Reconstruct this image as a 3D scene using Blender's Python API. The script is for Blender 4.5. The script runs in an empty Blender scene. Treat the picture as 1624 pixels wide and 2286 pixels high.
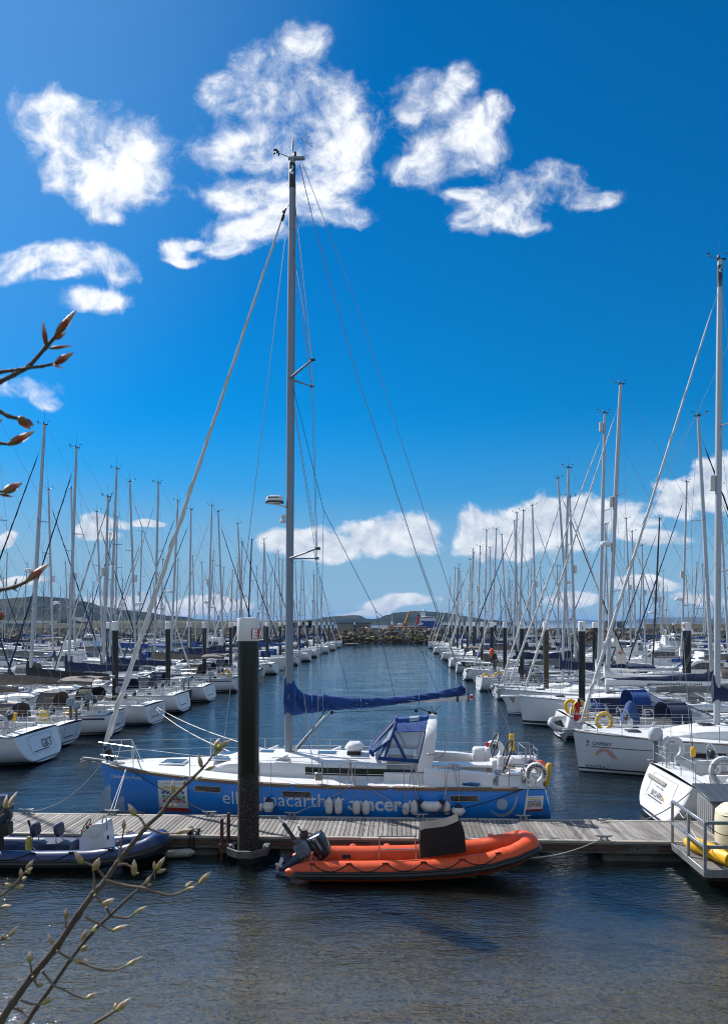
import bpy, bmesh, math, random
from mathutils import Vector, Matrix
R = math.radians
S = bpy.context.scene
COL = S.collection
random.seed(7)

# ------------------------------------------------------------------ camera
CAM_H = 5.7
cd = bpy.data.cameras.new('camera'); cam = bpy.data.objects.new('camera', cd); COL.objects.link(cam)
cam.location = (0, 0, CAM_H); cam.rotation_euler = (R(90), 0, 0)
cd.sensor_fit = 'VERTICAL'; cd.sensor_height = 36.0
cd.lens = 36.0 * 1725 / 2285
cd.shift_y = 0.1083
cd.clip_start = 0.1; cd.clip_end = 40000
cd.dof.use_dof = True; cd.dof.focus_distance = 24; cd.dof.aperture_fstop = 9.0
S.camera = cam

# ------------------------------------------------------------------ colour management, world, sun
S.view_settings.view_transform = 'Standard'; S.view_settings.look = 'None'
S.view_settings.exposure = 0.68; S.view_settings.gamma = 1.0
S.view_settings.use_curve_mapping = False
try:
    S.cycles.max_bounces = 6; S.cycles.diffuse_bounces = 3; S.cycles.glossy_bounces = 4
    S.cycles.transmission_bounces = 4; S.cycles.transparent_max_bounces = 8; S.cycles.volume_bounces = 0
    S.cycles.caustics_reflective = False; S.cycles.caustics_refractive = False
    S.cycles.sample_clamp_indirect = 6.0
    S.cycles.use_denoising = True
    S.cycles.pixel_filter_type = 'BLACKMAN_HARRIS'; S.cycles.filter_width = 1.05
except Exception:
    pass
SUN_EL, SUN_AZ = 40.0, -45.0      # azimuth measured from straight ahead (+Y), negative = to the left
sl = bpy.data.lights.new('sun', 'SUN'); sl.energy = 4.3; sl.angle = R(0.53); sl.color = (1.0, 0.95, 0.88)
sun = bpy.data.objects.new('sun', sl); COL.objects.link(sun)
to_sun = Vector((math.sin(R(SUN_AZ))*math.cos(R(SUN_EL)), math.cos(R(SUN_AZ))*math.cos(R(SUN_EL)), math.sin(R(SUN_EL))))
sun.rotation_euler = to_sun.to_track_quat('Z', 'Y').to_euler()

W = bpy.data.worlds.new('World'); S.world = W; W.use_nodes = True
def build_world():
    nt = W.node_tree; nt.nodes.clear()
    N = nt.nodes.new; Lk = nt.links.new
    def math_(op, a=None, b=None, c=None, clamp=False):
        n = N('ShaderNodeMath'); n.operation = op; n.use_clamp = clamp
        for i, x in enumerate((a, b, c)):
            if x is None: continue
            if isinstance(x, (int, float)): n.inputs[i].default_value = x
            else: Lk(x, n.inputs[i])
        return n.outputs[0]
    def vmath(op, a, b=None, c=None):
        n = N('ShaderNodeVectorMath'); n.operation = op
        for i, x in enumerate((a, b, c)):
            if x is None: continue
            if isinstance(x, tuple): n.inputs[i].default_value = x
            else: Lk(x, n.inputs[i])
        return n.outputs['Value'] if op in ('LENGTH', 'DOT_PRODUCT') else n.outputs[0]
    def mix(fac, a, b, mode='MIX'):
        n = N('ShaderNodeMix'); n.data_type = 'RGBA'; n.blend_type = mode
        for s, x in ((0, fac), (6, a), (7, b)):
            if isinstance(x, (int, float)): n.inputs[s].default_value = x
            elif isinstance(x, tuple): n.inputs[s].default_value = x + (1,)
            else: Lk(x, n.inputs[s])
        return n.outputs[2]
    sky = N('ShaderNodeTexSky'); sky.sky_type = 'NISHITA'; sky.sun_disc = False
    sky.sun_elevation = R(SUN_EL); sky.sun_rotation = R(SUN_AZ)
    sky.altitude = 10; sky.air_density = 1.0; sky.dust_density = 0.25; sky.ozone_density = 3.0
    hs = N('ShaderNodeHueSaturation'); hs.inputs['Hue'].default_value = SKY_HUE; hs.inputs['Saturation'].default_value = SKY_SAT; hs.inputs['Value'].default_value = 1.0
    Lk(sky.outputs[0], hs.inputs['Color'])
    gm = N('ShaderNodeGamma'); gm.inputs[1].default_value = SKY_GAMMA; Lk(hs.outputs[0], gm.inputs[0])
    tc = N('ShaderNodeTexCoord'); D = tc.outputs['Generated']
    sp = N('ShaderNodeSeparateXYZ'); Lk(D, sp.inputs[0])
    yy = math_('MAXIMUM', sp.outputs[1], 0.02)
    a = math_('DIVIDE', sp.outputs[0], yy); e = math_('DIVIDE', sp.outputs[2], yy)
    cb = N('ShaderNodeCombineXYZ'); Lk(a, cb.inputs[0]); Lk(e, cb.inputs[1]); P = cb.outputs[0]
    # clear sky: the zenith-ward blue of the air in this direction
    def noise(vec, scale, detail, rough, dist=0.0, lac=2.0):
        n = N('ShaderNodeTexNoise'); n.noise_dimensions = '3D'
        n.inputs['Scale'].default_value = scale; n.inputs['Detail'].default_value = detail
        n.inputs['Roughness'].default_value = rough; n.inputs['Distortion'].default_value = dist
        n.inputs['Lacunarity'].default_value = lac
        Lk(vec, n.inputs['Vector']); return n
    warp = noise(P, 5.0, 3, 0.55)
    wv = vmath('SUBTRACT', warp.outputs['Color'], (0.5, 0.5, 0.5))
    Pw = vmath('MULTIPLY_ADD', wv, (0.10, 0.07, 0.0), P)
    def field(blobs, k):
        out = None
        for (x, y, rx, ry) in blobs:
            ca, ce = (x-812)/1725, (1390-y)/1725; sx, sy = 1725/rx, 1725/ry
            l = vmath('LENGTH', vmath('MULTIPLY_ADD', Pw, (sx, sy, 0), (-ca*sx, -ce*sy, 0)))
            if out is None: out = l
            else:
                n = N('ShaderNodeMath'); n.operation = 'SMOOTH_MIN'; Lk(out, n.inputs[0]); Lk(l, n.inputs[1]); n.inputs[2].default_value = k
                out = n.outputs[0]
        return out
    high = [(105,250,80,55),(215,305,120,72),(165,350,70,40),(300,345,80,70),(245,400,105,60),(330,405,70,50),(250,465,55,42),(150,220,40,25),
            (690,105,60,40),(610,150,100,50),(550,205,95,55),(690,225,130,75),(750,290,90,60),(610,300,120,55),(530,330,70,42),(490,190,50,45),
            (730,370,90,60),(620,420,130,40),(520,440,70,26),(570,510,90,32),(520,545,50,20),(770,490,70,32),(690,460,110,40),
            (1020,180,40,36),(960,225,75,50),(1110,240,45,30),(915,260,40,34),(1010,330,105,48),(940,375,75,42),(1040,420,45,18),(1060,275,70,40),
            (1250,365,60,32),(1230,410,115,42),(1130,455,110,40),(1330,435,70,20),(1150,495,90,26),(1050,480,55,26),
            (60,580,65,24),(180,570,90,40),(255,595,65,34),(10,600,40,22),(200,665,80,24),(405,550,35,22),(420,572,45,10),
            (70,880,85,30),(115,908,42,18),(10,870,40,26),(160,390,60,26),(70,560,60,20),(120,610,60,16),(455,540,30,12)]
    low = [(850,1195,110,40),(930,1190,60,42),(700,1215,105,32),(640,1212,50,26),(1090,1185,95,42),(1215,1175,125,50),(1320,1165,110,50),
           (1130,1212,130,26),(1440,1205,80,18),(1540,1105,90,42),(1610,1070,60,52),(1490,1130,60,25),
           (250,1163,55,16),(225,1188,60,16),(342,1158,32,7),(15,1200,32,16),(870,1345,85,15),(815,1360,50,8),
           (320,1352,130,22),(470,1352,90,20),(1430,1312,75,15),(1290,1340,70,20),(1550,1340,60,14),(60,1300,60,10)]
    dh = field([(x, y, rx*1.10, ry*1.10) for x, y, rx, ry in high], 0.6); dl = field([(x, y, rx*1.2, ry*1.25) for x, y, rx, ry in low], 0.4)
    def two(vec):
        return math_('ADD', math_('MULTIPLY', noise(vec, 8.5, 6, .58).outputs['Fac'], .62), math_('MULTIPLY', noise(vec, 27.0, 9, .66, .35).outputs['Fac'], .38))
    Po = vmath('ADD', Pw, NOFF)
    nA = two(Po)
    nA2 = two(vmath('ADD', Po, (-0.010, 0.016, 0.0)))
    nB = noise(vmath('MULTIPLY', Pw, (1.0, 1.25, 1.0)), 24.0, 9, 0.55).outputs['Fac']
    nB2 = noise(vmath('ADD', vmath('MULTIPLY', Pw, (1.0, 1.25, 1.0)), (-0.006, 0.012, 0.0)), 24.0, 5, 0.55).outputs['Fac']
    def alpha(d, n, k, amp, lo, hi, cap=1.0):
        dens = math_('ADD', math_('MULTIPLY', math_('MINIMUM', math_('SUBTRACT', 1.0, d), cap), k), math_('MULTIPLY', math_('SUBTRACT', n, 0.5), amp))
        mr = N('ShaderNodeMapRange'); mr.interpolation_type = 'SMOOTHSTEP'
        Lk(dens, mr.inputs[0]); mr.inputs[1].default_value = lo; mr.inputs[2].default_value = hi
        return mr.outputs[0], dens
    ah, densh = alpha(dh, nA, 2.0, 5.6, 0.05, 1.35, .42)
    vl = N('ShaderNodeMapRange'); vl.interpolation_type = 'SMOOTHSTEP'; Lk(math_('ADD', densh, math_('MULTIPLY', math_('SUBTRACT', noise(Pw, 40.0, 8, .7, .5).outputs['Fac'], .5), 1.6)), vl.inputs[0]); vl.inputs[1].default_value = -.22; vl.inputs[2].default_value = .9; vl.inputs[4].default_value = .40
    ah = math_('MAXIMUM', ah, vl.outputs[0])
    al, densl = alpha(dl, nB, 1.4, 2.0, 0.0, 0.5)
    front = math_('GREATER_THAN', sp.outputs[1], 0.05)
    ah = math_('MULTIPLY', math_('MULTIPLY', ah, front), 0.97); al = math_('MULTIPLY', math_('MULTIPLY', al, front), 0.92)
    # lit and self-shaded parts of the clouds
    sh = math_('MULTIPLY_ADD', math_('SUBTRACT', nA, nA2), 3.6, 0.84, clamp=True)
    sl_ = math_('MULTIPLY_ADD', math_('SUBTRACT', nB, nB2), 2.6, 0.62, clamp=True)
    ch = mix(sh, (3.4, 4.1, 5.3), (6.9, 7.0, 7.1))
    cl = mix(sl_, (2.6, 3.2, 4.2), (5.9, 6.1, 6.4))
    # horizon veil
    skyc = gm.outputs[0]
    skyc = mix(1.0, skyc, SKY_TINT, 'MULTIPLY')
    # pale blue air low over the horizon
    vr = N('ShaderNodeValToRGB'); ve = vr.color_ramp.elements; ve[0].position = 0; ve[0].color = (.46,.74,.97,1); ve[1].position = 1; ve[1].color = (.16,.46,.86,1)
    vk = ve.new(.35); vk.color = (.33,.63,.92,1)
    sc_ = N('ShaderNodeMapRange'); Lk(sp.outputs[2], sc_.inputs[0]); sc_.inputs[1].default_value = 0; sc_.inputs[2].default_value = .16
    Lk(sc_.outputs[0], vr.inputs[0])
    veil = vmath('MULTIPLY', vr.outputs[0], (4.6,4.6,4.6))
    vf = N('ShaderNodeMapRange'); vf.interpolation_type = 'SMOOTHSTEP'; Lk(sp.outputs[2], vf.inputs[0]); vf.inputs[1].default_value = .27; vf.inputs[2].default_value = .03
    skyc = mix(vf.outputs[0], skyc, veil)
    # brighter, whiter air around the sun
    dt = vmath('DOT_PRODUCT', D, tuple(to_sun))
    au = N('ShaderNodeMapRange'); au.interpolation_type = 'SMOOTHSTEP'; Lk(dt, au.inputs[0]); au.inputs[1].default_value = .80; au.inputs[2].default_value = 1.0; au.inputs[4].default_value = .19
    skyc = mix(au.outputs[0], skyc, (3.0, 5.3, 6.6))
    # added white cloud behind the camera and overhead, out of view, as fill light
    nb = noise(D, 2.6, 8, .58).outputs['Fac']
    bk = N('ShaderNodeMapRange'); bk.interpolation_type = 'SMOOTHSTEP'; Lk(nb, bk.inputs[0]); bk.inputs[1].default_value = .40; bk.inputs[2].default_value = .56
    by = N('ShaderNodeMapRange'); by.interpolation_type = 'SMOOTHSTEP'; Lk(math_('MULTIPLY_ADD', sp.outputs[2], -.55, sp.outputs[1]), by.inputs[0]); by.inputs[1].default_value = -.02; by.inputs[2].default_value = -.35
    skyc = mix(math_('MULTIPLY', bk.outputs[0], by.outputs[0]), skyc, (BACK_FILL*.80, BACK_FILL*.92, BACK_FILL*1.08))
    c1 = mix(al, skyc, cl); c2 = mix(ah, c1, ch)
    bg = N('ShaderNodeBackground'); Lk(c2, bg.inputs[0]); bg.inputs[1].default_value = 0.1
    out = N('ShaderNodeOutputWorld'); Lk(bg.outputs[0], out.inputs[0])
SKY_HUE, SKY_SAT, SKY_GAMMA, SKY_TINT = 0.5, 1.86, 1.0, (.65, .64, .67)
NOFF = (0.0, 0.0, 2.9)
BACK_FILL = 4.3
build_world()

# ------------------------------------------------------------------ marina frame: u runs along the near pontoon, v out along the fairway
AZ = R(2.8); CA, SA = math.cos(AZ), math.sin(AZ)
def M(u, v, z=0.0): return Vector((u*CA + v*SA, -u*SA + v*CA, z))
def pv(px, py, v):
    """photograph position at the depth of the line v = const -> (u, z)"""
    t = (px - 812) / 1725.0
    Y = v / (t*SA + CA); X = t*Y
    return X*CA - Y*SA, CAM_H - (py - 1390) / 1725.0 * Y

# ------------------------------------------------------------------ materials
MATS = {}
def mat(name, col=(.5,.5,.5), rough=.5, metal=0.0, var=.08, scale=6.0, bump=0.0, bscale=40.0, coat=0.0, spec=0.5, trans=0.0, alpha=1.0, streak=None):
    if name in MATS: return MATS[name]
    m = bpy.data.materials.new(name); m.use_nodes = True; MATS[name] = m
    nt = m.node_tree; b = nt.nodes['Principled BSDF']; N = nt.nodes.new; Lk = nt.links.new
    tc = N('ShaderNodeTexCoord')
    vec = tc.outputs['Object']
    if streak:
        mp = N('ShaderNodeMapping'); mp.inputs['Scale'].default_value = streak; Lk(vec, mp.inputs[0]); vec = mp.outputs[0]
    n = N('ShaderNodeTexNoise'); n.inputs['Scale'].default_value = scale; n.inputs['Detail'].default_value = 5; n.inputs['Roughness'].default_value = .6
    Lk(vec, n.inputs['Vector'])
    cr = N('ShaderNodeValToRGB'); cr.color_ramp.elements[0].position = .3; cr.color_ramp.elements[1].position = .7
    cr.color_ramp.elements[0].color = tuple(max(0, c*(1-var)) for c in col) + (1,)
    cr.color_ramp.elements[1].color = tuple(min(1, c*(1+var)) for c in col) + (1,)
    Lk(n.outputs['Fac'], cr.inputs[0]); Lk(cr.outputs[0], b.inputs['Base Color'])
    b.inputs['Roughness'].default_value = rough; b.inputs['Metallic'].default_value = metal
    b.inputs['Coat Weight'].default_value = coat; b.inputs['Coat Roughness'].default_value = .08
    b.inputs['Specular IOR Level'].default_value = spec
    b.inputs['Transmission Weight'].default_value = trans; b.inputs['Alpha'].default_value = alpha
    if bump:
        n2 = N('ShaderNodeTexNoise'); n2.inputs['Scale'].default_value = bscale; n2.inputs['Detail'].default_value = 4
        Lk(vec, n2.inputs['Vector'])
        bp = N('ShaderNodeBump'); bp.inputs['Strength'].default_value = bump; bp.inputs['Distance'].default_value = .02
        Lk(n2.outputs['Fac'], bp.inputs['Height']); Lk(bp.outputs[0], b.inputs['Normal'])
    return m

def hull_mat(name, topcol, bands):
    """gelcoat with waterline bands: bands = [(z_top, colour), ...] from the keel up"""
    if name in MATS: return MATS[name]
    m = mat(name, topcol, .28, var=.03, scale=1.5, coat=.3)
    nt = m.node_tree; b = nt.nodes['Principled BSDF']; N = nt.nodes.new; Lk = nt.links.new
    base = b.inputs['Base Color'].links[0].from_socket
    tc = N('ShaderNodeTexCoord'); sp = N('ShaderNodeSeparateXYZ'); Lk(tc.outputs['Object'], sp.inputs[0])
    cur = base
    # faint grime rising from the waterline
    nz = N('ShaderNodeTexNoise'); nz.inputs['Scale'].default_value = 2.2; nz.inputs['Detail'].default_value = 6; Lk(tc.outputs['Object'], nz.inputs['Vector'])
    for zt, c in reversed(bands):
        lt = N('ShaderNodeMath'); lt.operation = 'LESS_THAN'; Lk(sp.outputs[2], lt.inputs[0]); lt.inputs[1].default_value = zt
        mx = N('ShaderNodeMix'); mx.data_type = 'RGBA'; Lk(lt.outputs[0], mx.inputs[0]); Lk(cur, mx.inputs[6]); mx.inputs[7].default_value = c + (1,)
        cur = mx.outputs[2]
    Lk(cur, b.inputs['Base Color'])
    return m

# ------------------------------------------------------------------ mesh builder
class MB:
    def __init__(s): s.v = []; s.f = []; s.m = []
    def add(s, vs, fs, mi=0):
        o = len(s.v); s.v += [tuple(p) for p in vs]
        for f in fs: s.f.append(tuple(i+o for i in f)); s.m.append(mi)
        return s
    def box(s, c, d, rz=0.0, bev=0.0, mi=0, rot=None):
        hx, hy, hz = d[0]/2, d[1]/2, d[2]/2
        mt = rot if rot is not None else Matrix.Rotation(rz, 3, 'Z')
        c = Vector(c)
        if bev <= 0:
            vs = [Vector((x*hx, y*hy, z*hz)) for x in (-1,1) for y in (-1,1) for z in (-1,1)]
            fs = [(0,1,3,2),(4,6,7,5),(0,4,5,1),(2,3,7,6),(0,2,6,4),(1,5,7,3)]
        else:
            bev = min(bev, hx*.9, hy*.9, hz*.9)
            vs = []; idx = {}
            for x in (-1,1):
                for y in (-1,1):
                    for z in (-1,1):
                        for a in range(3):
                            p = [x*(hx-bev), y*(hy-bev), z*(hz-bev)]
                            p[a] = (x*hx, y*hy, z*hz)[a]
                            idx[(x,y,z,a)] = len(vs); vs.append(Vector(p))
            fs = []
            for a in range(3):
                b_, c_ = (a+1)%3, (a+2)%3
                for sg in (-1,1):
                    q = []
                    for (i, j) in ((-1,-1),(1,-1),(1,1),(-1,1)):
                        k = [0,0,0]; k[a] = sg; k[b_] = i; k[c_] = j; q.append(idx[(k[0],k[1],k[2],a)])
                    fs.append(tuple(q))
                for i in (-1,1):
                    for j in (-1,1):
                        k0=[0,0,0]; k0[a]=-1; k0[b_]=i; k0[c_]=j; k1=list(k0); k1[a]=1
                        fs.append((idx[(*k0,b_)], idx[(*k1,b_)], idx[(*k1,c_)], idx[(*k0,c_)]))
            for x in (-1,1):
                for y in (-1,1):
                    for z in (-1,1): fs.append((idx[(x,y,z,0)], idx[(x,y,z,1)], idx[(x,y,z,2)]))
        return s.add([mt @ p + c for p in vs], fs, mi)
    def loft(s, rings, closed=True, caps=True, mi=0):
        n = len(rings[0]); vs = [p for r in rings for p in r]; fs = []
        m_ = n if closed else n-1
        for i in range(len(rings)-1):
            for j in range(m_):
                k = (j+1) % n
                fs.append((i*n+j, i*n+k, (i+1)*n+k, (i+1)*n+j))
        if caps and closed:
            fs.append(tuple(range(n-1,-1,-1))); fs.append(tuple((len(rings)-1)*n+j for j in range(n)))
        return s.add(vs, fs, mi)
    def tube(s, pts, r, n=8, mi=0, closed=False, flat=1.0):
        pts = [Vector(p) for p in pts]; m_ = len(pts)
        rs = r if isinstance(r, (list, tuple)) else [r]*m_
        tang = []
        for i in range(m_):
            if closed: t = pts[(i+1)%m_] - pts[i-1]
            else: t = pts[min(i+1,m_-1)] - pts[max(i-1,0)]
            if t.length < 1e-9: t = Vector((0,0,1))
            tang.append(t.normalized())
        up = Vector((0,0,1)) if abs(tang[0].z) < .9 else Vector((1,0,0))
        nrm = (up - tang[0]*up.dot(tang[0])).normalized()
        rings = []
        for i in range(m_):
            t = tang[i]; nrm = (nrm - t*nrm.dot(t))
            if nrm.length < 1e-6: nrm = t.orthogonal()
            nrm.normalize(); bn = t.cross(nrm)
            rings.append([pts[i] + (nrm*math.cos(2*math.pi*j/n)*flat + bn*math.sin(2*math.pi*j/n))*rs[i] for j in range(n)])
        if closed:
            rings.append(rings[0]); return s.loft(rings, True, False, mi)
        return s.loft(rings, True, True, mi)
    def lathe(s, prof, n=16, c=(0,0,0), rot=None, mi=0):
        rings = []; c = Vector(c); rot = rot or Matrix.Identity(3)
        for (r, z) in prof:
            rings.append([rot @ Vector((max(r,1e-4)*math.cos(2*math.pi*j/n), max(r,1e-4)*math.sin(2*math.pi*j/n), z)) + c for j in range(n)])
        return s.loft(rings, True, True, mi)
    def prism(s, poly, fn, th, mi=0):
        """poly of 2D points mapped by fn(x, y, t) with t 0..1 through the thickness"""
        n = len(poly)
        vs = [fn(x, y, 0.0) for x, y in poly] + [fn(x, y, 1.0) for x, y in poly]
        fs = [tuple(range(n)), tuple(range(2*n-1, n-1, -1))] + [(i, (i+1)%n, n+(i+1)%n, n+i) for i in range(n)]
        return s.add(vs, fs, mi)
    def ball(s, c, r, n=10, m_=6, mi=0, sc=(1,1,1)):
        prof = []
        for i in range(m_+1):
            a = -math.pi/2 + math.pi*i/m_
            prof.append((math.cos(a), math.sin(a)))
        rot = Matrix.Diagonal(Vector((r*sc[0], r*sc[1], r*sc[2])))
        return s.lathe(prof, n, c, rot, mi)
    def mesh(s, name, mats, ang=38):
        me = bpy.data.meshes.new(name); me.from_pydata(s.v, [], s.f)
        ms = mats if isinstance(mats, (list, tuple)) else [mats]
        for m in ms: me.materials.append(m)
        if len(ms) > 1: me.polygons.foreach_set('material_index', s.m)
        bm = bmesh.new(); bm.from_mesh(me); bmesh.ops.recalc_face_normals(bm, faces=bm.faces); bm.to_mesh(me); bm.free()
        me.shade_smooth(); me.set_sharp_from_angle(angle=R(ang)); me.update()
        return me
    def build(s, name, mats, parent=None, ang=38, loc=None, rz=None):
        o = bpy.data.objects.new(name, s.mesh(name, mats, ang)); COL.objects.link(o)
        if parent is not None: o.parent = parent
        if loc is not None: o.location = loc
        if rz is not None: o.rotation_euler = (0, 0, rz)
        return o

def islands(mb):
    """loose pieces of a mesh, each as a builder of its own"""
    par = list(range(len(mb.v)))
    def fd(i):
        while par[i] != i: par[i] = par[par[i]]; i = par[i]
        return i
    for f in mb.f:
        a = fd(f[0])
        for k in f[1:]: par[fd(k)] = a
    out = {}
    for f, m in zip(mb.f, mb.m): out.setdefault(fd(f[0]), []).append((f, m))
    res = []
    for fs in out.values():
        ix = {}; q = MB()
        for f, m in fs:
            nf = []
            for k in f:
                if k not in ix: ix[k] = len(q.v); q.v.append(mb.v[k])
                nf.append(ix[k])
            q.f.append(tuple(nf)); q.m.append(m)
        res.append(q)
    return res
def build_each(mb, name, mats, parent):
    return [q.build(name, mats, parent) for q in islands(mb)]
def tag(o, label=None, cat=None, group=None, kind=None):
    if label: o['label'] = label
    if cat: o['category'] = cat
    if group: o['group'] = group
    if kind: o['kind'] = kind
    return o
def thing(name, label, cat, loc=(0,0,0), rz=0.0, group=None):
    o = bpy.data.objects.new(name, None); COL.objects.link(o); o.empty_display_size = .3
    o.location = loc; o.rotation_euler = (0, 0, rz)
    return tag(o, label, cat, group)
def copy_tree(o, parent=None, swap=None, top=True):
    c = o.copy(); COL.objects.link(c)
    if parent is not None: c.parent = parent
    if swap and c.data is not None:
        for i, sl in enumerate(c.material_slots):
            k = sl.material.name if sl.material else ''
            if k in swap: sl.link = 'OBJECT'; sl.material = swap[k]
    for ch in o.children: copy_tree(ch, c, swap, False)
    return c

_tc = {}
def text_geo(body, size=1.0, bold=0.0, spacing=1.0, align='LEFT', shear=0.0):
    key = (body, size, bold, spacing, align, shear)
    if key in _tc: return _tc[key]
    cu = bpy.data.curves.new('lettering', 'FONT'); cu.body = body; cu.size = size; cu.offset = bold
    cu.space_character = spacing; cu.align_x = align; cu.resolution_u = 3; cu.shear = shear
    ob = bpy.data.objects.new('lettering', cu); COL.objects.link(ob)
    dg = bpy.context.evaluated_depsgraph_get()
    me = bpy.data.meshes.new_from_object(ob.evaluated_get(dg))
    vs = [tuple(v.co) for v in me.vertices]; fs = [tuple(p.vertices) for p in me.polygons]
    bpy.data.objects.remove(ob); bpy.data.curves.remove(cu); bpy.data.meshes.remove(me)
    _tc[key] = (vs, fs); return vs, fs
def lettering(name, body, fn, m, parent, size=1.0, bold=0.0, spacing=1.0, align='LEFT', shear=0.0, fit=None):
    """letters laid on a surface by fn(x, y) -> point; fit = wanted width"""
    vs, fs = text_geo(body, size, bold, spacing, align, shear)
    k = 1.0; x0 = 0
    if fit:
        x0 = min(v[0] for v in vs); w = max(v[0] for v in vs) - x0; k = fit / w
    mb = MB(); mb.add([fn((v[0]-x0)*k if fit else v[0], v[1]) for v in vs], fs)
    me = bpy.data.meshes.new(name); me.from_pydata(mb.v, [], mb.f); me.materials.append(m); me.update()
    o = bpy.data.objects.new(name, me); COL.objects.link(o); o.parent = parent
    return o

# common materials
WHITE = mat('white_gelcoat', (.70,.71,.73), .3, var=.03, scale=2, coat=.25)
CREAM = mat('cream_gelcoat', (.70,.67,.60), .35, var=.04, scale=2, coat=.2)
ALU = mat('anodised_mast', (.21,.245,.30), .42, metal=.2, var=.06, scale=3, streak=(6,6,.3))
STEEL = mat('polished_steel', (.50,.52,.54), .34, metal=1.0, var=.05)
GALV = mat('galvanised_steel', (.27,.285,.30), .5, metal=.7, var=.2, scale=9)
ALUS = mat('silver_mast', (.40,.43,.47), .45, metal=.2, var=.06, scale=3, streak=(6,6,.3))
WIRE = mat('rigging_wire', (.30,.31,.33), .4, metal=.6)
BLACKP = mat('black_plastic', (.015,.015,.017), .45, var=.2)
RUBBER = mat('black_rubber', (.02,.02,.022), .6, var=.2)
GLASS = mat('dark_window', (.012,.014,.018), .06, var=.2, scale=1, spec=.8)
TEAK = mat('weathered_teak', (.17,.12,.085), .7, var=.25, scale=5, streak=(1,14,14))
NAVY = mat('navy_canvas', (.010,.020,.062), .85, var=.2, scale=5, bump=.4, bscale=18)
BLUE = mat('blue_canvas', (.004,.045,.205), .8, var=.22, scale=5, bump=.5, bscale=16)
BLACKC = mat('black_canvas', (.018,.018,.02), .85, var=.25, scale=5, bump=.4, bscale=18)
TAUPE = mat('taupe_canvas', (.13,.11,.095), .85, var=.15, scale=5, bump=.4, bscale=18)
GREYC = mat('grey_canvas', (.12,.125,.13), .85, var=.15, scale=5, bump=.4, bscale=18)
SAIL = mat('furled_sailcloth', (.60,.60,.60), .75, var=.10, scale=4, bump=.3, bscale=9)
VINYL = mat('clear_vinyl', (.50,.54,.58), .12, var=.05, alpha=.46)
WROPE = mat('white_rope', (.62,.60,.56), .8, var=.15, scale=60)
GROPE = mat('grey_rope', (.28,.28,.28), .85, var=.2, scale=60)
BROPE = mat('black_rope', (.02,.02,.022), .85, var=.2, scale=60)
BLROPE = mat('blue_rope', (.03,.16,.35), .8, var=.2, scale=60)
REDROPE = mat('red_rope', (.35,.05,.05), .8, var=.2, scale=60)
YEL = mat('yellow_fabric', (.72,.42,.01), .65, var=.12, scale=6, bump=.2)
ORANGE = mat('orange_tube', (.70,.078,.011), .5, var=.15, scale=3.2, bump=.12, bscale=9)
FENDW = mat('white_fender', (.55,.55,.54), .45, var=.12, scale=5)
REDP = mat('red_paint', (.5,.02,.02), .4)
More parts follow.
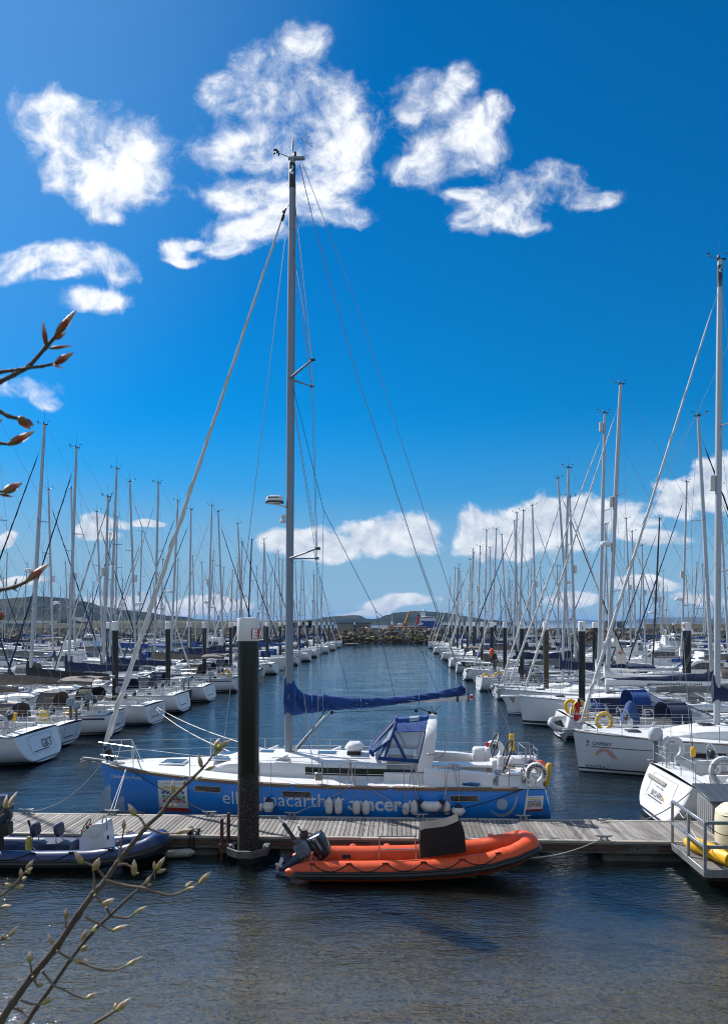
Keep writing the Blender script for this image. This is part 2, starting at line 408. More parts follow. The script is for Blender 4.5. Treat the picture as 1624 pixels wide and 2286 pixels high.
# ------------------------------------------------------------------ water
def build_water():
    m = bpy.data.materials.new('harbour_water'); m.use_nodes = True
    nt = m.node_tree; b = nt.nodes['Principled BSDF']; N = nt.nodes.new; Lk = nt.links.new
    b.inputs['Roughness'].default_value = .025; b.inputs['IOR'].default_value = 1.9; b.inputs['Specular IOR Level'].default_value = 1.0
    geo = N('ShaderNodeNewGeometry'); pos = geo.outputs['Position']
    sp = N('ShaderNodeSeparateXYZ'); Lk(pos, sp.inputs[0])
    def noise(scale, detail, rough, sc=(1,1,1), dist=0.0, rz=0.0):
        mp = N('ShaderNodeMapping'); mp.inputs['Scale'].default_value = sc; mp.inputs['Rotation'].default_value = (0,0,rz); Lk(pos, mp.inputs[0])
        n = N('ShaderNodeTexNoise'); n.inputs['Scale'].default_value = scale; n.inputs['Detail'].default_value = detail
        n.inputs['Roughness'].default_value = rough; n.inputs['Distortion'].default_value = dist
        Lk(mp.outputs[0], n.inputs['Vector']); return n.outputs['Fac']
    # water colour: blue-green depth, sandy shallows towards the shore
    def mad(a, k, c):
        n = N('ShaderNodeMath'); n.operation = 'MULTIPLY_ADD'; Lk(a, n.inputs[0]); n.inputs[1].default_value = k
        if isinstance(c, (int, float)): n.inputs[2].default_value = c
        else: Lk(c, n.inputs[2])
        return n.outputs[0]
    patch = noise(.35, 4, .6, (1,1,1), .5)
    edge = mad(sp.outputs[0], .12, mad(patch, -5.0, sp.outputs[1]))
    mr = N('ShaderNodeMapRange'); mr.interpolation_type = 'SMOOTHSTEP'; Lk(edge, mr.inputs[0])
    mr.inputs[1].default_value = 15.0; mr.inputs[2].default_value = 8.6
    silt = noise(9.0, 7, .7, (1,1.0,1), 1.2)
    cr = N('ShaderNodeValToRGB'); cr.color_ramp.elements[0].position = .34; cr.color_ramp.elements[1].position = .68
    cr.color_ramp.elements[0].color = (.030,.026,.011,1); cr.color_ramp.elements[1].color = (.122,.094,.035,1)
    Lk(silt, cr.inputs[0])
    mx = N('ShaderNodeMix'); mx.data_type = 'RGBA'; Lk(mr.outputs[0], mx.inputs[0]); Lk(cr.outputs[0], mx.inputs[7])
    dp = N('ShaderNodeMix'); dp.data_type = 'RGBA'; fr_ = N('ShaderNodeMapRange'); Lk(sp.outputs[1], fr_.inputs[0]); fr_.inputs[1].default_value = 19; fr_.inputs[2].default_value = 60; Lk(fr_.outputs[0], dp.inputs[0])
    dp.inputs[6].default_value = (.0025,.007,.008,1); dp.inputs[7].default_value = (.004,.024,.040,1); Lk(dp.outputs[2], mx.inputs[6])
    Lk(mx.outputs[2], b.inputs['Base Color'])
    # waves: long swell, cat's paws, ripples with sharp crests
    def ridge(o):
        a = N('ShaderNodeMath'); a.operation = 'SUBTRACT'; Lk(o, a.inputs[0]); a.inputs[1].default_value = .5
        c = N('ShaderNodeMath'); c.operation = 'ABSOLUTE'; Lk(a.outputs[0], c.inputs[0]); return c.outputs[0]
    h = mad(noise(.55, 2, .5, (1,1.6,1), .3, .3), 1.0, 0.0)
    h = mad(ridge(noise(1.7, 3, .55, (1,2.6,1), .7, -.25)), -.85, h)
    h = mad(noise(4.2, 3, .55, (1,1.9,1), .5, .45), .30, h)
    h = mad(ridge(noise(8.5, 3, .6, (1,1.8,1), .6, -.5)), -.19, h)
    h = mad(noise(20.0, 2, .5, (1,1.4,1), .2, -.6), .035, h)
    paws = N('ShaderNodeMapRange'); Lk(noise(.22, 3, .5, (1,1.8,1), .8, .2), paws.inputs[0]); paws.inputs[1].default_value = .35; paws.inputs[2].default_value = .65; paws.inputs[3].default_value = .55; paws.inputs[4].default_value = 1.5
    pm = N('ShaderNodeMath'); pm.operation = 'MULTIPLY'; Lk(h, pm.inputs[0]); Lk(paws.outputs[0], pm.inputs[1]); h = pm.outputs[0]
    bp = N('ShaderNodeBump'); fd = N('ShaderNodeMapRange'); Lk(sp.outputs[1], fd.inputs[0]); fd.inputs[1].default_value = 14; fd.inputs[2].default_value = 75; fd.inputs[3].default_value = WAVE; fd.inputs[4].default_value = WAVE*.5; Lk(fd.outputs[0], bp.inputs['Strength'])
    b.subsurface_method = 'BURLEY'; b.inputs['Subsurface Weight'].default_value = 1.0; b.inputs['Subsurface Scale'].default_value = .45; b.inputs['Subsurface Radius'].default_value = (1,1,1)
    bp.inputs['Distance'].default_value = .19
    Lk(h, bp.inputs['Height']); Lk(bp.outputs[0], b.inputs['Normal'])
    mb = MB(); mb.add([(-9000,-60,0),(9000,-60,0),(9000,9000,0),(-9000,9000,0)], [(0,1,2,3)])
    tag(mb.build('water', m), kind='structure')
WAVE = .36
build_water()

# ------------------------------------------------------------------ shore the camera stands on, seabed not seen
def build_shore():
    m = mat('shore_grass', (.07,.09,.035), .95, var=.4, scale=2, bump=.6)
    mb = MB()
    mb.box((0,-27,2.0), (240,60,4.0)); 
    tag(mb.build('ground', m), kind='structure')
build_shore()

# ------------------------------------------------------------------ hills
def fbm(x, seed, octs=5, lac=2.1, gain=.5):
    rnd = random.Random(seed); ph = [rnd.uniform(0, 6.28) for _ in range(octs*2)]
    s = 0; a = 1; f = 1
    for i in range(octs):
        s += a*math.sin(f*x + ph[2*i]) * math.cos(.63*f*x + ph[2*i+1]); a *= gain; f *= lac
    return s
def hill_mat(name, c1, c2, c3, sc):
    m = bpy.data.materials.new(name); m.use_nodes = True; nt = m.node_tree; b = nt.nodes['Principled BSDF']; N = nt.nodes.new; Lk = nt.links.new
    g = N('ShaderNodeNewGeometry')
    n1 = N('ShaderNodeTexNoise'); n1.inputs['Scale'].default_value = sc; n1.inputs['Detail'].default_value = 7; n1.inputs['Roughness'].default_value = .62; Lk(g.outputs['Position'], n1.inputs['Vector'])
    cr = N('ShaderNodeValToRGB'); e = cr.color_ramp.elements; e[0].position = .38; e[0].color = c1 + (1,); e[1].position = .62; e[1].color = c3 + (1,)
    k = e.new(.5); k.color = c2 + (1,)
    Lk(n1.outputs['Fac'], cr.inputs[0]); Lk(cr.outputs[0], b.inputs['Base Color']); b.inputs['Roughness'].default_value = 1.0; b.inputs['Specular IOR Level'].default_value = 0
    n2 = N('ShaderNodeTexNoise'); n2.inputs['Scale'].default_value = sc*6; n2.inputs['Detail'].default_value = 5; Lk(g.outputs['Position'], n2.inputs['Vector'])
    bp = N('ShaderNodeBump'); bp.inputs['Strength'].default_value = .8; bp.inputs['Distance'].default_value = 12; Lk(n2.outputs['Fac'], bp.inputs['Height']); Lk(bp.outputs[0], b.inputs['Normal'])
    return m
def hill(name, sil, D, depth, m, seed, rough=1.0):
    """sil: skyline as (px, py) in the photograph at distance D; a ridge that falls towards us and away"""
    xs = [p[0] for p in sil]; n = 160
    mb = MB(); rows = []
    prof = [(-1.0,0.0),(-.8,.10),(-.6,.30),(-.4,.55),(-.2,.82),(-.07,.96),(0,1.0),(.15,.9),(.5,.5),(1.0,0)]
    for i in range(n+1):
        px = xs[0] + (xs[-1]-xs[0])*i/n
        for a, bb in zip(sil, sil[1:]):
            if a[0] <= px <= bb[0]:
                t = (px-a[0])/max(1e-6, bb[0]-a[0]); t = t*t*(3-2*t); py = a[1] + (bb[1]-a[1])*t; break
        H = max(0, CAM_H - (py-1390)/1725*D) + 0.0
        row = []
        for k, (dy, f) in enumerate(prof):
            y = D + dy*depth + fbm(px*.03+dy*3, seed+k)*depth*.04*(0 if k in (0,) else 1)
            # ridge keeps its place against the sky; the flanks roll
            hh = H*f + (fbm(px*.05+dy*4, seed+20, 5)*H*.05*rough if 0 < k < len(prof)-1 and k != 6 else fbm(px*.35, seed+30, 4)*H*.012*rough if k == 6 else 0)
            row.append(((px-812)/1725*D, y, max(hh, -2 if k in (0, len(prof)-1) else .5) if f else -2))
        rows.append(row)
    mb.loft(rows, closed=False, caps=False)
    return tag(mb.build(name, m, ang=180), kind='structure')
HM1 = hill_mat('hill_moor', (.012,.020,.016), (.026,.031,.022), (.060,.056,.034), .006)
HM2 = hill_mat('island_hill', (.010,.018,.014), (.020,.027,.018), (.050,.052,.028), .006)
HM3 = hill_mat('far_mountain', (.03,.035,.03), (.05,.055,.04), (.07,.075,.05), .0012)
hill('hill', [(-260,1352),(-120,1345),(-40,1340),(30,1335),(80,1332),(130,1333),(180,1341),(230,1353),(270,1360),(330,1366),(380,1374),(440,1382),(520,1388)], 2600, 700, HM1, 3)
hill('hill', [(470,1388),(540,1387),(600,1385),(660,1384),(705,1382),(725,1377),(760,1374),(800,1373),(820,1381),(860,1386),(905,1389)], 3600, 500, HM2, 11)
hill('hill', [(800,1389),(840,1381),(865,1372),(880,1368),(900,1366),(920,1363.5),(945,1364),(965,1365),(985,1367),(1010,1370),(1050,1377),(1090,1383),(1150,1389)], 3200, 500, HM2, 17)
hill('mountain', [(1100,1389),(1170,1385),(1230,1384),(1290,1382),(1340,1384),(1390,1385),(1440,1381),(1480,1378),(1530,1379),(1580,1381),(1640,1384),(1760,1389)], 15000, 2500, HM3, 23, .4)
hill('hill', [(1380,1392),(1430,1384),(1490,1378),(1540,1377),(1600,1379),(1660,1381),(1760,1388)], 11000, 2000, HM3, 29, .5)

# ------------------------------------------------------------------ breakwater
BV = 222.0
def build_breakwater():
    root = thing('breakwater', 'long rubble breakwater of grey boulders closing the marina', 'breakwater', M(0, BV, 0), -AZ)
    concrete = mat('grey_concrete', (.22,.215,.20), .9, var=.15, scale=1.5, bump=.3)
    core = MB()
    sec = [(-7.2,-.8),(-5.2,.8),(-1.6,3.7),(3.0,3.7),(9,-.8)]
    core.loft([[(u, y, z) for y, z in sec] for u in (-210, 150)])
    core.build('core', mat('wet_rubble', (.05,.045,.038), .95, var=.4, scale=.6, bump=.8), root)
    wall = MB(); wall.box((-30, 1.2, 3.98), (360, 1.2, .5), bev=.04)
    wall.build('parapet', concrete, root)
    rm = bpy.data.materials.new('armour_rock'); rm.use_nodes = True; nt = rm.node_tree; b = nt.nodes['Principled BSDF']; N = nt.nodes.new; Lk = nt.links.new
    g = N('ShaderNodeNewGeometry'); at = N('ShaderNodeAttribute'); at.attribute_name = 'shade'
    cr = N('ShaderNodeValToRGB'); e = cr.color_ramp.elements; e[0].color = (.045,.036,.028,1); e[1].color = (.36,.285,.20,1)
    k = e.new(.5); k.color = (.16,.122,.085,1)
    Lk(at.outputs['Fac'], cr.inputs[0])
    sp = N('ShaderNodeSeparateXYZ'); Lk(g.outputs['Position'], sp.inputs[0])
    nz = N('ShaderNodeTexNoise'); nz.inputs['Scale'].default_value = .35; nz.inputs['Detail'].default_value = 3; Lk(g.outputs['Position'], nz.inputs['Vector'])
    ad = N('ShaderNodeMath'); ad.operation = 'MULTIPLY_ADD'; Lk(nz.outputs['Fac'], ad.inputs[0]); ad.inputs[1].default_value = 1.4; Lk(sp.outputs[2], ad.inputs[2])
    # tidal zone: dark weed below, a yellow-green band at the high water mark
    z1 = N('ShaderNodeValToRGB'); ee = z1.color_ramp.elements; ee[0].position = 0; ee[0].color = (.22,.22,.2,1); ee[1].position = 1; ee[1].color = (1,1,1,1)
    for p_, c_ in ((.40,(.25,.25,.2,1)),(.44,(.75,.9,.25,1)),(.50,(.7,.85,.3,1)),(.56,(1,1,1,1))):
        q = ee.new(p_); q.color = c_
    mr = N('ShaderNodeMapRange'); Lk(ad.outputs[0], mr.inputs[0]); mr.inputs[1].default_value = 0; mr.inputs[2].default_value = 5
    Lk(mr.outputs[0], z1.inputs[0])
    mu = N('ShaderNodeMix'); mu.data_type = 'RGBA'; mu.blend_type = 'MULTIPLY'; mu.inputs[0].default_value = 1; Lk(cr.outputs[0], mu.inputs[6]); Lk(z1.outputs[0], mu.inputs[7])
    Lk(mu.outputs[2], b.inputs['Base Color']); b.inputs['Roughness'].default_value = .9
    rnd = random.Random(5)
    bm = bmesh.new(); bmesh.ops.create_icosphere(bm, subdivisions=1, radius=1); bv = [v.co.copy() for v in bm.verts]; bf = [tuple(v.index for v in f.verts) for f in bm.faces]; bm.free()
    mb = MB(); shade = []
    for i in range(3900):
        u = rnd.uniform(-200, 145); t = rnd.random()
        y = -7.0 + 6.2*t + rnd.uniform(-.4,.4); z = -.3 + 4.0*t + rnd.uniform(-.25,.3)
        r = rnd.uniform(.35, .85)
        rot = Matrix.Rotation(rnd.uniform(0,6.28), 3, Vector((rnd.uniform(-1,1), rnd.uniform(-1,1), rnd.uniform(-1,1))).normalized())
        sc = Vector((rnd.uniform(.8,1.45), rnd.uniform(.7,1.1), rnd.uniform(.5,.85)))*r
        mb.add([rot @ Vector((p.x*sc.x, p.y*sc.y, p.z*sc.z)) * rnd.uniform(.85,1.12) + Vector((u,y,z)) for p in bv], bf)
        s_ = rnd.random()**1.2; shade += [s_]*len(bv)
    o = mb.build('boulder_armour', rm, root, ang=20); o['kind'] = 'stuff'
    a = o.data.attributes.new('shade', 'FLOAT', 'POINT'); a.data.foreach_set('value', shade)
    # fairway entrance spur: brown stones lower on the right
    beige = mat('beige_concrete', (.42,.34,.22), .9, var=.08, scale=.8)
    w = MB(); L0 = pv(1438, 1390, BV+3)[0]
    w.box((L0+45, 4.6, 4.55), (90, .8, 1.9), bev=.05)
    for k in range(1,12): w.box((L0+k*8.0, 4.17, 4.55), (.08, .06, 1.9))
    ow = w.build('sea_wall', beige, None, loc=M(0,BV,0), rz=-AZ); tag(ow, 'pale beige concrete sea wall standing on top of the rubble breakwater', 'wall')
    # plain grey block building on the crest
    u0 = pv(790, 1395, BV+2)[0]
    hb = thing('pump_house', 'small flat roofed grey concrete building on the breakwater crest', 'building', M(u0, BV+2.2, 3.7), -AZ)
    q = MB(); q.box((0,0,.95), (9.6,3,1.9), bev=.03); q.build('wall', concrete, hb)
    q = MB(); q.box((0,0,1.99), (10.0,3.4,.18), bev=.02); q.build('roof', mat('dark_felt', (.05,.05,.05), .9), hb)
    q = MB(); q.box((2.1,-1.52,.85), (4.2,.06,1.3)); q.build('shutter', mat('grey_shutter', (.09,.10,.11), .6), hb)
build_breakwater()

# ------------------------------------------------------------------ the air: far things fade to blue
def build_haze():
    m = bpy.data.materials.new('haze_air'); m.use_nodes = True; nt = m.node_tree; nt.nodes.clear(); N = nt.nodes.new
    o = N('ShaderNodeOutputMaterial'); pv_ = N('ShaderNodeVolumePrincipled')
    pv_.inputs['Color'].default_value = (.24,.45,.80,1); pv_.inputs['Density'].default_value = HAZE; pv_.inputs['Anisotropy'].default_value = .0
    nt.links.new(pv_.outputs[0], o.inputs['Volume'])
    mb = MB(); mb.box((0, 8900, 69), (18800, 18400, 140)); ob = mb.build('haze', m); tag(ob, kind='stuff'); ob.display_type = 'WIRE'
HAZE = .00006
if HAZE: build_haze()
# ------------------------------------------------------------------ sailing yachts: hull form shared by all (bow +x, port +y, z up from the waterline)
class Form:
    def __init__(s, L=11.5, B=3.75, fb=1.35, fs=1.05, tw=.84, stem=.25, scoop=.25, sheer_dip=.03, tdraft=-.02):
        s.L, s.B, s.fb, s.fs, s.tw, s.stem, s.scoop, s.dip, s.td = L, B, fb, fs, tw, stem, scoop, sheer_dip, tdraft
    def zs(s, t): return s.fs + (s.fb-s.fs)*t**1.5 - s.dip*math.sin(math.pi*t)
    def b(s, t):
        if t < .42: return s.B/2*(s.tw + (1-s.tw)*math.sin(math.pi/2*t/.42))
        return s.B/2*max(0.0, 1-((t-.42)/.58)**2.25)**.86 + .02
    def d(s, t): return s.td + .55*math.sin(math.pi*min(1, t*.88))**.9
    def n(s, t): return 3.0 - 1.55*max(0, (t-.25)/.75)**1.2
    def shift(s, t, z):
        dz = s.zs(t) - z
        return -s.stem*dz*t**9 - s.scoop*dz*(1-t)**9
    def pt(s, t, k):
        th = k*math.pi/2; e = 2/s.n(t); zs = s.zs(t)
        y = s.b(t)*max(0.0, math.cos(th))**e; z = zs - (zs+s.d(t))*math.sin(th)**e
        return -s.L/2 + t*s.L + s.shift(t, z), y, z
    def side(s, x, z):
        t = min(1, max(0, (x+s.L/2)/s.L))
        for _ in range(3): t = min(1, max(0, (x - s.shift(t, z) + s.L/2)/s.L))
        zs = s.zs(t); h = min(1, max(0, (zs-z)/(zs+s.d(t))))
        return s.b(t)*max(0, 1-h**s.n(t))**(1/s.n(t))
    def tx(s, x): return min(1, max(0, (x+s.L/2)/s.L))
TS = [0,.03,.08,.15,.24,.34,.44,.54,.64,.73,.81,.88,.93,.965,.985,1.0]
def hull_mesh(F):
    mb = MB(); rings = []; K = 12
    for t in TS:
        pr = [F.pt(t, (k/K)**.9) for k in range(K+1)]
        rings.append([(x, y, z) for x, y, z in pr] + [(x, -y, z) for x, y, z in reversed(pr[:-1])])
    n = len(rings[0])
    zc = F.zs(0)*.55; x0 = -F.L/2
    # gently crowned transom
    for k, (s_, dx) in enumerate(((.985,-.03),(.93,-.055))):
        rings.insert(0, [(x+dx, y*s_, z if i in (0, n-1) else zc+(z-zc)*s_) for i, (x, y, z) in enumerate(rings[k])] if k == 0 else [(x+dx+.03, y*s_/.985, z if i in (0, n-1) else zc+(z-zc)*s_/.985) for i, (x, y, z) in enumerate(rings[0])])
    mb.loft(rings, closed=False, caps=False)
    mb.add(rings[0], [tuple(range(n))])
    for a, b in ((0,1),(1,2)): mb.add([rings[a][0], rings[a][-1], rings[b][-1], rings[b][0]], [(0,1,2,3)])
    return mb
def deck_mesh(F, well=(.06,.36), wellw=.60, coam=.22, depth=.42, teak=True):
    """deck with raised coamings and a cockpit well; material 0 deck, 1 sole"""
    mb = MB()
    def prof(t, mode):
        x = -F.L/2 + t*F.L; b = F.b(t); z = F.zs(t)
        e = .012 if b > .05 else .002
        if mode == 'w':
            w = b*wellw
            h = [(b-e, z+.015), (b-e, z+.05), (b-.06, z+.05), (w+.20, z+.06), (w+.15, z+coam), (w, z+coam), (w-.02, z-depth), (0, z-depth)]
        else:
            h = [(b-e, z+.015), (b-e, z+.05), (max(0,b-.06), z+.05), (b*.75, z+.065), (b*.55, z+.075), (b*.36, z+.085), (b*.2, z+.09), (0, z+.095)]
        l = [(x+F.shift(t, z), y, zz) for y, zz in h]
        return l + [(a, -y, c) for a, y, c in reversed(l[:-1])]
    a, bb = well
    ts = [0] + [a] + [a] + [a+(bb-a)*i/5 for i in range(1,5)] + [bb, bb] + [t for t in TS if t > bb+.03]
    modes = ['f','f','w'] + ['w']*4 + ['w','f'] + ['f']*20
    rings = [prof(t, m) for t, m in zip(ts, modes)]
    mb.loft(rings, closed=False, caps=False)
    return mb
def coach_mesh(F, t0, t1, h, w0=.62, front=.45, crown=.06):
    """coachroof: sides tumble in, front slopes down to the foredeck"""
    mb = MB(); rings = []
    n = 12
    for i in range(n+1):
        s_ = i/n; t = t0 + (t1-t0)*s_; x = -F.L/2 + t*F.L; b = F.b(t); z = F.zs(t) + .05
        f = 1.0 if s_ < 1-front else max(.04, math.cos((s_-(1-front))/front*math.pi/2)**.7)
        w = b*w0*(1 - .22*max(0, (s_-.55)/.45)**2); hh = h*f
        l = [(w, z), (w*.985, z+hh*.55), (w*.93, z+hh*.88), (w*.82, z+hh), (w*.5, z+hh+crown*.7), (0, z+hh+crown)]
        rings.append([(x, y, zz) for y, zz in l] + [(x, -y, zz) for y, zz in reversed(l[:-1])])
    mb.loft(rings, closed=False, caps=False); m_ = len(rings[0])
    mb.add(rings[0], [tuple(range(m_))]); mb.add(rings[-1], [tuple(range(m_))])
    def roof(x, yf=0.0):
        t = F.tx(x); s_ = min(1, max(0, (t-t0)/(t1-t0)))
        f = 1.0 if s_ < 1-front else max(.04, math.cos((s_-(1-front))/front*math.pi/2)**.7)
        return F.zs(t)+.05+h*f+crown*(1-abs(yf))
    def side_y(x, zrel):
        t = F.tx(x); s_ = min(1, max(0, (t-t0)/(t1-t0)))
        return F.b(t)*w0*(1 - .22*max(0, (s_-.55)/.45)**2)*(1-.027*zrel)
    return mb, roof, side_y
def strip_window(F, side_y, x0, x1, zl, zh, sgn=1, taper=.0, n=8):
    """long dark window lying on the coachroof side; zl, zh above the deck edge"""
    mb = MB(); rings = []
    for i in range(n+1):
        s_ = i/n; x = x0+(x1-x0)*s_; z = F.zs(F.tx(x))+.05
        k = 1-taper*s_; lo, hi = z+zl, z+zl+(zh-zl)*k
        y0 = side_y(x, .2)+.006; y1 = side_y(x, .9)+.008
        rings.append([(x, sgn*y0, lo), (x, sgn*y1, hi), (x, sgn*(y1-.03), hi), (x, sgn*(y0-.03), lo)])
    mb.loft(rings, True, True); return mb
def cyl(mb, a, b, r, n=8, mi=0): return mb.tube([a, b], r, n, mi)
def mast_mesh(x, zb, H, rake, r=.085, taper=.72, n=10):
    mb = MB(); pts = []; rs = []
    for i in range(9):
        s_ = i/8; pts.append((x - rake*s_, 0, zb + (H-zb)*s_)); rs.append(r if s_ < .72 else r*(1-(1-taper)*(s_-.72)/.28))
    mb.tube(pts, rs, n); return mb
def horseshoe(mb, c, r=.27, w=.085, ax='y', mi=0, tilt=0):
    pts = []; c = Vector(c)
    for i in range(15):
        a = R(-60 + 300*i/14) ; p = Vector((r*math.cos(a)*.92, 0, r*math.sin(a)))
        if ax == 'x': p = Vector((0, p.x, p.z))
        pts.append(c+p)
    e0 = pts[0]+Vector((0,0,-.13)); e1 = pts[-1]+Vector((0,0,-.13))
    mb.tube([e0]+pts+[e1], [w*.85]+[w]*15+[w*.85], 8, mi, flat=1.0); return mb
def wheel_mesh(c, r=.42, tilt=.12, w=.016):
    mb = MB(); c = Vector(c); ring = []
    for i in range(24):
        a = 2*math.pi*i/24; ring.append(c+Vector((-tilt*math.sin(a)*r, r*math.cos(a), r*math.sin(a))))
    mb.tube(ring, w, 6, closed=True)
    for i in range(5):
        a = 2*math.pi*i/5+.3; cyl(mb, c, c+Vector((-tilt*math.sin(a)*r, r*math.cos(a), r*math.sin(a))), .007, 5)
    mb.box(c+Vector((.14,0,-.22)), (.16,.22,.55), bev=.03, mi=1); return mb
def outboard_mesh(c, s=1.0):
    mb = MB(); c = Vector(c)
    mb.lathe([(.0,.30),(.09,.29),(.135,.22),(.15,.1),(.14,0),(.10,-.03)], 12, c, Matrix.Diagonal(Vector((1.25*s, s, s))), 0)
    mb.box(c+Vector((0,0,-.30*s)), (.10*s,.09*s,.58*s), bev=.02, mi=1)
    mb.box(c+Vector((-.06*s,0,-.52*s)), (.26*s,.14*s,.03*s), bev=.01, mi=1)
    mb.ball(c+Vector((-.02*s,0,-.66*s)), .07*s, 8, 5, 1, (2.2,.7,.8))
    return mb
def sprayhood(F, roof, x0, x1, hw, h, m_f, parent, dz=0.0):
    """canvas hood over the companionway: x0 aft edge, x1 front foot"""
    zb = roof(x1)-.06+dz; za = F.zs(F.tx(x0))+.22+dz; n = 10
    xf = x0+(x1-x0)*.45
    def arch(x, w, zt, zf):
        return [(x, w*math.cos(math.pi*i/n)*(1 if i in (0,n) else 1.0), zf+(zt-zf)*min(1, math.sin(math.pi*i/n)**.55)) for i in range(n+1)]
    A = arch(x0, hw, za+h, za); B_ = arch(xf, hw*.97, za+h*1.02, za); C_ = arch(x1, hw*.8, zb+.12, zb)
    top = MB(); top.loft([A, B_], closed=False, caps=False); top.loft([[(x, y*.99, z-.02) for x, y, z in A], [(x, y*.99, z-.02) for x, y, z in B_]], closed=False, caps=False)
    o = top.build('sprayhood', m_f, parent)
    fr = MB(); fr.loft([B_, C_], closed=False, caps=False)
    w = fr.build('window', VINYL, o)
    ed = MB(); ed.tube(A, .022, 6); ed.tube(B_, .03, 6)
    for j in (0, 3, 7, n): ed.tube([B_[j], C_[j]], .028, 5)
    ed.tube(C_, .03, 5); ed.build('frame', m_f, o)
    return o
def sail_cover_mesh(xm, z, lb, hgt=.34, drop=.16, seed=1, pack=.19, up=.6, nseg=16):
    """stacked mainsail under its cover, tall at the mast and thin at the boom end"""
    rnd = random.Random(seed); mb = MB(); rings = []
    for i in range(nseg+1):
        s_ = i/nseg; x = xm + .16 - (lb*.93+.16)*s_
        top = hgt*(1-.62*s_) + up*max(0, 1-s_/.10)**1.5 + .02*math.sin(9*s_+seed) + rnd.uniform(-.012,.012)
        w = pack*(1-.45*s_)*(1+.1*math.sin(14*s_+seed)); bot = -drop*(1-.35*s_)+.02*math.sin(23*s_)
        if s_ < .03: w *= .8
        ring = []
        for j in range(12):
            a = 2*math.pi*j/12; ca, sa = math.cos(a), math.sin(a)
            yy = w*ca*(1 if sa < 0 else (1-.75*max(0, sa)))*(1+rnd.uniform(-.08,.08)); zz = z + (bot+.0)*(.5-.5*sa) + top*(.5+.5*sa)
            ring.append((x, yy, zz))
        rings.append(ring)
    mb.loft(rings, True, True); return mb
def furled_mesh(a, b, r0=.075, r1=.03, seed=0, n=28):
    """sail rolled on its stay, with a spiral lip"""
    a, b = Vector(a), Vector(b); mb = MB(); pts = []; rs = []
    for i in range(n+1):
        s_ = i/n; pts.append(a.lerp(b, s_)); k = .45 if i in (0, n) else 1.0
        rs.append((r0+(r1-r0)*s_)*k*(1+.10*math.sin(i*2.4+seed)))
    mb.tube(pts, rs, 8)
    lip = []; d = (b-a).normalized(); ux = d.orthogonal().normalized(); uy = d.cross(ux)
    for i in range(n*4+1):
        s_ = .02+.95*i/(n*4); rr = (r0+(r1-r0)*s_)*1.0; an = s_*62+seed
        lip.append(a.lerp(b, s_)+(ux*math.cos(an)+uy*math.sin(an))*rr*1.02)
    mb.tube(lip, [max(.006, (r0+(r1-r0)*i/(n*4))*.42) for i in range(n*4+1)], 5)
    return mb
def rig_lines(F, xm, H, rake, xb, zbow, xs, spread, back=2, r=.007, split=True):
    """standing wires: shrouds over the spreaders, backstays"""
    mb = MB(); zc = F.zs(F.tx(xm))+.06
    xt = xm-rake; yb = F.b(F.tx(xm))*.93
    for sg in (1,-1):
        pts = [(xt, sg*.03, H-.5)]
        for f, w, sw in reversed(spread): pts.append((xm-rake*f-sw, sg*w, zc+(H-zc)*f))
        pts.append((xm-.25, sg*yb, zc)); mb.tube(pts, r, 4)
        for f, w, sw in spread:
            f2 = min(.97, f+.3)
        f0, w0, sw0 = spread[0]
        mb.tube([(xm-rake*f0, sg*.08, zc+(H-zc)*f0-.1), (xm-.25, sg*yb*.97, zc)], r, 4)
        if len(spread) > 1:
            f1 = spread[1][0]; mb.tube([(xm-rake*f1, sg*.08, zc+(H-zc)*f1-.1), (xm-rake*f0-sw0, sg*w0, zc+(H-zc)*f0)], r, 4)
    zst = F.zs(0)+.1
    if back == 2:
        p = (xs+.35, 0, zst+4.2); mb.tube([(xt-.15,0,H-.05), p], r, 4)
        for sg in (1,-1): mb.tube([p, (xs+.12, sg*F.b(0)*.85, zst)], r, 4)
    else: mb.tube([(xt-.15,0,H-.05), (xs+.15, 0, zst)], r, 4)
    return mb
def rails_mesh(F, xs, xb, r=.013, gate=None, lines=2):
    """pulpit, pushpit, stanchions and lifelines"""
    mb = MB(); h = .58
    def e(t, up): return (-F.L/2+t*F.L+F.shift(t, F.zs(t)), max(.03, F.b(t)-.07), F.zs(t)+.05+up)
    stn = [.16,.28,.40,.52,.64,.76,.88]
    for sg in (1,-1):
        def q(t, up): x, y, z = e(t, up); return (x, y*sg, z)
        for t in stn: mb.tube([q(t,0), q(t,h)], r, 5)
        for up in ((h, h*.5) if lines == 2 else (h,)):
            mb.tube([q(t, up) for t in [.08]+stn], .006, 4)
        # pushpit
        for up in (h, h*.55):
            mb.tube([q(.10,up), q(.05,up), q(.008,up), (e(.008,up)[0], sg*F.b(0)*.35, e(.008,up)[2])], r, 5)
        for t in (.10,.05,.008): mb.tube([q(t,0), q(t,h)], r, 5)
        mb.tube([(e(.008,0)[0], sg*F.b(0)*.35, e(.008,0)[2]), (e(.008,h)[0], sg*F.b(0)*.35, e(.008,h)[2])], r, 5)
        # pulpit
        xb_ = e(1,0)[0]
        mb.tube([q(.88,h), q(.94,h+.03), (xb_+.12, sg*.16, e(1,0)[2]+h+.05)], r, 5)
        mb.tube([q(.88,h*.5), q(.94,h*.52), (xb_+.02, sg*.13, e(1,0)[2]+h*.5)], r, 5)
        mb.tube([q(.94,0), q(.94,h+.03)], r, 5); mb.tube([q(.985,0), (xb_+.12, sg*.16, e(1,0)[2]+h+.05)], r, 5)
    return mb
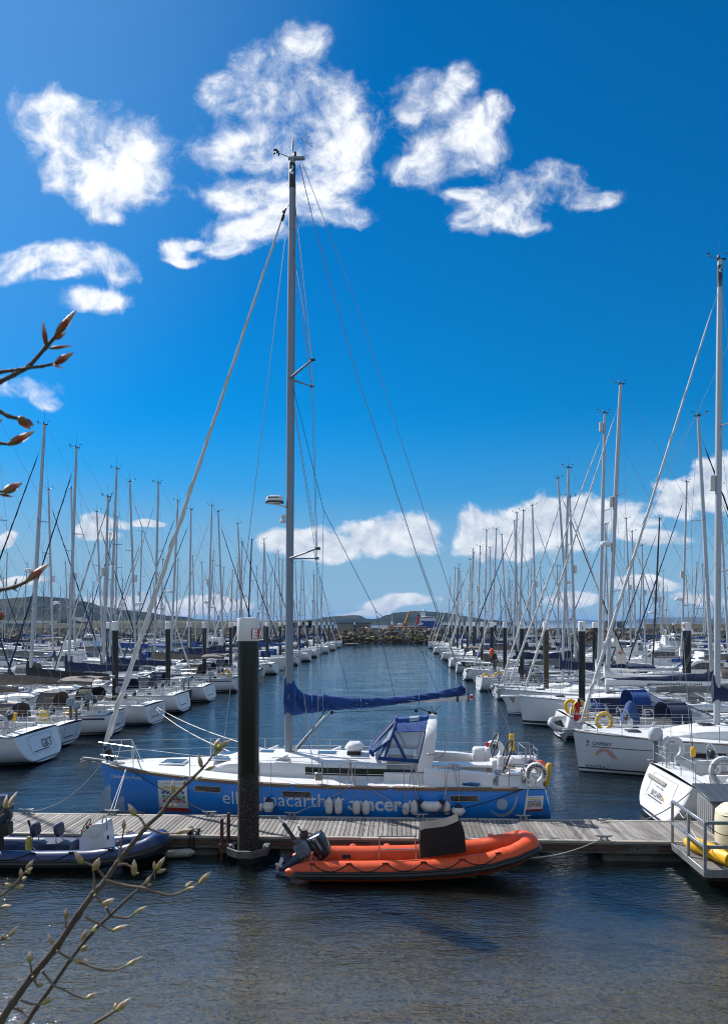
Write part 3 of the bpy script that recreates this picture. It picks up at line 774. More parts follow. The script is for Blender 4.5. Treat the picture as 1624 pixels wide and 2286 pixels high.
def masthead_mesh(x, H, vhf=.9, both=True):
    mb = MB()
    mb.box((x-.04,0,H+.02), (.34,.09,.06), bev=.01)
    mb.tube([(x+.10,0,H+.05),(x+.40,0,H+.15)], .009, 5); mb.ball((x+.40,0,H+.17), .032, 6, 4); mb.box((x+.43,0,H+.24), (.13,.010,.045))
    mb.ball((x+.40,.06,H+.12), .025, 6, 4); mb.ball((x+.40,-.06,H+.12), .025, 6, 4)
    mb.tube([(x,0,H+.03),(x,0,H+.03+vhf)], .007, 5)
    mb.lathe([(.035,0),(.04,.10),(.025,.13)], 8, (x+.05,.0,H+.05))
    if both:
        mb.tube([(x-.19,0,H),(x-.19,0,H+.28)], .005, 4)
        mb.tube([(x-.30,0,H+.22),(x-.08,0,H+.22)], .005, 4); mb.box((x-.30,0,H+.23),(.08,.008,.05))
    return mb
def radome_mesh(x, y, z, sx=1):
    mb = MB(); mb.lathe([(.0,.22),(.18,.215),(.27,.18),(.30,.10),(.30,.03),(.26,-.02),(.0,-.03)], 18, (x+.36*sx,y,z))
    mb.box((x+.10*sx,y,z-.06), (.34,.12,.05), bev=.01, mi=0); return mb

def make_yacht(P):
    """a complete cruising yacht; P holds its sizes and its canvas colours"""
    F = Form(**P['form']); L = F.L; xs, xb = -L/2, L/2
    root = thing('sailing_yacht', P.get('label', 'sailing yacht'), 'sailing yacht')
    hull_mesh(F).build('hull', P.get('hull', HULL_W), root)
    hull = root.children[-1]
    dk = deck_mesh(F, well=(.05,.34)).build('deck', P.get('deckm', DECK), root)
    tr = MB()   # edge strip and transom panel
    for sg in (1,-1):
        tr.tube([(F.pt(t,0)[0], sg*(F.pt(t,0)[1]+.004), F.pt(t,0)[2]+.012) for t in TS], .022, 5)
    tr.build('rubbing_strake', P.get('strake', ALU), hull)
    h = P.get('coach', .36); t0, t1 = P.get('ct', (.345,.74))
    cm, roof, sy = coach_mesh(F, t0, t1, h)
    co = cm.build('coach_roof', P.get('deckm', DECK), root)
    xa, xz = -L/2+t0*L, -L/2+t1*L
    for sg in (1,-1):
        strip_window(F, sy, xa+.25, xa+(xz-xa)*.62, h*.32, h*.72, sg, .35).build('window', GLASS, co)
    hm = MB()
    for fx in (.50,.70): 
        x = xa+(xz-xa)*fx; hm.box((x,0,roof(x)+.02), (.5,.5,.045), bev=.012)
    x = -L/2+.83*L; hm.box((x,0,F.zs(.83)+.13), (.5,.5,.05), bev=.012)
    build_each(hm, 'hatch', GLASS, co)
    for x0, x1 in P.get('ports', ()):
        for sg in (1,-1):
            q = MB(); zt_ = F.zs(.5)
            q.loft([[(x, sg*(F.side(x,z)+.006), z) for z in (zt_*.60, zt_*.74)] for x in (x0*L, (x0+x1)/2*L, x1*L)], False, False); q.build('hull_window', GLASS, hull)
    if P.get('stripe') is not None:
        q = MB()
        for sg in (1,-1): q.loft([[(x, sg*(F.side(x,z)+.005), z) for z in (F.zs(F.tx(x))-.20, F.zs(F.tx(x))-.11)] for x in [-L/2+.05+i*(L-.5)/24 for i in range(25)]], False, False)
        q.build('cove_stripe', P['stripe'], hull)
    # deck gear: track lines, clutches, instrument pod, rolled ropes
    dg = MB()
    for sg in (1,-1):
        dg.box((xa+.35, sg*.45, roof(xa+.35,.4)+.06), (.30,.34,.10), bev=.02)
        dg.tube([(xa+.5, sg*.4, roof(xa+.5,.4)+.02), (xa+(xz-xa)*.5, sg*.35, roof(xa+(xz-xa)*.5,.4)+.03)], .014, 4)
        dg.box((-L/2+.12*L-.05, sg*F.b(.12)*.38, F.zs(.15)+.50), (.14,.30,.24), bev=.03)
        for tt in (.13,.30,.55): dg.ball((-L/2+tt*L, sg*(F.b(tt)*.86), F.zs(tt)+.12), .11, 7, 4, sc=(1.5,.8,.8))
    dg.build('deck_gear', BLACKP, dk)
    # transom panel seam and step
    t_ = MB(); z0 = F.zs(0); b0 = F.b(0)
    def tp(y, z): return (xs + F.shift(0, z) - .066, y, z)
    pan = [(-.55*b0, z0-.10), (.55*b0, z0-.10), (.55*b0, z0*.36), (-.55*b0, z0*.36)]
    for a, c in zip(pan, pan[1:]+pan[:1]): t_.tube([tp(*a), tp(*c)], .005, 4)
    t_.box((xs+F.shift(0,z0*.42)-.062, b0*.1, z0*.42), (.02, b0*.7, .05), mi=0)
    t_.build('transom_panel', mat('seam_grey', (.10,.10,.11), .5), hull)
    # cockpit fit out
    ck = MB(); zz = F.zs(.15)
    for sg in (1,-1):
        ck.box((-L/2+.24*L, sg*F.b(.2)*.36, zz-.14), (.22*L, F.b(.2)*.42, .06), bev=.02)
    ck.box((-L/2+.25*L, 0, zz-.08), (1.0,.34,.10), bev=.03)
    build_each(ck, 'cockpit_seat', TEAK, dk)
    wn = MB()
    for sg in (1,-1):
        for tt in (.20,.30):
            wn.lathe([(.10,0),(.10,.04),(.065,.07),(.065,.12),(.085,.15),(.085,.17)], 12, (-L/2+tt*L, sg*(F.b(tt)*.60+.10), F.zs(tt)+.22))
    build_each(wn, 'winch', STEEL, dk)
    for sg in (1,-1):
        wheel_mesh((-L/2+.12*L, sg*F.b(.12)*.38, zz+.38)).build('steering_wheel', [STEEL, WHITE], root)
    if P.get('hood') is not None:
        sprayhood(F, roof, xa-.95, xa+.85, F.b(t0)*.62, .74+P.get('hoodh',0), P['hood'], root)
    if P.get('bimini') is not None:
        bm_ = MB(); n = 8; w = F.b(.15)*.85
        rg = [[(x, w*math.cos(math.pi*i/n), F.zs(.15)+1.55+.28*math.sin(math.pi*i/n)**.6-dz) for i in range(n+1)] for x, dz in ((xa-1.3,0),(xa-2.2,-.04),(xa-3.1,.02))]
        bm_.loft(rg, closed=False, caps=False)
        for x, k in ((xa-1.3,0),(xa-3.1,2)):
            for sg in (0,n): bm_.tube([rg[k][sg], (xa-2.3, (1 if sg==0 else -1)*w, F.zs(.15)+.3)], .014, 5)
        bm_.build('bimini', P['bimini'], root)
    # rig
    xm = -L/2+P.get('mast_t', .565)*L; zb = roof(xm)-.02; H = P['H']; rake = P.get('rake', .35)
    ms = mast_mesh(xm, zb, H, rake, P.get('mr', .095)).build('mast', P.get('mastm', ALUS), root)
    spread = P.get('spread', [(.33,1.05,.35),(.64,.85,.30)])
    for f, w, sw in spread:
        for sg in (1,-1):
            q = MB(); xx = xm-rake*f; z_ = zb+(H-zb)*f
            q.tube([(xx, sg*.05, z_), (xx-sw, sg*w, z_+.06)], [.035,.022], 6); q.build('spreader', ALU, ms)
    masthead_mesh(xm-rake, H, P.get('vhf', .9)).build('masthead_instrument', BLACKP, ms)
    if P.get('radome'):
        f = P['radome']; radome_mesh(xm-rake*f+.07, 0, zb+(H-zb)*f).build('radome', WHITE, ms)
    if P.get('reflector'):
        f = P['reflector']; q = MB(); q.lathe([(.06,-.3),(.11,-.28),(.11,.28),(.06,.3)], 12, (xm-rake*f+.22,0,zb+(H-zb)*f)); q.build('radar_reflector', FENDW, ms)
    lb = P.get('boom', .37*L); zbm = zb+P.get('gooseneck', .95)
    bo = MB(); bo.tube([(xm-.08,0,zbm),(xm-lb,0,zbm+.10)], P.get('boomr', .075), 8, flat=1.25)
    bo.tube([(xm-lb*.32,0,zbm),(xm-.12,0,zb+.12)], .03, 6)
    bo.tube([(xm-lb*.8,0,zbm),(xa-.2,.0,roof(xa))], .012, 5); bo.tube([(xm-lb*.78,0,zbm),(xa-.2,.12,roof(xa))], .012, 5)
    bo.build('boom', P.get('boomm', ALU), root)
    sail_cover_mesh(xm, zbm+.08, lb, P.get('stack', .34), P.get('drop', .16), seed=int(L*10)).build('sail_cover', P.get('cover', NAVY), root)
    zf = F.zs(1)+.35
    top = (xm-rake*.93+.08, 0, zb+(H-zb)*P.get('frac', .93))
    furled_mesh((xb-.30,0,zf), Vector((xb-.30,0,zf)).lerp(Vector(top), .96), .062, .028, seed=L).build('furled_sail', P.get('genoa', SAIL), root)
    rg = rig_lines(F, xm, H, rake, xb, zf, xs, spread, P.get('back', 2))
    rg.tube([(xb-.30,0,zf-.3), top], .008, 4); rg.lathe([(.06,0),(.09,.02),(.09,.10),(.06,.12)], 10, (xb-.30,0,zf-.12))
    # lazy jacks
    for sg in (.1,-.1):
        for f in (.35,.75): rg.tube([(xm-rake*.5, sg*.8, zb+(H-zb)*.5), (xm-lb*f, sg, zbm+.1)], .005, 3)
    rg.build('rigging', WIRE, root)
    rails_mesh(F, xs, xb).build('guard_rail', STEEL, root)
    an = MB(); zz = F.zs(1)
    an.box((xb+.05,0,zz+.05), (.7,.12,.06), bev=.02); an.add([(xb+.15,0,zz+.02),(xb+.55,.16,zz-.10),(xb+.30,0,zz-.42),(xb+.55,-.16,zz-.10)], [(0,1,2),(0,2,3),(0,3,1),(1,3,2)])
    an.tube([(xb-.1,0,zz+.03),(xb+.3,0,zz+.03),(xb+.36,0,zz-.25)], .03, 6)
    an.build('anchor', GALV, root)
    if P.get('outboard'):
        outboard_mesh((xs+.18, -F.b(0)*.8, F.zs(0)+.62), 1.0).build('outboard_motor', [mat('outboard_grey', (.24,.27,.31), .35, coat=.3), mat('outboard_leg', (.08,.09,.11), .45)], root)
    if P.get('canister'):
        q = MB(); xx = xm+.9; q.box((xx,0,roof(xx)+.22), (.75,.55,.34), bev=.09); q.box((xx,0,roof(xx)+.03), (.6,.5,.06), mi=0); q.build('life_raft', WHITE, root)
    root['_F'] = 0
    root.pop('_F', None) if hasattr(root, 'pop') else None
    return root, F
HULL_W = hull_mat('white_hull', (.68,.69,.71), [(.05,(.015,.016,.02)),(.14,(.62,.63,.64)),(.20,(.015,.017,.03))])
HULL_W2 = hull_mat('white_hull_blue_line', (.67,.68,.70), [(.06,(.02,.05,.16)),(.13,(.7,.7,.7)),(.17,(.02,.05,.16))])
HULL_C = hull_mat('cream_hull', (.70,.67,.60), [(.08,(.20,.03,.02)),(.14,(.7,.68,.62))])
HULL_N = hull_mat('navy_hull', (.012,.018,.05), [(.06,(.25,.05,.03)),(.14,(.6,.6,.6))])
HULL_K = hull_mat('black_hull', (.012,.013,.016), [(.06,(.02,.09,.25)),(.14,(.55,.6,.65))])
DECK = mat('deck_gelcoat', (.65,.655,.66), .45, var=.05, scale=3)
# ------------------------------------------------------------------ the blue charity yacht alongside the near pontoon (bow to the left, port side to us)
MY_V = 23.05
def build_main_yacht():
    F = Form(L=12.98, B=4.35, fb=1.44, fs=1.20, tw=.90, stem=.22, scoop=.24, sheer_dip=.02, tdraft=-.10)
    L = F.L; xs, xb = -L/2, L/2
    U0 = -2.64
    blue = hull_mat('royal_blue_hull', (.016,.23,.74), [(.04,(.02,.02,.03))])
    root = thing('sailing_yacht', 'large royal blue hulled yacht with white charity lettering, moored along the wooden pontoon', 'sailing yacht', M(U0, MY_V), math.pi-AZ)
    def lp(px, py, y=0.0):
        u, z = pv(px, py, MY_V - y); return Vector((U0-u, y, z))
    hull = hull_mesh(F).build('hull', blue, root)
    dk = deck_mesh(F, well=(.03,.335), wellw=.66, coam=.30, depth=.35).build('deck', DECK, root)
    strake = MB()
    for sg in (1,-1):
        seg = [t for t in [i/60 for i in range(2, 59)]]
        for k, t in enumerate(seg[:-1]):
            pass
        for a, b in ((.055,.315),(.325,.52),(.53,.755),(.765,.965)):
            pts = [F.pt(a+(b-a)*i/10, 0) for i in range(11)]
            rings = [[(x, sg*(y+.012), z-.045), (x, sg*(y+.018), z+.03), (x, sg*(y-.03), z+.06), (x, sg*(y-.03), z-.045)] for x, y, z in pts]
            strake.loft(rings)
    strake.build('rubbing_strake', TEAK, hull)
    # ---- hull graphics on the port side
    WL = mat('white_vinyl_lettering', (.62,.70,.80), .4, var=.03)
    GB = mat('pale_hull_graphic', (.36,.45,.60), .4, var=.05, scale=3)
    def on_hull(x, z, off=.006): return (x, F.side(x, z)+off, z)
    def hull_px(px, py):
        y = F.B/2*.93
        for _ in range(4):
            p = lp(px, py, y); y = F.side(p.x, p.z)
        return p
    def hull_text(name, s_, px0, px1, pyb, m, bold=0.0, skew=0.0, spacing=1.0):
        a = hull_px(px0, pyb); b = hull_px(px1, pyb+skew); w = a.x-b.x
        return lettering(name, s_, lambda x, y: on_hull(a.x-x, a.z+(b.z-a.z)*x/w+y), m, hull, size=1.0, bold=bold, fit=w, spacing=spacing) if False else _fit_text(name, s_, a, b, m, bold, spacing)
    def _fit_text(name, s_, a, b, m, bold, spacing):
        vs, fs = text_geo(s_, 1.0, bold, spacing); x0 = min(v[0] for v in vs); W_ = max(v[0] for v in vs)-x0; w = a.x-b.x; k = w/W_
        mb = MB(); mb.add([on_hull(a.x-(v[0]-x0)*k, a.z+(b.z-a.z)*(v[0]-x0)/W_+v[1]*k) for v in vs], fs)
        me = bpy.data.meshes.new(name); me.from_pydata(mb.v, [], mb.f); me.materials.append(m)
        o = bpy.data.objects.new(name, me); COL.objects.link(o); o.parent = hull; return o
    hull_text('lettering', 'ellen macarthur', 498, 769, 1792.5, WL, .0, 8.5)
    hull_text('lettering', 'cancer trust', 775, 997, 1807, WL, .028, 4)
    hull_text('lettering', 'Caledonian Hero', 247, 316, 1735, WL, .008, 5)
    def hull_poly(name, poly, m, off=.005, grid=None):
        """flat graphic laid on the curved side, cut into small faces"""
        P3 = [hull_px(*q) for q in poly]
        pts = [(p.x, p.z) for p in P3]; x0 = min(p[0] for p in pts); x1 = max(p[0] for p in pts)
        bm = bmesh.new(); vs = [bm.verts.new((x, z, 0)) for x, z in pts]; bm.faces.new(vs)
        n = max(2, int((x1-x0)/.12))
        for i in range(1, n):
            bmesh.ops.bisect_plane(bm, geom=bm.verts[:]+bm.edges[:]+bm.faces[:], plane_co=(x0+(x1-x0)*i/n, 0, 0), plane_no=(1,0,0))
        z0 = min(p[1] for p in pts); z1 = max(p[1] for p in pts); n = max(2, int((z1-z0)/.12))
        for i in range(1, n):
            bmesh.ops.bisect_plane(bm, geom=bm.verts[:]+bm.edges[:]+bm.faces[:], plane_co=(0, z0+(z1-z0)*i/n, 0), plane_no=(0,1,0))
        bmesh.ops.triangulate(bm, faces=bm.faces)
        for v in bm.verts: v.co = on_hull(v.co.x, v.co.y, off)
        me = bpy.data.meshes.new(name); bm.to_mesh(me); bm.free(); me.materials.append(m); me.shade_smooth()
        o = bpy.data.objects.new(name, me); COL.objects.link(o); o.parent = hull; return o
    z1 = lambda x, y: ((200+x/2.32)/1.1823, (1780+y/2.32)/1.1823)
    z2 = lambda x, y: ((850+x/2.578)/1.1823, (1780+y/2.578)/1.1823)
    za = lambda x, y: ((1200+x/5.8)/1.1823, (1860+y/5.8)/1.1823)
    hull_poly('splash_graphic', [z1(*p) for p in [(138,770),(165,712),(205,672),(214,690),(212,745),(222,790),(245,815),(258,770),(278,740),(298,755),(296,800),(305,835),(330,822),(344,812),(352,838),(385,832),(425,846),(425,880),(160,885),(150,830)]], GB)
    circ = [za(720+84*math.cos(a), 1520+88*math.sin(a)) for a in [2*math.pi*i/28 for i in range(28)]]
    hull_poly('roundel_graphic', circ, GB)
    hull_poly('crescent_graphic', [za(*p) for p in [(533,1585),(570,1625),(630,1658),(700,1668),(770,1655),(840,1610),(890,1550),(920,1480),(938,1385),(950,1392),(946,1480),(920,1560),(870,1640),(800,1700),(720,1716),(650,1705),(585,1665),(545,1620)]], GB)
    paper = mat('white_sticker', (.72,.74,.78), .4, var=.03); redm = mat('red_sticker', (.45,.03,.04), .4); grn = mat('green_sticker', (.02,.22,.08), .4); blu = mat('blue_sticker', (.03,.09,.38), .4); gld = mat('gold_sticker', (.70,.42,.06), .4)
    def panel(c, s1, s2, s3):
        """sponsor panel: corner quad c (tl, tr, br, bl)"""
        hull_poly('sponsor_panel', c, paper, .005)
        tl, tr, br, bl = [Vector((*q, 0)) for q in c]
        def at(s_, t): a = tl.lerp(tr, s_); b = bl.lerp(br, s_); q = a.lerp(b, t); return (q.x, q.y)
        def txt(s_, x0, x1, y, m, bold): hull_text('lettering', s_, at(x0,y)[0], at(x1,y)[0], at(x0,y)[1], m, bold, at(x1,y)[1]-at(x0,y)[1])
        hull_poly('red_band', [at(.0,.87), at(1,.87), at(1,.995), at(.0,.995)], redm, .008)
        hull_poly('gold_swoosh', [at(.15,.215), at(.3,.20), at(.55,.235), at(.86,.20), at(.86,.25), at(.55,.29), at(.3,.255), at(.15,.27)], gld, .008)
        txt("PEOPLE'S", .17, .83, .44, blu, .03); txt('POSTCODE', .12, .90, .59, grn, .035); txt('LOTTERY', .18, .84, .70, redm, .035)
        for x0 in (.10,.80): hull_poly('square_mark', [at(x0,.36), at(x0+.07,.36), at(x0+.07,.43), at(x0,.43)], blu, .008)
        for x0 in (.12,.82): hull_poly('square_mark', [at(x0,.63), at(x0+.07,.63), at(x0+.07,.70), at(x0,.70)], redm, .008)
        txt(s1, .2, .8, .12, GREYC, 0); 
        if s3: txt(s3, .06, .96, .965, paper, .0)
    panel([z1(503,645), z1(680,648), z1(698,843), z1(518,835)], 'Supported by players of', '', 'POSTCODE HEROES TRUST')
    panel([za(1085,1392), za(1352,1386), za(1333,1618), za(1073,1632)], 'Supported by players of', '', '')
    for q in ([z1(730,680), z1(885,688), z1(885,720), z1(730,712)], [z1(1266,713), z1(1434,720), z1(1434,752), z1(1266,746)], [z2(870,825), z2(1058,826), z2(1058,861), z2(870,859)]):
        c = Vector((sum(p[0] for p in q)/4, sum(p[1] for p in q)/4))
        rim = [tuple(c+(Vector(p)-c)*1.0+Vector((2 if p[0] > c.x else -2, 2 if p[1] > c.y else -2))*.7) for p in q]
        hull_poly('window_rim', rim, mat('window_rim_grey', (.30,.38,.50), .4), .004)
        hull_poly('window', q, GLASS, .008)
    # ---- coachroof
    h = .42; t0, t1 = .33, .755
    cm, roof, sy = coach_mesh(F, t0, t1, h, w0=.60, front=.42, crown=.10)
    co = cm.build('coach_roof', DECK, root)
    for sg in (1,-1):
        strip_window(F, sy, lp(926,1735,1.3).x, lp(681,1726,1.3).x, .10, .30, sg, .0, 12).build('window', GLASS, co)
    hm = MB(); fr = MB()
    for px, w, d in ((505,.55,.5),(596,.42,.42),(730,.55,.45)):
        for yy in ((.0,) if px != 505 else (.45,-.45)):
            x = lp(px, 1690).x; hm.box((x, yy, roof(x, .3)+.02), (w, d, .04), bev=.01); fr.box((x, yy, roof(x,.3)+.005), (w+.08, d+.08, .04), bev=.01)
    x = lp(389,1715).x; hm.box((x, 0, F.zs(F.tx(x))+.15), (.62,.62,.035), bev=.01); fr.box((x,0,F.zs(F.tx(x))+.12), (.74,.74,.06), bev=.02)
    for a_, b_ in zip(islands(hm), islands(fr)):
        ho = a_.build('hatch', mat('hatch_glass', (.05,.06,.08), .1, spec=.8), co); b_.build('hatch_rim', WHITE, co)
    tk = MB()
    for sg in (.45,-.45): tk.box((lp(690,1690).x, sg*2.0, roof(lp(690,1690).x)-.10), (3.0,.05,.035), bev=.01)
    for sg in (1,-1): tk.tube([(lp(620,1690).x, sg*1.05, roof(0)+.0), (lp(720,1690).x, sg*1.08, roof(0)+.03), (lp(830,1690).x, sg*1.08, roof(0)+.0)], .014, 5)
    build_each(tk, 'deck_track', STEEL, co)
    vents = MB()
    for px, yy in ((565,.8),(600,-.8),(640,.9),(745,-.9)):
        x = lp(px,1690).x; z = roof(x,.8); vents.add([(x-.18,yy-.12,z),(x+.18,yy-.12,z),(x+.18,yy+.12,z),(x-.18,yy+.12,z),(x-.14,yy-.1,z+.13),(x-.14,yy+.1,z+.13)], [(0,1,2,3),(0,4,5,3),(1,2,5,4),(0,1,4),(3,5,2)])
    build_each(vents, 'deck_vent', WHITE, co)
    # ---- liferaft canister on the roof
    lr = MB(); c = lp(790,1673, .1)
    zt, zb_ = lp(790,1656).z, roof(c.x)+.06
    lr.box((c.x, 0.0, (zt+zb_)/2), (.50,.72,(zt-zb_)), bev=.10); lr.box((c.x,0,(zt+zb_)/2), (.53,.75,.03), bev=.01)
    rk = MB(); rk.box((c.x,0,zb_-.02), (.40,.66,.10), bev=.01)
    o = lr.build('life_raft', WHITE, root); rk.build('cradle', BLACKP, o)
    # ---- sprayhood between front foot and the mainsheet arch
    hw = 1.18
    fpt = lambda px, py, y: lp(px, py, y)
    f0 = fpt(834,1686,hw*.86); f1 = fpt(884,1612,hw*.9); r1 = fpt(958,1607,hw); r0 = fpt(934,1702,hw*1.02)
    n = 12
    def arch(p_base, p_top, w, flat=.45):
        out = []
        for i in range(n+1):
            a = math.pi*i/n; s_ = min(1, math.sin(a)**flat)
            out.append(Vector((p_base.x+(p_top.x-p_base.x)*s_, w*math.cos(a)*(1 if abs(math.cos(a))>.95 else 1.0), p_base.z+(p_top.z-p_base.z)*s_)))
        return out
    mid = fpt(862,1696,hw)
    A_front = arch(f0, f0+Vector((.12,0,.10)), hw*.9); A_mid = arch(Vector((f0.x-.3,0,f0.z-.08)), f1, hw*.98); A_rear = arch(r0, r1, hw*1.0)
    # fabric roof
    sp_ = MB(); q1 = A_mid[2:n-1]; q2 = A_rear[2:n-1]
    sp_.loft([q1, [a.lerp(b,.5)+Vector((0,0,-.015)) for a, b in zip(q1,q2)], q2], closed=False, caps=False)
    so = sp_.build('sprayhood', BLUE, root)
    # roof window
    def quad_panel(a, b, c_, d, ins, m, name, off):
        cen = (a+b+c_+d)/4; q = [p.lerp(cen, ins)+off for p in (a,b,c_,d)]
        mb = MB(); mb.add([*q, *[p-off*1.2 for p in q]], [(0,1,2,3),(7,6,5,4),(0,4,5,1),(1,5,6,2),(2,6,7,3),(3,7,4,0)]); return mb.build(name, m, so)
    a,b,c_,d = q1[4].lerp(q2[4],.42), q1[2].lerp(q2[2],.42), q1[2].lerp(q2[2],.72), q1[4].lerp(q2[4],.72)
    quad_panel(a,b,c_,d, .0, mat('grey_sun_panel', (.32,.36,.40), .5), 'roof_panel', Vector((0,0,.012)))
    # front vinyl
    fm = MB(); fm.loft([A_front[1:n], A_mid[1:n]], closed=False, caps=False); fm.build('front_window', VINYL, so)
    ed = MB()
    ed.tube(A_mid, .035, 6); ed.tube(A_rear, .035, 6); ed.tube(A_front, .055, 6)
    for j in (1, 4, 8, n-1): ed.tube([A_front[j], A_mid[j]], .035, 6)
    # side panels: fabric with two clear lights
    for sg, j in ((1, 0), (-1, n)):
        k = 2 if sg > 0 else n-2
        F0 = A_mid[j]+Vector((.18,0,0)); T0 = A_mid[k]; T1 = A_rear[k]; R0 = A_rear[j]
        band = [(F0,T0,.06),(T0,T1,.06),(T1,R0,.08),(R0,F0,.07)]
        bot = R0.lerp(F0,.28)
        for p, q, w in band: ed.tube([p, q], w*.8, 6, flat=.35)
        ed.tube([T0.lerp(F0,.0)+Vector((0,0,-.05)), bot], .085, 6, flat=.35)
        vm = MB(); vm.add([F0,T0,T1,R0], [(0,1,2,3)]); vm.build('side_window', VINYL, so)
        lowf = MB(); lowf.add([F0+Vector((0,sg*.01,0)), F0.lerp(T0,.10)+Vector((0,sg*.01,0)), R0.lerp(T1,.10)+Vector((0,sg*.01,0)), R0+Vector((0,sg*.01,0))], [(0,1,2,3)]); lowf.build('side_flap', BLUE, so)
    ed.build('hood_frame', BLUE, so)
    # ---- mainsheet arch (white, leaning aft to forward)
    ar = MB(); w = 1.42
    pb = lp(945,1722,w); pt_ = lp(968,1612,w*.9)
    rings = []
    path = []
    for i in range(17):
        a = math.pi*i/16; s_ = min(1, math.sin(a)**.42)
        path.append(Vector((pb.x+(pt_.x-pb.x)*s_, w*math.cos(a)*(1-.05*s_), pb.z+(pt_.z-pb.z)*s_)))
    for i, p in enumerate(path):
        s_ = math.sin(math.pi*i/16)**.42; hw_ = .225-.085*s_
        t = (path[min(16,i+1)]-path[max(0,i-1)]).normalized(); ax = Vector((1,0,0)); nn = t.cross(ax).normalized()
        rings.append([p+ax*hw_*.95+nn*.05, p+ax*hw_*.7+nn*.075, p-ax*hw_*.7+nn*.075, p-ax*hw_*.95+nn*.05, p-ax*hw_*.95-nn*.05, p-ax*hw_*.7-nn*.075, p+ax*hw_*.7-nn*.075, p+ax*hw_*.95-nn*.05])
    ar.loft(rings); ao = ar.build('mainsheet_arch', WHITE, root)
    gh = MB(); p = lp(965,1683,w+.12); gh.tube([p+Vector((.16,-.05,0)), p+Vector((.12,.04,.0)), p+Vector((-.12,.04,0)), p+Vector((-.16,-.05,0))], .018, 6)
    p = lp(983,1665,.6); gh.tube([p+Vector((.0,0,.35)), p+Vector((-.12,0,.3)), p+Vector((-.12,0,-.2)), p+Vector((.05,0,-.35))], .016, 6)
    build_each(gh, 'grab_handle', STEEL, ao)
    # ---- cockpit: coamings, table, seats, helm
    ck = MB()
    for sg in (1,-1):   # long coaming mouldings
        for i in range(1):
            xa_, xb_ = lp(1120,1740,1.5).x, lp(945,1735,1.5).x
            y0 = 1.52*sg
            ck.loft([[(x, y0+.24*sg, F.zs(F.tx(x))+.05), (x, y0+.17*sg, F.zs(F.tx(x))+hh), (x, y0-.12*sg, F.zs(F.tx(x))+hh), (x, y0-.16*sg, F.zs(F.tx(x))-.2)] for x, hh in ((xa_-.55,.08),(xa_,.30),((xa_+xb_)/2,.40),(xb_,.44))])
    build_each(ck, 'coaming', WHITE, dk)
    st = MB()
    for sg in (1,-1): st.box((lp(1030,1730).x, sg*.95, F.zs(.2)-.02), (2.6,.62,.10), bev=.03)
    st.box((xs+.55,0,F.zs(0)+.03), (.75,2.6,.08), bev=.02)
    build_each(st, 'cockpit_seat', TEAK, dk)
    tb = MB(); c = lp(1030,1706,0); tb.box((c.x,0,c.z), (1.75,.72,.07), bev=.02); tb.box((c.x,0,c.z-.32), (1.45,.30,.6), bev=.03); tb.box((c.x-.95,0,c.z-.2), (.22,.5,.75), bev=.03)
    tb.tube([(c.x-.7,.3,c.z+.04),(c.x-.7,.3,c.z+.14),(c.x+.7,.3,c.z+.14),(c.x+.7,.3,c.z+.04)], .012, 5)
    tb.build('cockpit_table', WHITE, root)
    wn = MB()
    for px, py, y in ((995,1700,-1.5),(1016,1720,1.5),(1111,1733,1.55),(1088,1715,-1.5)):
        c = lp(px, py, y); wn.lathe([(.13,-.10),(.13,-.03),(.085,0),(.085,.09),(.115,.13),(.115,.17),(.05,.19)], 14, c)
    build_each(wn, 'winch', STEEL, dk)
    for px, py, y in ((1098,1662,-1.05),(1127,1681,.95)):
        c = lp(px, py+10, y); q = wheel_mesh(c, .50, .36, .026); q.build('steering_wheel', [mat('helm_rim', (.05,.05,.055), .35), WHITE], root)
    hb_ = MB()
    for y in (1.2,-1.2): hb_.box((lp(1165,1735,y).x, y, F.zs(.05)+.20), (.9,.55,.30), bev=.05)
    hb_.box((lp(1072,1705,-1.2).x,-1.2,F.zs(.1)+.38), (.5,.4,.5), bev=.06)
    build_each(hb_, 'helm_seat', WHITE, dk)
    # ---- mast and rig
    xm = lp(644,1685).x; zb = roof(xm)-.02; top = lp(652,356); H = top.z; rake = xm-top.x
    ms = mast_mesh(xm, zb, H, rake, .118, .74, 14).build('mast', ALU, root)
    trk = MB()
    for yy in (-.035,.0,.035): trk.tube([(xm-.095-rake*s_, yy, zb+.3+(H-zb-1.0)*s_) for s_ in (0,.5,1)], .012, 4)
    trk.build('sail_track', mat('track_grey', (.22,.22,.23), .5), ms)
    # black masthead band with its pale emblem
    bd = MB(); za_, zb2 = lp(650,421).z, lp(652,366).z
    bd.tube([(xm-rake*.965,0,za_),(xm-rake*.995,0,zb2)], .100, 14, flat=1.0); bd.build('masthead_band', BLACKP, ms)
    em = MB(); ec = lp(651.5,381,.108); k = .085
    spine = [(.3,.95),(.0,1.15),(-.4,.9),(-.25,.5),(.25,.3),(.45,-.1),(.3,-.55),(-.2,-.75),(-.6,-.45),(-.45,-.1)]
    pts = [ec+Vector((-x*k*.8*-1, 0, z*k*1.5)) for x, z in spine]
    em.tube(pts, [.012,.022,.026,.026,.03,.032,.032,.03,.024,.012], 6); em.build('masthead_emblem', WL, ms)
    mh = MB(); zt = H
    mh.box((xm-rake-.13,0,zt+.03), (.50,.12,.09), bev=.02); mh.build('masthead_crane', ALU, ms)
    mi = MB(); xt = xm-rake
    mi.tube([(xt+.10,0,zt+.08),(xt+.42,0,zt+.21)], .012, 5); mi.ball((xt+.44,0,zt+.24), .05, 6, 4)
    for k in range(3): 
        a = 2*math.pi*k/3; mi.ball((xt+.46+.08*math.cos(a), .08*math.sin(a), zt+.20), .034, 6, 4)
    mi.box((xt+.50,0,zt+.30), (.12,.01,.07))
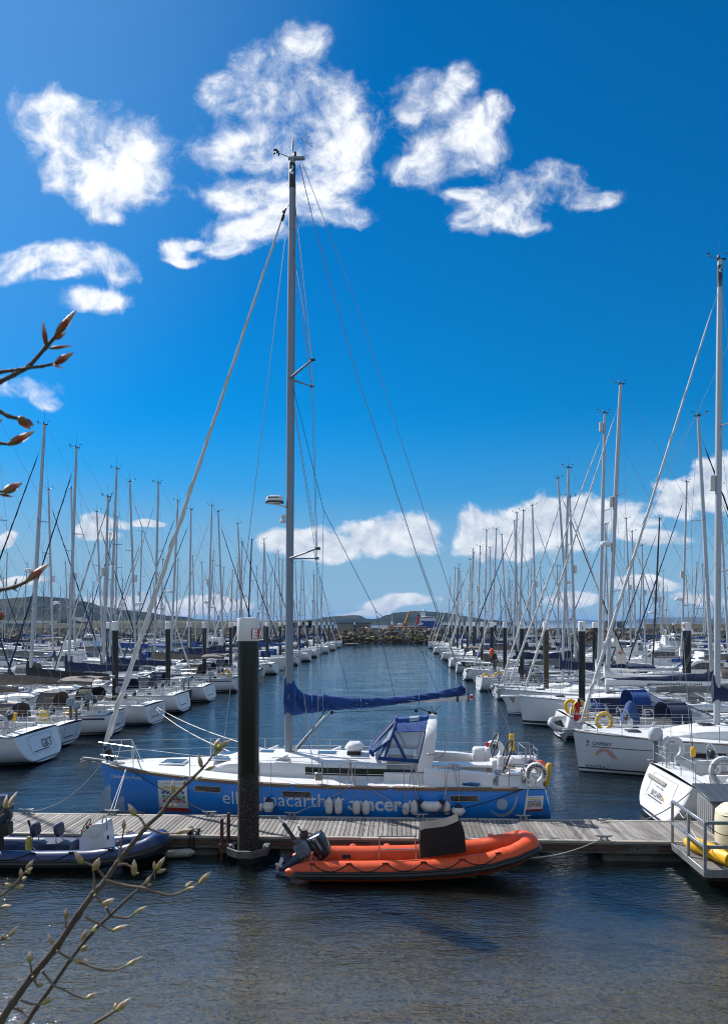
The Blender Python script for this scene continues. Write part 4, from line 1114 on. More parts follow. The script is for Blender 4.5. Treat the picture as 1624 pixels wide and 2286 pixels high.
    mi.tube([(xt+.01,0,zt+.08),(xt-.02,0,zt+.30)], .010, 4); mi.tube([(xt-.01,0,zt+.28),(xt-.03,0,zt+.68)], .020, 6)
    mi.lathe([(.045,0),(.045,.13),(.03,.15)], 8, (xt-.08,0,zt+.08))
    mi.tube([(xt-.40,0,zt+.0),(xt-.40,0,zt+.98)], .005, 4)
    for dx, dy in ((.16,.05),(-.13,.12),(-.20,0),(-.18,-.12)):
        mi.tube([(xt-.40,0,zt+.50),(xt-.40+dx,dy,zt+.50+.12*(1 if dy>0 else -.3))], .005, 4); mi.ball((xt-.40+dx,dy,zt+.50+.12*(1 if dy>0 else -.3)), .022, 5, 3)
    mi.build('masthead_instrument', BLACKP, ms)
    # spreaders
    tips = []
    for (px, py, y), (rx, ry) in (((697,803,1.2),(645,832)), ((695,862,-1.2),(650,845)), ((708,1224,1.65),(645,1243)), ((706,1246,-1.65),(645,1243))):
        tip = lp(px, py, y); tips.append(tip); zz = tip.z-.14; f = (zz-zb)/(H-zb)
        q = MB(); q.tube([(xm-rake*f, .06*(1 if y > 0 else -1), zz), tip], [.055,.034], 8, flat=.5); q.tube([tip+Vector((.05,0,0)), tip-Vector((.08,0,0))], .04, 6, mi=1); q.build('spreader', [ALU, BLACKP], ms)
    rd = MB(); c = lp(613,1122,.0)
    rd.lathe([(.0,.215),(.16,.21),(.245,.175),(.275,.06),(.272,.0),(.20,-.03),(0,-.03)], 22, c, mi=0); rd.lathe([(.277,-.012),(.279,-.012),(.279,.035),(.277,.035)], 22, c, mi=1)
    rd.add([c+Vector((.05,-.1,-.03)), c+Vector((.05,.1,-.03)), c+Vector((-.34,.08,-.10)), c+Vector((-.34,-.08,-.10)), c+Vector((-.34,.08,-.15)), c+Vector((-.34,-.08,-.15))], [(0,1,2,3),(3,2,4,5),(0,3,5),(1,4,2),(0,5,4,1)], 0)
    ro = rd.build('radome', [WHITE, BLACKP], ms)
    def rtext(x, y):
        a = (x-.0)/.275; return (c.x-.255*math.sin(a)*1.0, .262*math.cos(a), c.z+.095+y)
    vs, fs = text_geo('Raymarine', .085, .003, 1.0); wd = max(v[0] for v in vs)
    mbt = MB(); mbt.add([rtext(v[0]-wd/2, v[1]) for v in vs], fs); me = bpy.data.meshes.new('lettering'); me.from_pydata(mbt.v, [], mbt.f); me.materials.append(BLACKP)
    ot = bpy.data.objects.new('lettering', me); COL.objects.link(ot); ot.parent = ro
    dl = MB(); c = lp(631,1157); dl.box(c+Vector((-.02,0,.06)), (.14,.12,.10), bev=.02); dl.lathe([(.10,-.12),(.07,-.02),(.04,.04)], 10, c); dl.build('deck_light', WHITE, ms)
    # boom, cover, vang, sheets
    ga = lp(655,1579); be = lp(1054,1556)
    bo = MB(); bo.tube([ga, be], .085, 10, flat=1.0); boo = bo.build('boom', WHITE, root)
    q = MB(); q.box(be+Vector((.45,0,0)), (.05,.22,.26)); q.box(be+Vector((.13,0,0)), (.03,.22,.27)); build_each(q, 'boom_band', BLACKP, boo)
    q = MB(); q.box(be+Vector((.04,.112,.02)), (.09,.012,.09)); q.build('boom_sticker', REDP, boo)
    prof = [(634,1512,1594),(638,1508,1596),(648,1511,1598),(656,1520,1597),(664,1537,1595),(676,1546,1593),(690,1550,1592),(705,1551,1590),(722,1550,1588),(745,1553,1585),(770,1556,1583),(800,1557,1581),(830,1557,1579),(860,1556,1575),(890,1554,1571),(920,1551,1567),(950,1547,1563),(975,1543,1560),(1000,1537,1557),(1018,1533,1554),(1030,1529,1552),(1036,1531,1550),(1038,1538,1548)]
    rnd = random.Random(3); cv = MB(); rings = []; ns = 20
    dense = []
    for a, b in zip(prof, prof[1:]):
        k = 3
        for i in range(k): dense.append(tuple(a[j]+(b[j]-a[j])*i/k for j in range(3)))
    dense.append(prof[-1])
    ph = [rnd.uniform(0,6.28) for _ in range(6)]
    for i, (px, yt, yb) in enumerate(dense):
        s_ = (px-634)/404; a = lp(px, yt); b = lp(px, yb); cz = (a.z+b.z)/2; hz = (a.z-b.z)/2
        w = .165*(1-.30*s_)*(1 if 0 < i < len(dense)-1 else .6)
        ring = []
        for j in range(ns):
            th = 2*math.pi*j/ns; ca, sa = math.cos(th), math.sin(th)
            # diagonal folds running down from the lashings
            wr = .026*math.sin(px*.21+sa*5+ph[0])+.022*math.sin(px*.47-sa*7+ph[1])+.020*math.sin(px*.9+sa*4+ph[2])
            ww = w*(1-.55*max(0, sa)**1.6)*abs(ca)**.7*(1 if ca > 0 else -1)
            ring.append((a.x, ww+(wr*1.3 if ca > 0 else -wr*1.3)*abs(ca), cz+hz*sa+wr*.35))
        rings.append(ring)
    cv.loft(rings, True, True); cvo = cv.build('sail_cover', BLUE, root, ang=80)
    ls = MB()
    for px, t_, b_ in ((698,1549,1592),(722,1549,1589),(806,1556,1583),(935,1548,1572)):
        a = lp(px,t_); b = lp(px,b_); k = (a.z-b.z)/2; cz = (a.z+b.z)/2
        ls.tube([(a.x, .17*math.cos(t), cz+(k+.012)*math.sin(t)) for t in [2*math.pi*i/16 for i in range(16)]], .012, 4, closed=True)
    p = lp(720,1583,.18); ls.tube([p+Vector((.02,0,.2)), p+Vector((-.03,.02,0)), p+Vector((.03,.02,-.08)), p+Vector((-.02,.01,-.12))], .022, 5)
    ls.build('lashing', BLROPE, cvo)
    vg = MB(); a = lp(737,1584); b = lp(650,1681)
    vg.tube([a, a.lerp(b,.55)], .022, 6); vg.tube([a.lerp(b,.45), b], .03, 6)
    for dy in (.05,-.05): vg.tube([a+Vector((.12,dy,0)), b+Vector((-.1,dy,-.02))], .010, 4, mi=1)
    vg.build('boom_vang', [STEEL, BROPE], boo)
    sh = MB()
    top_ = path[8]+Vector((0,0,.12))
    for px, py in ((930,1579),(962,1575),(983,1574)): sh.tube([lp(px,py), top_+Vector((0,.04,0))], .010, 4)
    for p in (top_+Vector((.08,0,.0)), top_+Vector((-.08,0,-.03)), lp(928,1580)+Vector((0,0,-.08)), lp(741,1590)): sh.ball(p, .055, 8, 6, sc=(1,.6,1))
    sh.tube([lp(741,1590), lp(928,1583)], .008, 4); sh.tube([lp(741,1590), lp(690,1640), xm and lp(652,1684)], .007, 4)
    sh.build('mainsheet', BROPE, boo)
    # furled genoa, drum, stays
    fa, fb_ = lp(234,1664), lp(632,480)
    furled_mesh(fa, fb_, .078, .027, 1.0, 60).build('furled_sail', SAIL, root)
    fd = MB(); fd.tube([fb_, fb_.lerp(lp(641,455),.6)], .035, 6); fd.tube([lp(629,492), lp(633,480)], .05, 8); fd.tube([lp(632.8,475), lp(634,471)], .05, 8)
    dr = lp(239,1680); bw = lp(243,1712)
    fd.lathe([(.10,-.10),(.11,-.09),(.06,-.07),(.06,.06),(.11,.08),(.10,.10)], 12, dr-Vector((0,0,.02))); fd.tube([fa, lp(243,1712)], .03, 6)
    fd.tube([lp(243,1672), lp(250,1690), lp(250,1715)], .06, 7)
    fd.build('furling_drum', BLACKP, root)
    rg = MB(); r = .0085
    rg.tube([lp(632,480), lp(641,455)], .012, 5); rg.tube([lp(230,1690), lp(236,1668)], .014, 5)
    rg.tube([lp(640,505), lp(494,1702)], .010, 4)
    bst = lp(666,366); sp2 = lp(1012,1345); rg.tube([lp(675,366), lp(800,690), sp2], r, 4)
    for y in (1.6,-1.6): rg.tube([sp2, Vector((xs+.25, y, F.zs(0)+.1))], r, 4)
    cat = [lp(668,366), lp(703,510), lp(748,668), lp(800,850), lp(860,1025), lp(930,1240), lp(985,1395), lp(1024,1490), lp(1048,1545)]
    rg.tube(cat, .012, 4); rg.tube([cat[-4]+Vector((-.05,0,0)), cat[-3]+Vector((-.05,0,0)), be+Vector((.2,0,.05))], .008, 4)
    ch_n, ch_f = lp(711,1736,2.02), lp(709,1700,-1.95)
    for sg, (u_, l_), ch in ((1,(0,2),ch_n), (-1,(1,3),ch_f)):
        tu, tl = tips[u_], tips[l_]
        rg.tube([lp(655,420,.05*sg), tu, tl, ch], r, 4)
        rg.tube([lp(648,850,.05*sg), tl], r, 4); rg.tube([lp(645,1260,.06*sg), ch+Vector((.15,-.1*sg,0))], r, 4)
        rg.tube([lp(652,548,.05*sg), tu], r, 4)
    rg.build('rigging', WIRE, root)
    jk = MB()
    for sg in (1,-1):
        kn = lp(722,1138,.22*sg); jk.tube([lp(655,868,.1*sg), lp(700,1050,.18*sg), kn], .009, 4)
        k2 = lp(838,1363,.25*sg); jk.tube([kn, k2], .009, 4); jk.tube([kn, lp(714,1549,.12*sg)], .007, 4)
        jk.tube([k2, lp(880,1555,.12*sg)], .008, 4); k3 = lp(940,1452,.22*sg); jk.tube([k2, k3], .008, 4)
        jk.tube([k3, lp(975,1543,.1*sg)], .007, 4); jk.tube([k3, lp(1032,1530,.1*sg)], .007, 4)
        jk.tube([lp(700,1230,.2*sg), lp(778,1548,.12*sg)], .007, 4)
        jk.tube([lp(646,1255,.1*sg), lp(660,1600,.3*sg), lp(700,1690,.8*sg)], .006, 4)
    jk.build('lazy_jack', BLROPE, root)
    # chainplate covers, guard rails
    gr = MB()
    def edge(px, up, sg=1):
        y = 2.0
        for _ in range(3):
            x = lp(px, 1700, y*sg).x; y = max(.1, F.b(F.tx(x))-.08)
        return Vector((x, sg*y, F.zs(F.tx(x))+.05+up))
    for px in (424,577,719):
        gr.tube([edge(px,0), edge(px,.60)], .015, 6)
    for px in (471,592,736,905): gr.tube([edge(px,0,-1), edge(px,.60,-1)], .015, 6)
    gts = []
    for p0, p1 in ((777,786),(916,932),(997,1017)):
        a0, a1 = edge(p0-3,0), edge(p1+3,0); t0_, t1_ = edge(p0+3,.62), edge(p1-3,.62)
        gr.tube([a0, t0_+Vector((0,0,-.05)), t0_, t1_, t1_+Vector((0,0,-.05)), a1], .016, 6); gts.append((t0_, t1_))
    for up in (.59,.30):
        gr.tube([edge(300,up), edge(424,up), edge(577,up), edge(719,up), edge(783,up)], .006, 4)
        gr.tube([edge(783,up), edge(925,up)], .006, 4); gr.tube([edge(1010,up), edge(1140,up)], .006, 4)
        gr.tube([edge(310,up,-1), edge(471,up,-1), edge(592,up,-1), edge(736,up,-1), edge(905,up,-1), edge(1090,up,-1)], .006, 4)
    pb_ = lp(238,1657,.0)
    for sg in (1,-1):
        pl = edge(297,.62,sg)
        gr.tube([edge(316,0,sg), pl, Vector((xb-.05, .22*sg, pb_.z+.04))], .016, 6)
        gr.tube([edge(316,.3,sg), Vector((xb-.10, .2*sg, pb_.z-.34))], .014, 6); gr.tube([edge(297,.0,sg), pl], .014, 6); gr.tube([edge(262,.0,sg), Vector((xb-.5,.45*sg,pb_.z))], .014, 6)
        for up in (.62,.32):
            gr.tube([edge(1135,up,sg), edge(1180,up,sg), Vector((xs+.15, sg*(F.b(0)-.1), F.zs(0)+.05+up)), Vector((xs+.10, sg*.75, F.zs(0)+.05+up))], .016, 6)
        for x_ in (edge(1135,0,sg), edge(1180,0,sg), Vector((xs+.15, sg*(F.b(0)-.1), F.zs(0)+.05)), Vector((xs+.10, sg*.75, F.zs(0)+.05))): gr.tube([x_, x_+Vector((0,0,.62))], .016, 6)
        gr.tube([Vector((xs+.12,sg*.35,F.zs(0)+.05)), Vector((xs+.12,sg*.35,F.zs(0)+.85)), Vector((xs-.08,sg*.35,F.zs(0)+.85)), Vector((xs-.08,sg*.35,F.zs(0)+.2))], .016, 6)
    for k in range(4): gr.tube([Vector((xs-.08,-.35,F.zs(0)+.25+.18*k)), Vector((xs-.08,.35,F.zs(0)+.25+.18*k))], .013, 5)
    gr.build('guard_rail', STEEL, root)
    cp = MB(); cp.box(ch_n+Vector((0,-.02,.03)), (.22,.08,.22), bev=.02); cp.box(ch_f+Vector((0,.02,.03)), (.22,.08,.22), bev=.02); cp.build('chainplate', STEEL, root)
    # anchor over the bow roller
    an = MB(); a0 = lp(226,1700); 
    an.box(a0+Vector((-.15,0,-.03)), (.9,.16,.08), bev=.02); an.tube([a0+Vector((-.2,0,.02)), lp(205,1694), lp(188,1692), lp(182,1697)], [.04,.05,.05,.04], 8)
    tipp = lp(200,1720); bk = lp(171,1704)
    an.add([lp(196,1694), bk+Vector((0,.30,0)), tipp, bk+Vector((0,-.30,0)), lp(186,1700)], [(0,1,2),(0,2,3),(1,4,2),(4,3,2),(0,3,4),(0,4,1)])
    an.build('anchor', GALV, root)
    lg = MB()
    for k, (px, y) in enumerate(((262,.3),(285,-.2),(270,0.0))):
        c = lp(px,1702,y); lg.ball(c, .11, 8, 5, sc=(2.2,1,.6))
    lg.build('foredeck_rope', WROPE, root)
    # coiled lines on deck
    cl = MB(); rnd = random.Random(9)
    for c, rr in ((lp(1045,1743,1.75), .14),(lp(1058,1744,1.8), .12)):
        cl = MB()
        for k in range(5): cl.tube([c+Vector((rr*math.cos(a)*(1+.2*k*.3)+rnd.uniform(-.03,.03), rnd.uniform(-.10,.10)+.10*math.sin(a), .012*k+rr*.12*math.sin(a)-.10)) for a in [2*math.pi*i/12 for i in range(12)]], .013, 4, closed=True)
        cl.build('blue_coil', BLROPE, root)
    for c in (lp(1105,1745,1.75), lp(1167,1722,1.85), lp(1108,1740,1.7)):
        c2 = MB()
        for k in range(5): c2.tube([c+Vector((.05*math.cos(a)+rnd.uniform(-.03,.03), rnd.uniform(-.03,.03), .19*math.sin(a)-.1+rnd.uniform(-.03,.03))) for a in [2*math.pi*i/12 for i in range(12)]], .012, 4, closed=True)
        c2.build('grey_coil', GROPE, root)
    blk = MB()
    for px, py in ((1020,1741),(1078,1746),(1140,1745),(650,1685),(640,1686)): blk.box(lp(px,py,1.65 if px > 700 else .1), (.16,.12,.10), bev=.03)
    build_each(blk, 'deck_block', BLACKP, dk)
    # ---- loose gear hung on the rails: things of their own
    W2 = lambda p: root.matrix_basis @ Vector(p)
    def hang(name, label, cat, mb, mats, group=None):
        o = mb.build(name, mats); o.matrix_basis = Matrix.Translation(M(U0, MY_V)) @ Matrix.Rotation(math.pi-AZ, 4, 'Z'); return tag(o, label, cat, group)
    lbm = mat('life_ring_white', (.70,.70,.69), .6, var=.06)
    q = MB(); c = lp(1194,1727,1.95); horseshoe(q, c+Vector((0,.08,.02)), .235, .085)
    o = hang('lifebuoy', 'white horseshoe lifebuoy lettered in black on the near stern rail of the blue yacht', 'lifebuoy', q, lbm)
    vs, fs = text_geo('CALEDONIAN HERO', .105, .004, 1.0); wd = max(v[0] for v in vs); mt_ = MB(); pp = []
    for v in vs:
        a = R(205)-(v[0]/wd)*R(230); rr = .200+v[1]*1.0; pp.append(c+Vector((-rr*math.cos(a)*.95, .178, .02+rr*math.sin(a))))
    me = bpy.data.meshes.new('lettering'); me.from_pydata(pp, [], fs); me.materials.append(BLACKP); t = bpy.data.objects.new('lettering', me); COL.objects.link(t); t.parent = o
    q = MB(); c = lp(1102,1676,-1.95); horseshoe(q, c+Vector((0,.08,.02)), .26, .10); 
    o = hang('lifebuoy', 'white horseshoe lifebuoy on the far stern rail, beside the yellow and blue pole', 'lifebuoy', q, lbm)
    q = MB(); q.box(c+Vector((0,.16,.16)), (.20,.08,.17), bev=.03); q.build('strobe_light', BLACKP, o)
    q = MB(); q.box(c+Vector((.24,.17,.22)), (.12,.04,.16), bev=.01); q.build('red_tab', REDP, o)
    a, b = lp(1141,1638,-1.95), lp(1144,1716,-1.95); m1 = a.lerp(b,.47)
    q = MB(); q.tube([a, m1], .085, 10, mi=0); q.tube([m1, b], .078, 10, mi=1); q.tube([a+Vector((0,0,.12)), a], .02, 6, mi=2)
    o = hang('danbuoy', 'slim yellow over blue man overboard pole standing at the far stern rail', 'danbuoy', q, [YEL, NAVY, BLACKP])
    a, b = lp(1225,1703,1.3), lp(1217,1754,1.3)
    q = MB(); q.tube([a, a.lerp(b,.1), a.lerp(b,.5), b], [.08,.13,.13,.10], 10, flat=.7); hang('rescue_sling', 'ochre yellow rescue sling bag hung at the stern corner of the blue yacht', 'rescue bag', q, mat('ochre_bag', (.50,.30,.03), .75, var=.15, bump=.3))
    q = MB(); c = lp(1204,1707,1.0); q.ball(c, .16, 10, 7, sc=(1,.8,.9)); hang('buoy', 'small orange inflatable buoy at the stern beside the ochre bag', 'buoy', q, mat('orange_plastic', (.75,.10,.02), .4))
    q = MB(); c = lp(1185,1707,.6); q.ball(c, .17, 10, 7, sc=(1.1,.8,.9)); hang('sack', 'small navy sack tied to the stern rail behind the lettered lifebuoy', 'sack', q, NAVY)
    # fenders hanging on the port side
    def fender_at(px, top_py, bot_py, label, r, navy=False, hang_py=1752, k=0):
        p = hull_px(px, (top_py+bot_py)/2); y = F.side(p.x, p.z)+r
        z1_, z0_ = lp(px, top_py, y).z, lp(px, bot_py, y).z
        th = thing('fender', label, 'fender', M(U0, MY_V) + (Matrix.Rotation(math.pi-AZ, 3, 'Z') @ Vector((p.x, y+.005, z0_))), math.pi-AZ, 'fenders hanging on the blue yacht')
        H_ = z1_-z0_; prof = [(.02,0),(r*.55,.01),(r*.92,.06),(r,.14),(r,H_*.72),(r*.9,H_*.82),(r*.45,H_*.93),(.035,H_*.97),(.03,H_)]
        if navy: prof = [(.02,0),(r*.7,.02),(r,.15),(r*1.02,H_*.3),(r*.96,H_*.5),(r*.75,H_*.7),(r*.38,H_*.88),(.04,H_*.97),(.03,H_)]
        q = MB()
        if navy:
            q.lathe(prof[:6], 16, mi=0); q.lathe(prof[5:], 16, mi=1)
        else: q.lathe(prof, 16)
        q.build('body', [FENDW, NAVY] if navy else FENDW, th)
        rp = MB(); e_ = edge(px + (3 if k % 2 else -4), .05); loc = Vector((e_.x-p.x, e_.y-y+.05, e_.z-z0_))
        rp.tube([(0,0,H_-.01), (loc.x*.3, -.0, H_+.25*(loc.z-H_)), loc, loc+Vector((0,-.03,.5))], .008, 4)
        rp.build('lanyard', GROPE, th)
    FL = [(585,1792,1811,'white fender half hidden behind the thick black pile',.09,False),(601.5,1778,1812,'white fender with navy shoulder, just beside the thick black pile',.15,True),
          (735,1779,1817,'white fender hanging over the letter h of the blue hull',.108,False),(756,1779,1817,'white fender hanging over the letter r of the blue hull',.108,False),
          (796,1786,1818,'white fender hanging over the letter a of cancer',.108,False),(817,1786,1818,'white fender hanging over the letter n of cancer',.108,False),
          (905,1791,1819,'short white fender before the word trust on the blue hull',.10,False),(924,1785,1819,'white fender hanging over the letter r of trust',.105,False),
          (996,1788,1818,'white fender next to the widest fender with the navy shoulder',.10,False),(1021,1793,1819,'widest fender of the blue yacht, white with a navy shoulder',.185,True)]
    for k, (px, a, b, lab, r, nv) in enumerate(FL): fender_at(px, a if nv else a, b, lab, r, nv, k=k)
    p = hull_px(961, 1795); y = F.side(p.x, p.z)+.17
    th = thing('fender', 'fat white fender hung level by both ends over the word trust', 'fender', M(U0, MY_V) + (Matrix.Rotation(math.pi-AZ, 3, 'Z') @ Vector((p.x, y, p.z))), math.pi-AZ, 'fenders hanging on the blue yacht')
    q = MB(); q.tube([(.30,0,.10),(.20,0,.03),(.10,0,-.02),(-.10,0,-.02),(-.20,0,.03),(-.30,0,.10)], [.05,.11,.14,.14,.11,.05], 14); q.build('body', FENDW, th)
    q = MB(); q.tube([(.34,0,.16),(.26,0,.08)], [.05,.10], 10); q.tube([(-.34,0,.16),(-.26,0,.08)], [.05,.10], 10); q.build('end_cap', NAVY, th)
    q = MB(); zt = F.zs(.2)-p.z+.1; q.tube([(.34,0,.16),(.46,-.1,zt),(.5,-.15,zt+.5)], .009, 4); q.tube([(-.34,0,.16),(-.42,-.1,zt),(-.45,-.15,zt+.5)], .009, 4); q.build('lanyard', GROPE, th)
    return root, F, lp, U0
main_yacht, MF, MLP, MU0 = build_main_yacht()
# ------------------------------------------------------------------ near pontoon
VF, VR = 18.65, 20.68
def build_pontoon():
    root = thing('pontoon', 'long floating pontoon with grey weathered planks in front of the blue yacht', 'pontoon', M(0, 0), -AZ)
    wood = bpy.data.materials.new('weathered_planks'); wood.use_nodes = True; nt = wood.node_tree; b = nt.nodes['Principled BSDF']; N = nt.nodes.new; Lk = nt.links.new
    at = N('ShaderNodeAttribute'); at.attribute_name = 'shade'; tc = N('ShaderNodeTexCoord')
    mp = N('ShaderNodeMapping'); mp.inputs['Scale'].default_value = (14,.9,14); Lk(tc.outputs['Object'], mp.inputs[0])
    n1 = N('ShaderNodeTexNoise'); n1.inputs['Scale'].default_value = 2.2; n1.inputs['Detail'].default_value = 7; n1.inputs['Roughness'].default_value = .65; Lk(mp.outputs[0], n1.inputs['Vector'])
    n2 = N('ShaderNodeTexNoise'); n2.inputs['Scale'].default_value = .9; n2.inputs['Detail'].default_value = 4; Lk(tc.outputs['Object'], n2.inputs['Vector'])
    ad = N('ShaderNodeMath'); ad.operation = 'MULTIPLY_ADD'; Lk(n1.outputs['Fac'], ad.inputs[0]); ad.inputs[1].default_value = .55; Lk(at.outputs['Fac'], ad.inputs[2])
    ad2 = N('ShaderNodeMath'); ad2.operation = 'MULTIPLY_ADD'; Lk(n2.outputs['Fac'], ad2.inputs[0]); ad2.inputs[1].default_value = .45; Lk(ad.outputs[0], ad2.inputs[2])
    cr = N('ShaderNodeValToRGB'); e = cr.color_ramp.elements; e[0].position = .35; e[0].color = (.075,.066,.058,1); e[1].position = 1.15 if False else .98; e[1].color = (.34,.325,.31,1)
    k = e.new(.68); k.color = (.195,.182,.17,1)
    Lk(ad2.outputs[0], cr.inputs[0]); Lk(cr.outputs[0], b.inputs['Base Color']); b.inputs['Roughness'].default_value = .8
    bp = N('ShaderNodeBump'); bp.inputs['Strength'].default_value = .3; bp.inputs['Distance'].default_value = .01; Lk(n1.outputs['Fac'], bp.inputs['Height']); Lk(bp.outputs[0], b.inputs['Normal'])
    rnd = random.Random(2); mb = MB(); sh = []
    u = -19.0
    while u < 16:
        w = .118; s_ = rnd.uniform(.02,.34) if rnd.random() < .8 else rnd.uniform(.25,.42)
        n0 = len(mb.v); mb.box((u+w/2, (VF+VR)/2, .485+rnd.uniform(-.003,.003)), (w-.014, VR-VF-.24, .03), bev=.004); sh += [s_]*(len(mb.v)-n0)
        u += w
    o = mb.build('plank_deck', wood, root); a = o.data.attributes.new('shade', 'FLOAT', 'POINT'); a.data.foreach_set('value', sh)
    tim = mat('pale_edge_timber', (.36,.325,.27), .75, var=.18, scale=3, streak=(.6,8,8))
    for v in (VF+.06, VR-.06):
        u = -19.0; q = MB()
        while u < 16:
            q.box((u+1.5, v, .475), (2.985,.115,.07), bev=.012); u += 3.0
        q.build('edge_beam', tim, root)
    ch = MB()
    for v, sg in ((VF+.03,-1),(VR-.03,1)):
        ch.box((-1.5, v, .335), (35,.05,.20)); ch.box((-1.5, v+sg*.02, .43), (35,.10,.016)); ch.box((-1.5, v+sg*.02, .24), (35,.10,.016))
        for i in range(56): ch.lathe([(.028,-.01),(.028,.01)], 8, (-18.6+i*.62, v+sg*.03, .335), Matrix.Rotation(R(90),3,'X'), mi=1)
    ch.build('side_channel', [mat('weathered_steel', (.13,.125,.12), .65, metal=.3, var=.45, scale=3), BLACKP], root)
    wt = mat('weathered_wood_facing', (.10,.06,.045), .85, var=.35, scale=3, streak=(.8,8,8))
    q = MB()
    for i in range(11): q.box((-17.5+i*3.1, VF-.005, .345), (2.4,.03,.11), bev=.006)
    q.build('rubbing_timber', wt, root)
    fm = mat('concrete_float', (.15,.145,.13), .9, var=.4, scale=2.5, bump=.5)
    for i in range(9):
        q = MB(); q.box((-17.4+i*3.9, (VF+VR)/2, .0), (2.4, 1.75, .42), bev=.05); q.build('float', fm, root)
    return root
build_pontoon()

def cleat(u, v, label, z=.505, group='mooring cleats on the near pontoon'):
    mb = MB(); mb.tube([(-.20,0,.115),(-.12,0,.10),(.12,0,.10),(.20,0,.115)], [.016,.024,.024,.016], 8)
    for x in (-.07,.07): mb.tube([(x,0,0),(x,0,.10)], [.034,.024], 8)
    mb.box((0,0,.006), (.26,.09,.012))
    o = mb.build('mooring_cleat', GALV, None, loc=M(u, v, z), rz=-AZ); return tag(o, label, 'cleat', group)
UVd = lambda px, v, z=.5: pv(px, 1390, v)[0]
for px, v, lab in ((250,VR-.07,'steel cleat below the white bow rope of the blue yacht'), (468,VR-.07,'steel cleat holding the end of the black bow rope'), (652,VR-.07,'steel cleat at the pontoon edge under the word macarthur'), (938,VR-.07,'steel cleat by the lengthwise black stern rope'), (1167,VR-.07,'steel cleat below the smile emblem at the yacht stern'),
                   (1347,VF+.07,'steel cleat holding the painter of the orange inflatable boat'), (233,VF+.07,'steel cleat beside the white console of the navy inflatable boat'), (436,VF+.07,'steel cleat wrapped in black chain'), (60,VR-.07,'steel cleat holding the long slack white bow rope')):
    cleat(UVd(px, v), v, lab)

def rope(pts, label, m, r=.012, sag=0.0, name='mooring_line', group=None):
    P_ = [Vector(p) for p in pts]; out = []
    for a, b in zip(P_, P_[1:]):
        for i in range(10):
            t = i/10; q = a.lerp(b, t); q.z -= sag*4*t*(1-t); out.append(q)
    out.append(P_[-1]); mb = MB(); mb.tube(out, r, 5); o = mb.build(name, m); return tag(o, label, 'rope', group)
def MW(lp_): p = lp_; return main_yacht.matrix_basis @ p if False else (Matrix.Translation(M(MU0, MY_V)) @ Matrix.Rotation(math.pi-AZ, 4, 'Z')) @ p
Dk = lambda px, v, z=.56: M(UVd(px, v), v, z)
E_ = lambda px, up=.02: (lambda x: MW(Vector((x, MF.b(MF.tx(x))+.02, MF.zs(MF.tx(x))+up))))(MLP(px, 1700, 1.9).x)
rope([MW(MLP(226,1706,.1)), Dk(60,VR-.07)], 'long slack white rope from the blue bow to the pontoon on the left', WROPE, .013, .35)
rope([E_(250), Dk(246,VR-.07)], 'short white rope hanging straight from the blue bow to a cleat', WROPE, .014)
rope([E_(251), Dk(254,VR-.07)], 'second strand of white rope beside the straight bow rope', WROPE, .014)
rope([E_(262), Dk(468,VR-.07)], 'black rope running diagonally across the blue bow to the pontoon', BROPE, .013, .06)
rope([E_(1165), Dk(938,VR-.07)], 'black rope running diagonally across the blue stern over the emblem', BROPE, .014, .10)
rope([E_(1176), Dk(1168,VR-.07)], 'pale rope dropping from the yacht stern to a cleat', WROPE, .016)
rope([E_(786,.05), Dk(650,VR-.07)], 'grey rope sloping over macarthur down towards the black pile', GROPE, .012, .04)
rope([E_(818,.05), Dk(938,VR-.07)], 'grey rope sloping over the word cancer down to the pontoon', GROPE, .012, .04)
rope([Dk(470,VR-.10), Dk(520,VR-.12,.53), Dk(640,VR-.12,.53)], 'pale rope lying along the rear pontoon edge behind the black pile', WROPE, .014)

